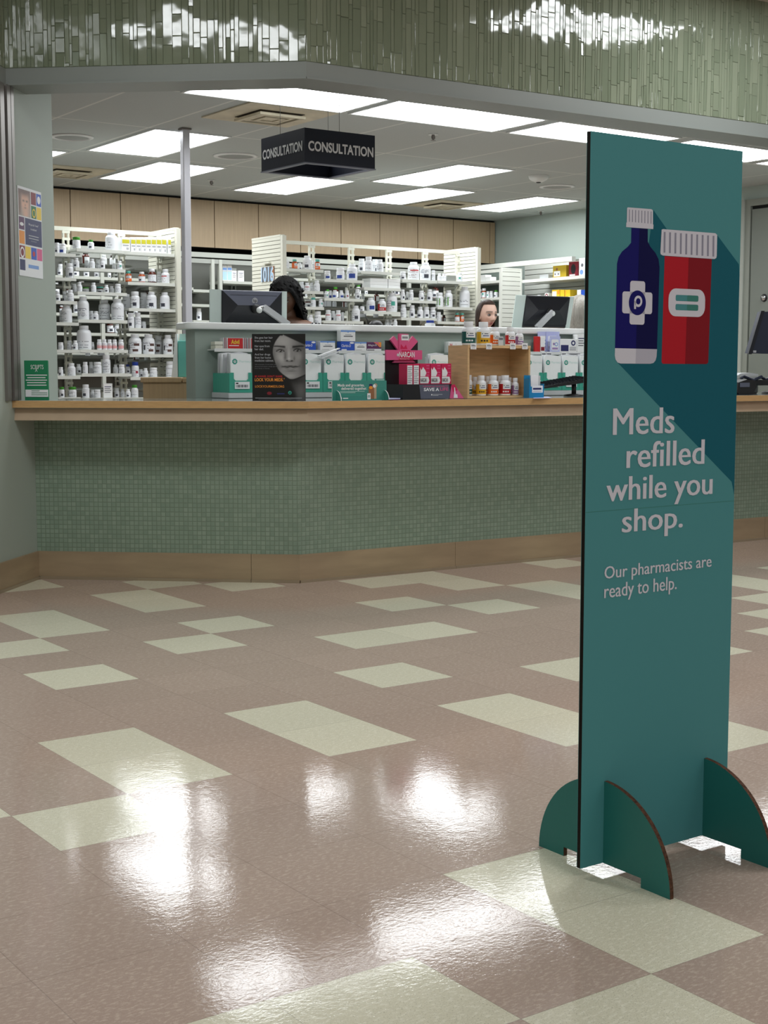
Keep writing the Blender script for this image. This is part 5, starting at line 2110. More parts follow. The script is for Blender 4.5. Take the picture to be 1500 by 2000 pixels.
for i, (x, w, h) in enumerate(((915, 26, 45.5), (944, 26, 45), (966.5, 19, 35.5), (996.5, 19.5, 35.5), (1014.5, 15.5, 31))):
    p = plb.pt(x, 660); k = p.y / F_PX
    mt = VB[i][1] if i != 2 else 'label_orange_vit'
    if i == 2 and 'label_orange_vit' not in MATS:
        MATS['label_orange_vit'] = MATS['label_orange']
    bottle(f'{VB[i][0]} labelled vitamin bottle standing on top of the wooden box', (p.x, p.y, ztop), w * k, h * k, 'packer', lab=VB[i][1], rz=.1, group='vitamin bottles on the wooden box', name='vitamin_bottle')
for i, (x, w, h, lb, lab, off) in enumerate((
        (917.5, 10, 40, 'slim dark green labelled bottle at the left inside the wooden box', 'label_darkgreen', .10),
        (927, 14, 36, 'yellow labelled bottle at the back left inside the wooden box', 'label_yellow', .13),
        (939.5, 20, 39, 'yellow labelled vitamin bottle at the front inside the wooden box', 'label_yellow', .06),
        (963, 21, 39, 'orange labelled vitamin bottle at the front inside the wooden box', 'label_orange', .06),
        (952, 14, 37, 'orange labelled bottle behind the front row inside the wooden box', 'label_orange', .145),
        (986, 22.5, 39, 'red labelled vitamin bottle at the front inside the wooden box', 'label_red', .06),
        (975.5, 13, 37, 'red labelled bottle behind the front row inside the wooden box', 'label_red', .145),
        (1006, 14, 33.5, 'lilac labelled vitamin bottle at the front inside the wooden box', 'label_lilac', .06),
        (996, 9, 34, 'lilac labelled bottle behind the front row inside the wooden box', 'label_lilac', .145))):
    p = PC(.16 + off).pt(x, 755); k = p.y / F_PX
    bottle(lb, (p.x, p.y, zin), w * k, h * k, 'packer', lab=lab, rz=.1, group='vitamin bottles in the wooden box', name='vitamin_bottle')

# --- blue leaflet holder and paper slips
pl = PC(.10)
loc, f = sheet(pl, 1033.5, 777.5, ZT)
w_, h_ = f(1062, 777)[0], f(1048, 733)[1]
t = thing('leaflet_holder', 'small blue holder of white leaflets right of the wooden box', 'holder', loc, pl.a)
mb = MB()
mb.box((0, .045, 0), (w_, .048, h_), 'blue_holder')
mb.extrude_xz([(0, 0), (w_, 0), (w_ * 1.02, h_ * .62), (w_ * .9, h_ * .5), (w_ * .1, h_ * .5), (0, h_ * .85)], 0, .003, 'blue_holder')
mb.box((0, .003, 0), (.003, .045, h_ * .85), 'blue_holder')
mb.box((w_ - .003, .003, 0), (w_, .045, h_ * .62), 'blue_holder')
mb.box((.003, .003, 0), (w_ - .003, .045, .003), 'blue_holder')
mb.build('holder', t)
mb = MB()
a, b = f(1039, 767), f(1060, 753)
mb.rect(a[0], a[1], b[0], b[1], 'paper', D1)
mb.rect(a[0] + .006, (a[1] + b[1]) / 2 - .003, b[0] - .010, (a[1] + b[1]) / 2 + .007, 'ink_navy', D1 * 2)
mb.rect(a[0] + .006, a[1] + .006, b[0] - .008, a[1] + .009, 'ink_lightgrey', D1 * 2)
mb.build('front_label', t)
mb = MB()
mb.box((w_ * .2, .012, .004), (w_ * .72, .020, h_ * 1.0), 'paper', bev=.001)
mb.box((w_ * .5, .024, .004), (w_ * .95, .032, h_ * .98), 'paper_grey', bev=.001)
mb.build('leaflet', t)


def paper(name, label, cat, pts, m, z, hgt, group=None):
    """flat sheet whose outline is given by picture points on the counter top"""
    P = [on_z(x, y, z) for x, y in pts]
    c = sum(P, Vector()) / len(P)
    mb = MB()
    v = [(p.x - c.x, p.y - c.y, 0) for p in P] + [(p.x - c.x, p.y - c.y, hgt) for p in P]
    n = len(P)
    mb.add(v, [list(range(n)), list(range(n, 2 * n))[::-1]] + [(i, n + i, n + (i + 1) % n, (i + 1) % n) for i in range(n)], m)
    return tag(mb.build(name, None, (c.x, c.y, z)), label, cat, group)


paper('leaflet', 'white leaflet lying flat at the counter edge below the blue holder', 'leaflet', [(1042, 778.4), (1078, 777.6), (1070, 775.2), (1041, 775.8)][::-1], 'ink_palelilac', ZT, .0015)
paper('leaflet', 'dark purple leaflet stack lying between teal card and pink display', 'leaflet', [(757.5, 781.8), (780, 781.2), (782, 779.6), (781, 777.6), (757.5, 777.2)][::-1], 'ink_purple', ZT, .004)
paper('leaflet', 'pale leaflet lying on the dark purple stack', 'leaflet', [(758.5, 780.2), (782, 779.2), (782, 777.6), (758.5, 777.4)][::-1], 'ink_palelilac', ZT + .0046, .0015)

# --- teal bins with pharmacy bags
PB = P_IN.back(-.275)
sB0, sB1 = PB.s(446.5, 770)[0], PB.s(1165, 770)[0]
p = PB.p + PB.d * sB0
RZ = ZT + .030
mb = MB()
mb.box((0, 0, 0), (sB1 - sB0, .25, .03), 'paper_grey', bev=.003)
tag(mb.build('bin_riser', None, (p.x, p.y, ZT), IA), 'long low grey riser under the row of teal bins', 'riser')
BAGW = []
bins = [(448, 494), (587, 630.4), (631, 673.4), (674, 716.4), (717, 758.4), (759, 800), (838, 877), (1025, 1060.6), (1061, 1097.2), (1097.8, 1131), (1131.6, 1164)]
where = ['leftmost of the row, left of the black poster', 'just right of the black poster', 'behind the left end of the teal card', 'behind the middle of the teal card', 'behind the right end of the teal card', 'left of the pink display', 'between pink display and wooden box',
         'just right of the wooden box', 'second right of the wooden box', 'third right of the wooden box', 'beside the teal standing sign']
zb0, zb1, zcut = PB.pt(650, 767).z, PB.pt(650, 728).z, PB.pt(650, 743).z
zbag = PB.pt(650, 692.5).z
rb = random.Random(3)
for i, (x0, x1) in enumerate(bins):
    s0, s1 = PB.s(x0, 745)[0], PB.s(x1, 745)[0]
    w = s1 - s0
    p = PB.p + PB.d * s0
    hb = zb1 - RZ
    cut = zcut - RZ
    t = thing('bag_bin', 'teal open bin of pharmacy bags, ' + where[i], 'bin', (p.x, p.y, RZ + .0006), IA, 'teal bag bins')
    mb = MB()
    c0, c1 = w * .19, w * .81
    mb.extrude_xz([(0, 0), (w, 0), (w, hb - .008), (w - .008, hb), (c1, hb), (c1, cut + .01), (c1 - .01, cut), (c0 + .01, cut), (c0, cut + .01), (c0, hb), (.008, hb), (0, hb - .008)], 0, .003, 'bin_teal')
    fp_ = mb.build('front_panel', t)
    mb = MB()
    mb.box((0, .003, 0), (.003, .24, hb - .002), 'bin_teal')
    mb.box((w - .003, .003, 0), (w, .24, hb - .002), 'bin_teal')
    mb.box((.003, .237, 0), (w - .003, .24, hb - .002), 'bin_teal')
    mb.box((.003, .003, 0), (w - .003, .237, .003), 'bin_teal')
    mb.build('tub', t)
    mb = MB()
    z1 = cut - .006
    mb.box((w * .22, -.006, z1 - .038), (w * .84, -.0006, z1), 'paper')
    mb.rect(w * .26, z1 - .012, w * .36, z1 - .005, 'ink_black', .0066)
    for k in range(11):
        x = w * (.27 + .046 * k)
        mb.rect(x, z1 - .030, x + w * (.02 + .012 * (k % 3)), z1 - .016, 'ink_grey', .0066)
    mb.build('shelf_label', fp_)
    # the bag in front shows its green cross; another behind it
    bw, bz = w * .88, zbag - RZ - .006
    q = PB.p + PB.d * (s0 + w * (.08 + rb.uniform(-.01, .02))) + PB.n * .006
    b = thing('pharmacy_bag', 'white green-crossed bag in bin ' + where[i].replace('of the row, ', ''), 'bag', (q.x, q.y, RZ + .006), IA, 'white pharmacy bags')
    mb = MB()
    mb.extrude_xz([(0, 0), (bw * .97, 0), (bw, bz * .9), (bw * .98, bz + rb.uniform(-.004, .003)), (bw * .4, bz + .002), (.001, bz + rb.uniform(-.003, .003))], 0, .016, 'bag_white')
    sk_ = mb.build('sack', b)
    mb = MB()
    cross_logo(mb, bw * .20, bz * .80, .0145, D1)
    mb.text('Pharmacy', 'logo_pale', D1, left=(bw * .40, bz * .775), size=.013)
    mb.build('print', sk_)
    for k in range(2):
        q2 = PB.p + PB.d * (s0 + w * (.06 + .1 * k)) + PB.n * (.035 + .035 * k)
        mb = MB()
        z2 = bz + (.004, -.008)[k] + rb.uniform(-.006, .006)
        mb.extrude_xz([(0, 0), (w * .8, 0), (w * .83, z2), (w * .5, z2 + .006), (.004, z2 - .002)], 0, .02, 'poly_bag', side='paper_grey')
        tag(mb.build('medicine_bag', None, (q2.x, q2.y, RZ + .006), IA), 'clear medicine bag in bin ' + where[i].split(',')[0] + (', front of two', ', back of two')[k], 'bag', 'bags packed behind')
# papers and poly bags sticking up from the first bin
MB1 = [(0.075, 'grey'), (.115, 'white'), (.155, 'grey')]
s0 = PB.s(448, 745)[0]
for k, (dy, c) in enumerate(MB1):
    q2 = PB.p + PB.d * (s0 + .006) + PB.n * (dy + .02)
    z2 = PB.back(dy).pt(430, 692 - k).z - RZ
    mb = MB()
    mb.extrude_xz([(0, 0), (.105, 0), (.10, z2 - .004), (.05, z2), (.004, z2 - .006)], 0, .016, 'poly_bag' if c == 'grey' else 'paper')
    tag(mb.build('medicine_bag', None, (q2.x, q2.y, RZ + .006), IA), f'crinkled {c} bag in the leftmost teal bin, {ORD[k]} from the front', 'bag', 'bags in the leftmost bin')
# white wristband-like strips lying across two bags
PS = PB.back(-.025)
a, b = PS.pt(622, 697), PS.pt(662, 682)
mb = MB()
dl = b - a
mb.beam((0, 0, 0), dl, .03, .006, 'paper')
mb.beam((.012, .0, -.012), dl * .86 + Vector((.012, 0, -.012)), .03, .005, 'paper')
tag(mb.build('paper_strip', None, a + Vector((0, 0, .004))), 'folded white paper strip leaning across the bags right of poster', 'paper')

# --- shelf ledges on the raised counter and their medicine boxes
PSH = P_IN.back(-.10)
iz = []
for x0, x1, y in ((418.5, 588, 682.5), (590, 657, 685), (661, 757, 686), (880, 908, 689), (1036, 1150, 688.5)):
    s0, s1 = PSH.s(x0, y)[0], PSH.s(x1, y)[0]
    z = PSH.pt((x0 + x1) / 2, y).z
    iz.append(z)
    mb = MB()
    mb.box((s0, -.10, z - .006), (s1, .0035, z), 'plastic_white')
    mb.box((s0, -.104, z - .014), (s1, -.10, z + .004), 'plastic_white')
    mb.build('shelf', PRIVACY)
PBX = P_IN.back(-.092)


def claritin(mb, w, h):
    mb.rect(w * .02, h * .02, w * .98, h * .98, 'ink_blue', D1)
    mb.text('Claritin-D', 'ink_white', D1 * 2, box=(w * .05, h * .42, w * .72, h * .70), bold=.01)
    mb.disc(w * .8, h * .86, w * .16, 'ink_white', D1 * 2, ry=h * .1)
    mb.rect(w * .05, h * .04, w * .42, h * .2, 'paper', D1 * 2)


def generic_blue(mb, w, h):
    mb.rect(0, h * .84, w, h, 'ink_sky', D1)
    mb.poly([(w * .44, h * .84), (w * .5, h * .76), (w * .56, h * .84)], 'ink_sky', D1)
    mb.rect(w * .3, h * .56, w * .72, h * .63, 'ink_lightgrey', D1)
    mb.rect(w * .2, h * .40, w * .82, h * .50, 'ink_grey', D1)
    mb.rect(w * .1, h * .12, w * .6, h * .16, 'ink_lightgrey', D1)


def generic_navy(mb, w, h):
    mb.rect(0, h * .86, w, h, 'ink_navy', D1)
    mb.disc(w * .5, h * .86, w * .07, 'ink_navy', D1)
    for k in range(3):
        mb.rect(w * (.2 + .03 * k), h * (.62 - .1 * k), w * (.8 - .02 * k), h * (.67 - .1 * k), 'ink_grey', D1)
    mb.rect(w * .06, h * .08, w * .94, h * .16, 'ink_lightgrey', D1)


def advil(mb, w, h):
    mb.rect(w * .19, h * .02, w * .83, h * .98, 'ink_red', D1)
    for x in (.04, .1, .88, .95):
        mb.rect(w * x, 0, w * (x + .03), h, 'ink_maroon', D1)
    mb.text('Advil', 'ink_yellow', D1 * 2, box=(w * .33, h * .45, w * .68, h * .85), bold=.02)
    mb.rect(w * .24, h * .28, w * .66, h * .34, 'ink_white', D1 * 2)


def allegra(mb, w, h):
    mb.poly([(w * .45, h * .98), (w * .7, h * .72), (w * .86, h * .45), (w * .98, h * .45), (w * .98, h * .98)], 'ink_orange', D1)
    mb.poly([(w * .5, h * .98), (w * .76, h * .78), (w * .9, h * .5), (w * .9, h * .6), (w * .75, h * .98)], 'ink_pink', D1 * 2)
    mb.text('Allegra-D', 'ink_white', D1 * 3, box=(w * .06, h * .5, w * .66, h * .76))
    mb.rect(w * .0, h * .02, w * .98, h * .26, 'paper', D1 * 2)
    mb.rect(w * .02, h * .08, w * .5, h * .18, 'ink_grey', D1 * 3)


def mucinex(mb, w, h):
    mb.text('Mucinex', 'ink_red', D1, box=(w * .1, h * .3, w * .9, h * .85))


def med_print(mb, w, h):
    mb.rect(w * .05, h * .1, w * .5, h * .55, 'ink_navy', D1)
    mb.ring(w * .78, h * .7, h * .10, h * .2, 'ink_navy', D1)
    for k in range(3):
        mb.rect(w * .56, h * (.16 + .1 * k), w * .95, h * (.2 + .1 * k), 'ink_grey', D1)


MBX = [('small cream box, upper of two left of the red boxes', 419.5, 435.5, 667, 0, 'shelf_cream', None, .06, 674), ('small cream box, lower of two left of the red boxes', 420.5, 435.5, 674.5, 0, 'shelf_cream', None, .07, None),
       ('red box lettered Advil on the grey counter panel', 436, 482, 660, 0, 'paper_grey', advil, .06, None), ('red pill box half hidden behind the black poster', 483.5, 520, 660.5, 0, 'paper_grey', advil, .06, None),
       ('blue allergy box beside the black poster', 592, 617, 666, 1, 'ink_blue', claritin, .05, None), ('white box with blue band between blue box and paper strip', 625.5, 654.5, 666, 1, 'white', generic_blue, .05, None),
       ('blue allergy box under the stacked white box', 665.5, 692.5, 667, 2, 'ink_blue', claritin, .05, None), ('white box with blue band in the shelf row by the blue box', 693, 716, 668, 2, 'white', generic_blue, .05, None),
       ('purple and orange allergy box', 716.8, 745, 668, 2, 'ink_purple', allergra if False else allegra, .05, None), ('white box with navy top band left of the pink display', 757.5, 785, 667, 2, 'white', generic_navy, .05, None),
       ('white and red box behind the wooden box', 876, 904, 667.5, 3, 'white', mucinex, .05, None),
       ('slim bright red box right of the wooden box top', 1045.5, 1055, 657, 4, 'ink_red', None, .02, None), ('white and red box next to the slim red one', 1056, 1064.5, 658, 4, 'white', lambda mb, w, h: mb.rect(w * .1, h * .1, w * .9, h * .35, 'ink_maroon', D1), .03, None),
       ('white and navy box with a ring mark', 1094, 1127, 662, 4, 'white', med_print, .028, None), ('tall white text box near the teal standing sign', 1127.8, 1143.5, 653, 4, 'white', grey_lines, .05, None)]
for lb, x0, x1, y0, zi, m, pr, dp, yb in MBX:
    zbase = iz[zi] + .0006
    if yb:
        zbase = PBX.pt(430, 673.6).z
    carton('medicine_box', lb, 'box', PBX, x0, x1, y0, 690, dp, m, 'medicine boxes on the raised counter', zbase, pr)
zz = PBX.pt(680, 666.6).z
carton('medicine_box', 'white box with blue top stacked highest on the shelf row', 'box', PBX, 665.5, 694, 645, 667, .05, 'white', 'medicine boxes on the raised counter', zz, generic_blue)
for i, (x0, x1, y0, off) in enumerate(((1050, 1072, 648, -.05), (1066, 1092, 648, -.055), (1074, 1094, 657, -.088))):
    pl2 = P_IN.back(off)
    s0, s1 = pl2.s(x0, 670)[0], pl2.s(x1, 670)[0]
    zt2 = pl2.pt((x0 + x1) / 2, y0).z - iz[4]
    p = pl2.p + pl2.d * s0
    t = thing('blister_pouch', f'pale lilac glossy pouch, {("back left", "back right", "front")[i]} of three right of the red box', 'pouch', (p.x, p.y, iz[4] + .0008), IA, 'lilac pouches')
    w = s1 - s0
    mb = MB()
    mb.extrude_xz([(0, 0), (w, 0), (w * 1.02, zt2), (w * .02, zt2)], 0, .004, 'ink_palelilac')
    mb.build('pouch', t)
    mb = MB()
    mb.rect(w * .15, zt2 * .12, w * .85, zt2 * .8, 'paper', D1, r=w * .1)
    mb.ring(w * .62, zt2 * .5, w * .1, w * .16, 'ink_sky', D1 * 2)
    mb.disc(w * .38, zt2 * .52, w * .1, 'ink_lilac', D1 * 2)
    mb.rect(w * .22, zt2 * .18, w * .78, zt2 * .3, 'ink_lilac', D1 * 2)
    mb.build('print', t)
# tags clipped along the right shelf ledge
for x0, x1 in ((1057, 1066), (1067, 1077), (1096, 1106), (1110, 1134)):
    a = PSH.back(-.006).s(x0, 690); b = PSH.back(-.006).s(x1, 690)
    z = PSH.pt(1085, 687).z
    mb = MB()
    mb.box((a[0], -.109, z - .026), (b[0], -.1055, z - .004), 'paper')
    mb.rect(a[0] + .004, z - .018, b[0] - .004, z - .010, 'ink_grey', .1096)
    mb.build('price_tag', PRIVACY)

# --- low wooden cabinet at the left with the teal bag
PCB = Plane(P_IN.p + P_IN.n * .55, A_L)
zc = PCB.pt(320, 737).z
s0, s1 = PCB.s(275, 750)[0], PCB.s(368, 750)[0]
p = PCB.p + PCB.d * s0
t = thing('low_cabinet', 'low tan wooden cabinet behind the counter at the left', 'cabinet', (p.x, p.y, 0), A_L)
mb = MB()
mb.box((.01, .01, 0), (s1 - s0 + .0, .4, zc - .03), 'cabinet_wood')
mb.build('body', t)
mb = MB()
mb.box((0, -.01, zc - .03), (PCB.s(355, 738)[0] - s0, .4, zc), 'cabinet_wood', bev=.004)
mb.build('top_board', t)
mb = MB()
mb.box((PCB.s(356.5, 738)[0] - s0, -.005, zc - .03), (s1 - s0 + .0, .4, zc - .002), 'cabinet_wood', bev=.004)
mb.build('top_board', t)
pb = PCB.back(.05)
s0, s1 = pb.s(347.5, 690)[0], pb.s(366, 690)[0] + .0
p = pb.p + pb.d * s0
hz_ = pb.pt(355, 652).z - zc
t = thing('paper_bag', 'teal paper bag standing on the low wooden cabinet beside the counter', 'bag', (p.x, p.y, zc + .0008), A_L)
w = s1 - s0
mb = MB()
mb.box((0, 0, 0), (w, .09, hz_ * .84), 'teal_bag', bev=.003)
mb.extrude_xz([(0, hz_ * .84), (w, hz_ * .84), (w * .98, hz_), (.004, hz_)], .03, .034, 'logo_pale')
mb.build('sack', t)
mb = MB()
pb2 = PCB.back(.05)
s2 = pb2.s(334, 690)[0]
s3 = pb2.s(346.5, 690)[0]
p = pb2.p + pb2.d * s2
hz2 = pb2.pt(340, 652).z - zc
w = s3 - s2
mb.extrude_xz([(0, 0), (w, 0), (w * 1.0, hz2), (w * .7, hz2 * .99), (w * .25, hz2 * .3)], 0, .03, 'bag_white')
tag(mb.build('paper_bag', None, (p.x, p.y, zc + .0008), A_L), 'crumpled white paper bag beside the teal one on the cabinet', 'bag')

# --- work desk behind, monitors, small desk things
s_a, s_b = .30, P_IN.s(1290, 640)[0] - .05
DESK_Z = 1.02
p = P_IN.p
t = thing('work_desk', 'long white work desk hidden behind the raised counter', 'desk', (p.x, p.y, 0), IA)
mb = MB()
mb.box((s_a, .17, DESK_Z - .03), (s_b, .46, DESK_Z), 'plastic_white', bev=.004)
mb.build('desk_top', t)
for x in (s_a + .05, (s_a + s_b) / 2, s_b - .08):
    mb = MB()
    mb.box((x, .2, 0), (x + .03, .44, DESK_Z - .03), 'shelf_grey')
    mb.build('leg', t)


def monitor(label, x0, x1, y0, y1, off, lean, fl, fr, arm, logo):
    pl = P_IN.back(off)
    s0, s1 = pl.s(x0, (y0 + y1) / 2)[0], pl.s(x1, (y0 + y1) / 2)[0]
    ztop = pl.pt((x0 + x1) / 2, y0).z
    w = s1 - s0
    h = w * .60
    p = pl.p + pl.d * s0
    # pivot at the panel's bottom edge; lean tips the top toward the shop
    t = thing('computer_monitor', label, 'monitor', (p.x, p.y, DESK_Z), IA)
    zb_ = ztop - DESK_Z - h * math.cos(lean)
    M = Matrix.Translation((0, -0.0, zb_)) @ Matrix.Rotation(lean, 4, 'X')
    mb = MB()
    mb.box((0, .004, 0), (w, .03, h), 'monitor_black', M, bev=.004)
    mb.rect(.012, .02, w - .012, h - .012, 'screen', -.0306, M)
    mb.build('panel', t)
    mb = MB()
    k = .055
    mb.add([(.002, .002, h - .003), (w - .002, .002, h - .003), (w - k * 1.6, -.02, h - .085), (k * 1.6, -.02, h - .085), (.002, .005, h), (w - .002, .005, h)], [(0, 3, 2, 1), (4, 0, 1, 5)], 'monitor_grey' if logo else 'monitor_black', False, M)
    mb.add([(k * 1.6, -.02, h - .085), (w - k * 1.6, -.02, h - .085), (w - .002, .002, h * .1), (.002, .002, h * .1), (.002, .002, h - .003), (w - .002, .002, h - .003)], [(0, 3, 2, 1), (0, 4, 3), (1, 2, 5)], 'monitor_black', False, M)
    bc_ = mb.build('back_cover', t)
    mb = MB()
    if logo:
        mb.disc(w * .52, h - .058, .018, 'ink_lightgrey', .016 + .0005, M)
        mb.text('hp', 'ink_black', .017 + .0005, M, center=(w * .52, h - .065), size=.018)
        mb.rect(w * .12, h - .028, w * .9, h - .026, 'ink_black', .0085, M)
    mb.rect(w * .46, h - .115, w * .60, h - .095, 'ink_lightgrey', .0185, M)
    mb.build('badge', bc_)
    for a, b in (fl, fr):
        sa, sb = pl.s(a, (y0 + y1) / 2)[0] - s0, pl.s(b, (y0 + y1) / 2)[0] - s0
        mb = MB()
        mb.box((sa, .012, -.02), (sb, .018, h + .002), 'foam_board', M)
        mb.build('privacy_panel', t)
    a, b, c = arm
    f = lambda x, y, o: (lambda q: (q.dot(pl.d), q.dot(pl.n), q.z))(P_IN.back(off + o).pt(x, y) - Vector((p.x, p.y, DESK_Z)))
    mb = MB()
    q0, q1 = f(*a, -.06), f(*b, -.06)
    mb.beam(q0, q1, .028, .034, 'arm_silver')
    mb.build('arm', t)
    mb = MB()
    cx = f(*c, -.05)
    mb.tube([(cx[0], -.005, cx[2]), (cx[0], -.055, cx[2])], .026, 'black_plastic', 14)
    mb.box((cx[0] - .04, -.012, cx[2] - .04), (cx[0] + .04, -.0, cx[2] + .04), 'black_plastic')
    mb.ball((cx[0] + .01, -.06, cx[2] - .008), .018, 'plastic_white', 8)
    mb.tube([(cx[0], -.05, cx[2]), q0], .012, 'chrome', 10)
    mb.build('joint', t)
    mb = MB()
    mb.tube([(q1[0], q1[1], q1[2]), (q1[0], q1[1], .02)], .018, 'arm_silver', 14)
    mb.lathe([(.05, .0005), (.05, .02), (.02, .024)], 'arm_silver', 20, M=Matrix.Translation((q1[0], q1[1], 0)))
    mb.build('base', t)
    return t


monitor('computer monitor seen from behind with a round logo, left on the raised counter', 433.7, 550.6, 568, 634, .40, math.radians(2), (410.5, 433.3), (551, 561.3), ((515, 600), (563, 634), (502, 603)), True)
monitor('computer monitor seen from behind with plain back, right on the raised counter', 1022, 1106, 580, 642, .40, math.radians(13), (1002, 1021.6), (1106.5, 1115), ((1079, 609), (1049, 640), (1075, 610)), False)

pl = P_IN.back(.36)
p = pl.pt(734, 640); k = p.y / F_PX
zc_ = pl.pt(734, 625.5).z
t = thing('black_dome', 'small black domed shape with a thin stalk just above the white counter top', 'lamp', (p.x, p.y, DESK_Z + .001), IA)  # black dome of unknown use; gives off no light
mb = MB()
r = 15 * k
mb.lathe([(r, zc_ - DESK_Z - .05), (r * .95, zc_ - DESK_Z - .025), (r * .6, zc_ - DESK_Z - .006), (.002, zc_ - DESK_Z)], 'black_plastic', 20)
mb.build('dome', t)
mb = MB()
mb.tube([(0, 0, .005), (0, 0, zc_ - DESK_Z - .03)], .008, 'black_plastic')
mb.lathe([(.06, 0), (.06, .01), (.01, .016)], 'black_plastic')
mb.build('stand', t)
mb = MB()
mb.tube([(-r * .9, 0, zc_ - DESK_Z - .04), (-r * 1.5, 0, zc_ - DESK_Z + .03)], .003, 'black_plastic', 6)
mb.build('stalk', t)
p = P_IN.back(.36).pt(840, 640); k = p.y / F_PX
zj = P_IN.back(.36).pt(840, 626).z
bottle('white jar with a blue lid peeking over the white counter top', (p.x, p.y, DESK_Z + .0006), .066, zj - DESK_Z, 'drum', cap='cap_blue', lab=None, name='jar', cat='jar')

# --- till equipment at the right end
pl = PC(.34)
a, b = pl.pt(1064, 757), pl.pt(1152, 742)
t = thing('keyboard_stand', 'black keyboard on a post beside the edge of the teal sign', 'keyboard', (pl.pt(1132, 760).x, pl.pt(1132, 760).y, ZT), A_R)
o = Vector(t.location)
inv = Matrix.Rotation(-A_R, 4, 'Z')
A_, B_2 = inv @ (a - o), inv @ (b - o)
mb = MB()
mb.add([A_ + Vector((0, -.0, -.006)), B_2 + Vector((0, 0, -.012)), B_2 + Vector((0, .16, -.012)), A_ + Vector((0, .16, -.006)),
        A_ + Vector((0, -.0, .002)), B_2 + Vector((0, 0, .012)), B_2 + Vector((0, .16, .018)), A_ + Vector((0, .16, .010))],
       [(0, 3, 2, 1), (4, 5, 6, 7), (0, 1, 5, 4), (1, 2, 6, 5), (2, 3, 7, 6), (3, 0, 4, 7)], 'black_plastic')
mb.build('keyboard', t)
mb = MB()
n = 14
for i in range(n):
    for j in range(4):
        q = A_.lerp(B_2, (i + .5) / n) + Vector((0, .02 + .035 * j, .012 + .004 * (i / n) + .002 * j))
        mb.box((q.x - .008, q.y - .012, q.z - .004), (q.x + .008, q.y + .012, q.z + .004), 'monitor_black')
mb.build('keys', t)
mb = MB()
mb.tube([(0, .05, .0), (0, .05, A_.lerp(B_2, .8).z - .0)], .014, 'black_plastic')
mb.lathe([(.06, 0), (.06, .008), (.015, .014)], 'black_plastic', M=Matrix.Translation((0, .05, 0)))
mb.build('post', t)

pl = PC(.42)
p0, p1, p2, p3 = [pl.pt(*q) for q in ((1461.5, 690), (1486.5, 609), (1560, 607), (1545, 692))]
t = thing('till_monitor', 'dark tilted till monitor right of the teal sign before the grey door', 'monitor', (p0.x, p0.y, ZT), A_R)
o = Vector(t.location)
L_ = [inv @ (q - o) for q in (p0, p3, p2, p1)]
mb = MB()
mb.extrude_xz([(q.x, q.z) for q in L_], 0, .03, 'navy_plastic')
mb.build('screen_case', t)
mb = MB()
e = [L_[0].lerp(L_[3], k) for k in (0, 1)]
mb.extrude_xz([(q.x, q.z) for q in (L_[0] + Vector((-.012, 0, -.006)), L_[0] + Vector((.02, 0, -.006)), L_[3] + Vector((.02, 0, .006)), L_[3] + Vector((-.012, 0, .006)))], -.012, .0, 'monitor_black')
mb.build('bezel', t)
mb = MB()
mb.tube([(L_[1].x - .08, .05, 0), (L_[1].x - .08, .05, L_[0].z + .06)], .02, 'black_plastic')
mb.lathe([(.09, 0), (.09, .012), (.02, .02)], 'black_plastic', M=Matrix.Translation((L_[1].x - .08, .05, 0)))
mb.build('stand', t)
mb = MB()
c = L_[0].lerp(L_[1], .14) + Vector((0, 0, .012))
mb.box((c.x - .014, -.003, c.z - .007), (c.x + .014, -.0002, c.z + .007), 'ink_lightgrey')
mb.build('sticker', t)

pl = PC(.20)
loc, f = sheet(pl, 1440, 768, ZT)
t = thing('payment_terminal', 'black payment terminal on the counter right of the teal sign', 'terminal', loc, A_R)
w_, h_ = f(1478, 768)[0], f(1450, 741)[1]
mb = MB()
mb.extrude_xz([(0, .02), (.02, 0), (w_ * .8, 0), (w_, h_ * .5), (w_ * .9, h_ * .9), (w_ * .5, h_), (.01, h_ * .8)], 0, .08, 'black_plastic')
mb.build('housing', t)
mb = MB()
mb.box((.02, -.004, h_ * .5), (w_ * .6, -.0003, h_ * .78), 'monitor_grey')
mb.build('display', t)
loc, f = sheet(PC(.32), 1448, 766, ZT)
t = thing('scanner_stand', 'black scanner and cables heaped right of the payment terminal', 'scanner', loc, A_R)
w_ = f(1530, 766)[0]
mb = MB()
z1 = f(1480, 742)[1]
mb.box((.05, .0, z1 - .035), (w_, .12, z1), 'black_plastic', bev=.008)
mb.build('scanner', t)
mb = MB()
mb.tube([(.12, .05, .0), (.12, .05, z1 - .034)], .014, 'black_plastic')
mb.lathe([(.05, 0), (.05, .008), (.015, .012)], 'black_plastic', M=Matrix.Translation((.12, .05, 0)))
mb.build('post', t)
mb = MB()
mb.tube([(.02 + .05 * i, .02 + .03 * math.sin(i * 1.7), z1 + .012 + .014 * math.sin(i * 2.3)) for i in range(9)], .010, 'navy_plastic', 8)
mb.build('cable', t)
pl = PC(.45)
loc, f = sheet(pl, 1440, 768, ZT)
t = MB()
z1 = f(1460, 728)[1]
t.box((0, 0, 0), (.2, .2, z1 - .02), 'grey_speaker', bev=.01)
t.extrude_xz([(0, z1 - .02), (.2, z1 - .02), (.2, z1 - .008), (.12, z1), (.04, z1 - .004)], .01, .19, 'paper_grey')
tag(t.build('receipt_printer', None, loc, A_R), 'grey receipt printer behind the black payment terminal', 'printer')
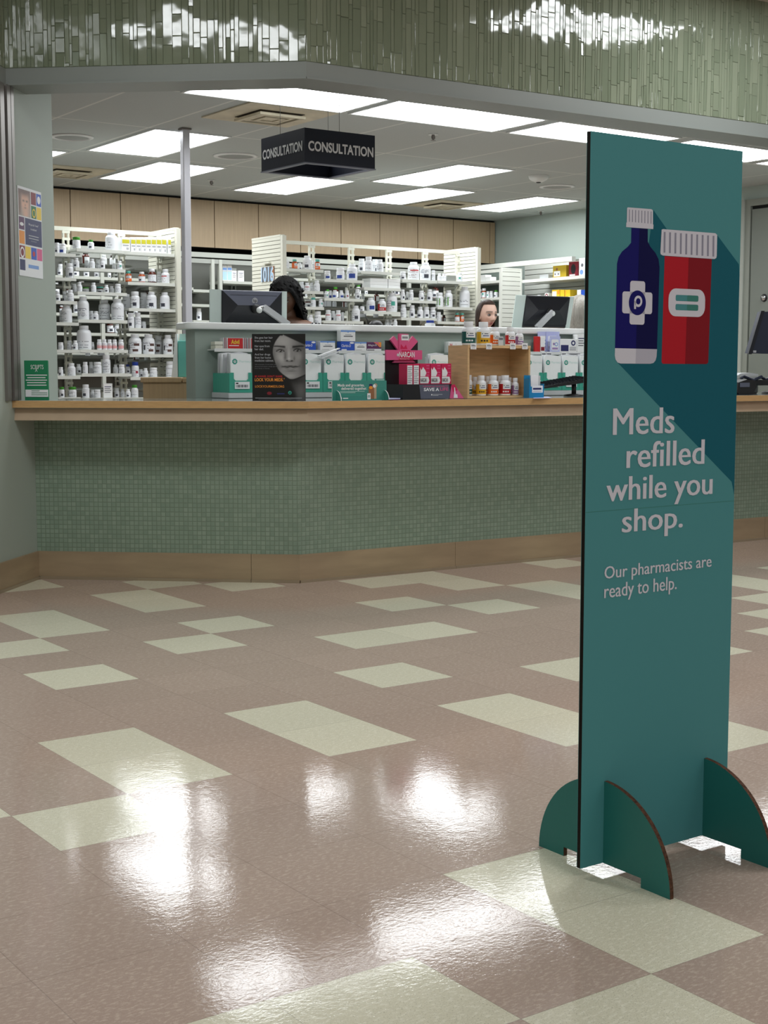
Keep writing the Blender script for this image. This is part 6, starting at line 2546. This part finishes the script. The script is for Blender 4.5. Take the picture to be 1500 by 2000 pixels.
# ------------------------------------------------------------------ big cardboard standing sign
ZB = .021
b0 = on_z(1133.5, 1697, ZB)
PBN = Plane((b0.x, b0.y), RA)
t = thing('standing_sign', 'tall teal cardboard standing sign reading Meds refilled while you shop', 'sign', (b0.x, b0.y, 0), RA)
f = lambda x, y: PBN.s(x, y)
hB = PBN.pt(1160, 257).z
hR = PBN.pt(1452.8, 295).z
hB = (hB + hR) / 2
wB = PBN.s(1436, 900)[0]
wB = (PBN.s(1452.8, 297)[0] + PBN.s(1418.5, 1500)[0]) / 2
TB = .0115
mb = MB()
mb.box((.0, .0008, ZB), (wB, TB - .0008, hB), 'board_edge')
mb.build('core', t)
mb = MB()
mb.box((0, 0, ZB), (wB, .0009, hB), 'board_teal')
mb.box((0, TB - .0009, ZB), (wB, TB, hB), 'board_teal')
mb.build('face_sheet', t)


def at(pts):
    return [f(*p) for p in pts][::-1]


def clip(pts):
    return [(min(max(p[0], .0003), wB - .0003), min(p[1], hB - .0003)) for p in pts]


mb = MB()
d = .00012
# long printed shadow of the two containers
mb.poly(clip(at([(1276, 410), (1302, 447), (1330, 470), (1400, 458), (1443, 516), (1470, 540), (1460, 965), (1429, 941), (1207, 709), (1250, 600)])), 'board_shadow', d)
# dark blue bottle
bot = [(1233, 445), (1265, 447), (1265, 472), (1270, 482), (1280, 494), (1286, 506), (1288, 522), (1283, 682), (1201, 680), (1205, 515), (1208, 502), (1215, 491), (1226, 482), (1232.5, 474)]
mb.poly(at(bot), 'board_navy', d * 2)
mb.poly(at([(1249, 446), (1265, 447), (1265, 472), (1270, 482), (1280, 494), (1286, 506), (1288, 522), (1283, 682), (1242, 681)]), 'board_navy_dark', d * 3)
mb.poly(at([(1201, 680), (1283, 682), (1282, 697), (1280, 704), (1276, 709), (1270, 710.5), (1212, 710), (1206, 708), (1202, 702), (1200.5, 694)]), 'board_white', d * 3)
mb.poly(at([(1242, 681), (1283, 682), (1282, 697), (1280, 704), (1276, 709), (1270, 710.5), (1241, 710)]), 'board_white_dim', d * 4)
mb.poly(at([(1224.5, 406.5), (1226, 405), (1272, 408.5), (1275, 411), (1275, 438), (1276, 439), (1275.5, 447.5), (1222.5, 443.5), (1223, 435), (1224, 434)]), 'board_white', d * 4)
for i in range(8):
    x = 1229 + i * 6.05
    y = 409.2 + i * .55
    mb.poly(at([(x - .8, y), (x + .8, y), (x + .6, y + 24), (x - 1.0, y + 24)]), 'board_stripe', d * 5)
# cross and the letter p
cx0, cy0 = f(1244.5, 591.5)
kx = (f(1273.5, 592)[0] - f(1215, 591)[0]) / 2
kz = (f(1246, 549)[1] - f(1243, 634)[1]) / 2
mb.rect(cx0 - kx, cy0 - kz * .5, cx0 + kx, cy0 + kz * .5, 'board_white', d * 5, r=.006)
mb.rect(cx0 - kx * .5, cy0 - kz, cx0 + kx * .5, cy0 + kz, 'board_white', d * 5, r=.006)
mb.disc(cx0, cy0, kx * .57, 'board_navy', d * 6, ry=kz * .57, n=36)
pc_ = f(1246, 588.5)
mb.ring(pc_[0], pc_[1], kx * .15, kx * .27, 'board_white', d * 7)
mb.rect(pc_[0] - kx * .27, pc_[1] - kz * .36, pc_[0] - kx * .14, pc_[1] + kz * .02, 'board_white', d * 7)
# red pill pot
mb.poly(at([(1298, 500), (1390, 506), (1383, 708), (1380, 711), (1294, 710.5), (1292, 707)]), 'board_red', d * 2)
mb.poly(at([(1345, 503), (1390, 506), (1383, 708), (1380, 711), (1338, 710.8)]), 'board_red_dark', d * 3)
mb.poly(at([(1292, 448.5), (1295, 447.5), (1397, 455.5), (1400.5, 459), (1399.5, 500), (1398.5, 504), (1395, 506), (1294, 499), (1290, 496.5), (1289.5, 492)]), 'board_white', d * 4)
for i in range(10):
    x = 1297.8 + i * 10.6
    y = 453 + i * .85
    mb.poly(at([(x - 1.7, y), (x + 1.7, y), (x + 1.2, y + 40.5), (x - 2.2, y + 40.5)]), 'board_stripe', d * 5)
lb = [f(1305.5, 617), f(1376.5, 566)]
rx = (f(1377, 592)[0] - f(1305.5, 592)[0]) / 2
c = ((lb[0][0] + lb[1][0]) / 2, f(1341, 591.5)[1])
rz = (f(1342, 564.5)[1] - f(1340, 618.5)[1]) / 2
mb.rect(c[0] - rx, c[1] - rz, c[0] + rx, c[1] + rz, 'board_white', d * 5, r=rz * .72)
for s in (1, -1):
    mb.rect(c[0] - rx * .62, c[1] + s * rz * .33 - rz * .22, c[0] + rx * .62, c[1] + s * rz * .33 + rz * .22, 'board_teal', d * 6, r=rz * .12)
    mb.rect(c[0], c[1] + s * rz * .33 - rz * .22, c[0] + rx * .62, c[1] + s * rz * .33 + rz * .22, 'board_shadow' if False else 'card_teal', d * 7, r=rz * .12)
mb.build('artwork', t)
mb = MB()


def line(s, x0, x1, yt0, yb0, yt1, yb1, bold):
    """yt0/yb0: top and bottom of the glyph box at column x0, yt1/yb1 at x1"""
    a, b = f(x0, (yt0 + yb0) / 2)[0], f(x1, (yt1 + yb1) / 2)[0]
    zt = (f(x0, yt0)[1] + f(x1, yt1)[1]) / 2
    zb = (f(x0, yb0)[1] + f(x1, yb1)[1]) / 2
    e = bold * .12
    for k in range(3):
        mb.text(s, 'board_white', d * (8 + .4 * k), box=(a + e * k, zb, b - e * (2 - k), zt))


line('Meds', 1196.5, 1317, 797, 850, 796, 846, .012)
line('refilled', 1223, 1375.5, 864, 914, 857, 907, .012)
line('while you', 1183.5, 1391, 931, 991, 922, 983, .012)
line('shop.', 1214, 1333, 993, 1053, 988, 1046, .012)
line('Our pharmacists are', 1180, 1389, 1101, 1133, 1089, 1119, 0.004)
line('ready to help.', 1179.5, 1321, 1138.5, 1174, 1127.5, 1162, 0.004)
mb.build('lettering', t)
mb = MB()
cr = f(1280, 990)[1]
mb.rect(0, cr - .0008, wB, cr + .0004, 'card_teal', d)
mb.build('crease', t)
# slotted quarter-round feet
for xc in (1177.5, 1371.5):
    sF = f(xc, 1690 if xc < 1300 else 1632)[0]
    mb = MB()
    R_, Hh = .2, .200
    prof = [(-R_, 0)]
    n = 18
    for i in range(1, 2 * n):
        a = PI - PI * i / (2 * n)
        prof.append((R_ * math.cos(a), Hh * math.sin(a) * (1 if True else 1)))
    prof += [(R_, 0), (.118, 0), (.118, .0205), (-.118, .0205), (-.118, 0)]
    # profile across the board: local y; thickness along local x
    v = [(sF + s, TB / 2 + p[0], p[1]) for s in (0, .0105) for p in prof]
    m = len(prof)
    mb.add(v, [list(range(m)), list(range(m, 2 * m))[::-1]], 'foot_teal')
    mb.add(v, [(i, m + i, m + (i + 1) % m, (i + 1) % m) for i in range(m)], 'corrugate')
    mb.build('foot', t)
# ------------------------------------------------------------------ people behind the counter
def skin_mesh(joints, bones, radii, sub=2):
    """one continuous surface grown round a skeleton"""
    names = list(joints)
    me = bpy.data.meshes.new('body_skeleton')
    me.from_pydata([joints[n] for n in names], [(names.index(a), names.index(b)) for a, b in bones], [])
    o = bpy.data.objects.new('body_skeleton', me)
    COL.objects.link(o)
    md = o.modifiers.new('skin', 'SKIN')
    for i, n in enumerate(names):
        r = radii[n]
        me.skin_vertices[0].data[i].radius = r if isinstance(r, tuple) else (r, r)
    me.skin_vertices[0].data[0].use_root = True
    s = o.modifiers.new('sub', 'SUBSURF')
    s.levels = s.render_levels = sub
    bpy.context.view_layer.update()
    ev = bpy.data.meshes.new_from_object(o.evaluated_get(bpy.context.evaluated_depsgraph_get()))
    v = [tuple(x.co) for x in ev.vertices]
    f = [tuple(p.vertices) for p in ev.polygons]
    bpy.data.objects.remove(o)
    return v, f


def sstep(a, b, x):
    x = max(0, min(1, (x - a) / (b - a)))
    return x * x * (3 - 2 * x)


def head_geo(skin, lip, brow, eye_dark):
    """head facing -y, chin at z=0, crown at z=.225; returns verts, faces, colours"""
    NT, NP = 44, 64
    v, c = [], []
    g = lambda x, s: math.exp(-(x / s) ** 2)
    for i in range(NT + 1):
        th = PI * i / NT
        for k in range(NP):
            ph = 2 * PI * k / NP
            dx, dy, dz = math.sin(th) * math.sin(ph), -math.sin(th) * math.cos(ph), -math.cos(th)
            zc = .122 + dz * (.118 if dz < 0 else .106)
            z = zc
            # skull: wider and deeper above, narrowing to the chin
            low = sstep(.115, .0, z)
            wx = .0735 * (1 - .36 * low)
            wy_f = .092 * (1 - .10 * low)
            wy_b = .098 * (1 - .50 * low)
            x = dx * wx
            y = dy * (wy_f if dy < 0 else wy_b)
            if dy < 0:
                y -= .0
            front = sstep(-.1, .75, -dy)
            if front > 0:
                # flatten the face slightly, then features
                y += front * .006 * sstep(.18, .11, z)
                ax = abs(x)
                y -= front * .020 * g(x, .012 + .004 * sstep(.1, .075, z)) * sstep(.118, .078, z) * sstep(.062, .074, z)
                y -= front * .006 * g(x, .011) * g(z - .1, .028)
                y -= front * .006 * g(ax - .012, .008) * g(z - .073, .007)
                y += front * .011 * g(ax - .031, .017) * g(z - .113, .013)
                y -= front * .005 * g(z - .133, .010) * g(ax - .024, .028)
                y -= front * .006 * g(ax - .042, .020) * g(z - .088, .022)
                y -= front * .007 * g(x, .022) * g(z - .051, .007)
                y -= front * .006 * g(x, .020) * g(z - .040, .006)
                y += front * .004 * g(x, .026) * g(z - .0458, .0028)
                y += front * .005 * g(x, .026) * g(z - .030, .006)
                y -= front * .010 * g(x, .020) * g(z - .014, .013)
            col = Vector(skin)
            if front > .2:
                ax = abs(x)
                li = g(x, .024) ** 2 * max(g(z - .051, .006), g(z - .040, .006))
                col = col.lerp(Vector(lip), min(1, 1.5 * li) if ax < .026 else 0)
                col = col * (1 - .6 * (g(x, .024) ** 3) * g(z - .0458, .0016))
                bz = .134 + .004 * (1 - ((ax - .03) / .022) ** 2)
                if .011 < ax < .055:
                    col = col.lerp(Vector(brow), .95 * g(z - bz, .0046))
                col = col * (1 - .42 * g(ax - .030, .019) * g(z - .119, .007))
                col = col * (1 - .5 * g(ax - .009, .004) * g(z - .066, .004))  # shadow under the nose, painted into the skin colour
                col = col.lerp(Vector((skin[0] * 1.02, skin[1] * .82, skin[2] * .76)), .5 * g(ax - .043, .018) * g(z - .078, .018))
            v.append((x, y, z))
            c.append(tuple(col))
    f = []
    for i in range(NT):
        for k in range(NP):
            k2 = (k + 1) % NP
            f.append((i * NP + k, i * NP + k2, (i + 1) * NP + k2, (i + 1) * NP + k))
    # eyes: white, iris
    for s in (-1, 1):
        o = len(v)
        n = 12
        for i in range(n + 1):
            t = PI * i / n
            for k in range(2 * n):
                p = PI * k / n
                e = Vector((math.sin(t) * math.sin(p), -math.cos(t), math.sin(t) * math.cos(p)))
                v.append((s * .031 + e.x * .0135, -.0715 + e.y * .0125 , .113 + e.z * .0085))
                c.append((.02, .014, .012) if -e.y > .80 or e.z > .30 else (.26, .24, .23))
        for i in range(n):
            for k in range(2 * n):
                k2 = (k + 1) % (2 * n)
                f.append((o + i * 2 * n + k, o + i * 2 * n + k2, o + (i + 1) * 2 * n + k2, o + (i + 1) * 2 * n + k))
        # ear
        o = len(v)
        n = 8
        for i in range(n + 1):
            t = PI * i / n
            for k in range(2 * n):
                p = PI * k / n
                e = Vector((math.sin(t) * math.cos(p), math.sin(t) * math.sin(p), -math.cos(t)))
                inner = .004 * (1 - min(1, (e.y ** 2 + e.z ** 2) * 1.6)) if e.x * s > 0 else 0
                v.append((s * (.071 + .004 * e.y) + e.x * .007 - s * inner, .008 + e.y * .016 + .004 * e.z, .104 + e.z * .030))
                c.append(tuple(Vector(skin) * (.9 if inner < .001 else .7)))
        for i in range(n):
            for k in range(2 * n):
                k2 = (k + 1) % (2 * n)
                f.append((o + i * 2 * n + k, o + i * 2 * n + k2, o + (i + 1) * 2 * n + k2, o + (i + 1) * 2 * n + k))
    return v, f, c


def hair_geo(length, part_x, open_ang, vol, wave, crown=.012, seed=1, hairline=.185):
    """a cap that follows the skull and falls to length below the chin; open round the face"""
    NPH, NS = 72, 30
    v, f = [], []
    for k in range(NPH + 1):
        # angle round the head measured from the face (-y)
        a = -PI + 2 * PI * k / NPH
        fr = abs(a)
        # how far the strand goes down: short at the forehead, long elsewhere
        dn = sstep(open_ang - .85, open_ang + .10, fr)
        zend = hairline * (1 - dn) + (-length) * dn
        for i in range(NS + 1):
            t = i / NS
            ztop = .228 + crown
            z = ztop - (ztop - zend) * t ** (1.25)
            if z > .122:
                q = min(1, (z - .122) / (.106 + crown))
                rad = math.sqrt(max(0, 1 - q * q))
            else:
                rad = 1.0
            low = sstep(.11, -.05, z)
            rx = (.0735 + vol * (.8 + .5 * low)) * rad
            ry = (.095 + vol * (.7 + .3 * low)) * rad
            nz = mnoise.noise(Vector((a * 3 + seed, t * 3, seed))) * wave + mnoise.noise(Vector((a * 14 + seed, t * 2.5, seed))) * wave * .5
            x = math.sin(a) * (rx + nz * rad)
            y = -math.cos(a) * (ry + nz * rad)
            if y > 0:
                y *= 1 - .25 * low
            x += part_x * rad * 0
            v.append((x, y + .004, z))
    m = NS + 1
    for k in range(NPH):
        for i in range(NS):
            f.append((k * m + i, (k + 1) * m + i, (k + 1) * m + i + 1, k * m + i + 1))
    return v, f


def person(label, loc, heading, stature, skin, lip, brow, hair_mat, hair_kw, top_mat, pose, head_turn=0.0, nod=0.0, curls=False):
    """standing adult facing -y before turning by heading (radians about z)"""
    t = thing('person', label, 'person', loc, heading)
    k = stature / 1.65
    J, R_, B = {}, {}, []

    def j(n, p, r, par=None):
        J[n] = tuple(x * k for x in p)
        R_[n] = tuple(x * k for x in r) if isinstance(r, tuple) else r * k
        if par:
            B.append((par, n))
    j('pelvis', (0, 0, .90), (.155, .105))
    j('waist', (0, -.005, 1.04), (.125, .09), 'pelvis')
    j('chest', (0, 0, 1.20), (.15, .105), 'waist')
    j('collar', (0, .01, 1.335), (.105, .075), 'chest')
    j('neck', (0, .01, 1.40), .050, 'collar')
    j('nape', (0, -.005, 1.475), .048, 'neck')
    for s, nm in ((-1, 'l'), (1, 'r')):
        el, wr = pose[0 if s < 0 else 1]
        j(nm + '_shoulder', (s * .165, .01, 1.325), .056, 'collar')
        e = Vector((s * (.165 + el[0]), el[1], 1.325 + el[2]))
        w = e + Vector((s * wr[0], wr[1], wr[2]))
        j(nm + '_elbow', e, .040, nm + '_shoulder')
        j(nm + '_wrist', w, .027, nm + '_elbow')
        d = (w - e).normalized()
        side = d.cross(Vector((0, 0, 1))).normalized() if abs(d.z) < .9 else Vector((0, -1, 0))
        up = side.cross(d)
        pm = w + d * .055
        j(nm + '_palm', pm, (.036, .018), nm + '_wrist')
        for q, (off, ln) in enumerate(((-.030, .060), (-.011, .072), (.010, .068), (.029, .054))):
            a_ = pm + d * .038 + side * off
            b_ = a_ + d * ln * .55 - up * .006
            c_ = b_ + d * ln * .4 - up * .020
            j(f'{nm}_knuckle{q}', a_, .0095, nm + '_palm')
            j(f'{nm}_mid{q}', b_, .0085, f'{nm}_knuckle{q}')
            j(f'{nm}_tip{q}', c_, .007, f'{nm}_mid{q}')
        th0 = w + d * .03 - side * .03 * s
        j(nm + '_thumb0', th0, .011, nm + '_palm')
        j(nm + '_thumb1', th0 + d * .032 - side * .022 * s - up * .008, .0095, nm + '_thumb0')
        j(nm + '_thumb2', th0 + d * .058 - side * .030 * s - up * .016, .008, nm + '_thumb1')
        j(nm + '_hip', (s * .085, 0, .84), .090, 'pelvis')
        j(nm + '_knee', (s * .09, -.01, .47), .056, nm + '_hip')
        j(nm + '_ankle', (s * .09, .015, .09), .038, nm + '_knee')
        j(nm + '_ball', (s * .10, -.10, .035), .032, nm + '_ankle')
        j(nm + '_toe', (s * .105, -.165, .028), .024, nm + '_ball')
    v, f = skin_mesh(J, B, R_, 2)
    mb = MB()
    mb.add(v, f, 'skin', True)
    mb.colors = [skin] * len(v)
    hv, hf, hc = head_geo(skin, lip, brow, None)
    HM = Matrix.Translation((0, -.012 * k, 1.43 * k)) @ Matrix.Rotation(head_turn, 4, 'Z') @ Matrix.Translation((0, .03, .03)) @ Matrix.Rotation(nod, 4, 'X') @ Matrix.Translation((0, -.03, -.03)) @ Matrix.Scale(k, 4)
    mb.add(hv, hf, 'skin', True, HM)
    mb.colors += hc
    mb.build('body', t)
    gv, gf = hair_geo(**hair_kw)
    mb = MB()
    mb.add(gv, gf, hair_mat, True, HM)
    if curls:
        rc = random.Random(9)
        for i in range(170):
            q = rc.randrange(len(gv))
            p = Vector(gv[q])
            if p.y < -.01 and p.z < .20 and abs(p.x) < .10:
                continue
            pts = []
            ph = rc.random() * 6
            L_ = rc.uniform(.03, .075)
            out = Vector((p.x, p.y, 0)).normalized() * .006 if Vector((p.x, p.y)).length > .01 else Vector((0, 0, .006))
            for s in range(9):
                aa = ph + s * 1.1
                pts.append(p + out + Vector((math.cos(aa) * .008, math.sin(aa) * .008, -L_ * s / 8)))
            mb.tube(pts, [.0055] * 8 + [.002], hair_mat, 5, HM)
    h = mb.build('hair', t)
    sl = h.modifiers.new('thick', 'SOLIDIFY')
    sl.thickness = .006
    # clothes follow the body
    def cloth(name, names, grow, m, zmin=None):
        JJ = {n: J[n] for n in names}
        BB = [(a, b) for a, b in B if a in names and b in names]
        RR = {n: (tuple(x + grow for x in R_[n]) if isinstance(R_[n], tuple) else R_[n] + grow) for n in names}
        cv, cf = skin_mesh(JJ, BB, RR, 2)
        b_ = MB()
        b_.add(cv, cf, m, True)
        return b_.build(name, t)
    cloth('shirt', ['pelvis', 'waist', 'chest', 'collar', 'l_shoulder', 'r_shoulder', 'l_elbow', 'r_elbow'], .012, top_mat)
    cloth('trousers', ['pelvis', 'l_hip', 'r_hip', 'l_knee', 'r_knee', 'l_ankle', 'r_ankle'], .010, 'cloth_navy')
    for nm in 'lr':
        cloth('shoe', [nm + '_ankle', nm + '_ball', nm + '_toe'], .010, 'shoe_black')
    return t


def m_dots():
    m = mat('cloth_dots', (16, 16, 18), .9)
    g = NG(m)
    tc = g.node('ShaderNodeTexCoord')
    vo = g.node('ShaderNodeTexVoronoi')
    vo.inputs['Scale'].default_value = 55
    g.put(vo.inputs['Vector'], tc.outputs['Object'])
    g.color(g.mix(g.math('LESS_THAN', vo.outputs['Distance'], .28), rgb(16, 16, 18), rgb(230, 230, 230)))


m_dots()
ARM = (((.03, .03, -.27), (-.06, -.16, -.16)), ((.03, .03, -.27), (-.06, -.16, -.16)))
ARM2 = (((.03, -.02, -.28), (.0, -.12, -.20)), ((.03, -.05, -.27), (-.05, -.20, -.10)))


def stand_at(px, depth):
    d = ray(px, 640)
    return Vector((d.x * depth / d.y, depth, 0))


# heading: 0 faces the shop (-y); positive turns toward picture right
def face(deg):
    return math.radians(deg)


p = stand_at(563, 9.05)
person('person with black curly hair, head bowed behind the left monitor', (p.x, p.y, 0), face(-14), 1.66, (.13, .062, .036), (.17, .06, .05), (.01, .008, .007),
       'hair_black', dict(length=.10, part_x=0, open_ang=1.6, vol=.026, wave=.012, crown=.016, seed=2, hairline=.175), 'cloth_dots', ARM, head_turn=math.radians(-4), nod=math.radians(24), curls=True)
p = stand_at(949, 11.0)
person('person with long brown hair looking to one side, wearing dark clothes, near the middle rack', (p.x, p.y, 0), face(30), 1.605, (.66, .43, .34), (.42, .13, .13), (.03, .018, .012),
       'hair_brown', dict(length=.16, part_x=0, open_ang=1.98, vol=.004, wave=.003, crown=.003, seed=5, hairline=.195), 'cloth_black', ARM2, head_turn=math.radians(2), nod=math.radians(2))
p = stand_at(1131, 10.3)
person('person with long straight grey hair turned away, half hidden by the right monitor', (p.x, p.y, 0), face(150), 1.60, (.62, .42, .34), (.5, .22, .2), (.2, .18, .16),
       'hair_grey', dict(length=.20, part_x=0, open_ang=1.3, vol=.010, wave=.004, crown=.008, seed=8, hairline=.188), 'cloth_white', ARM)
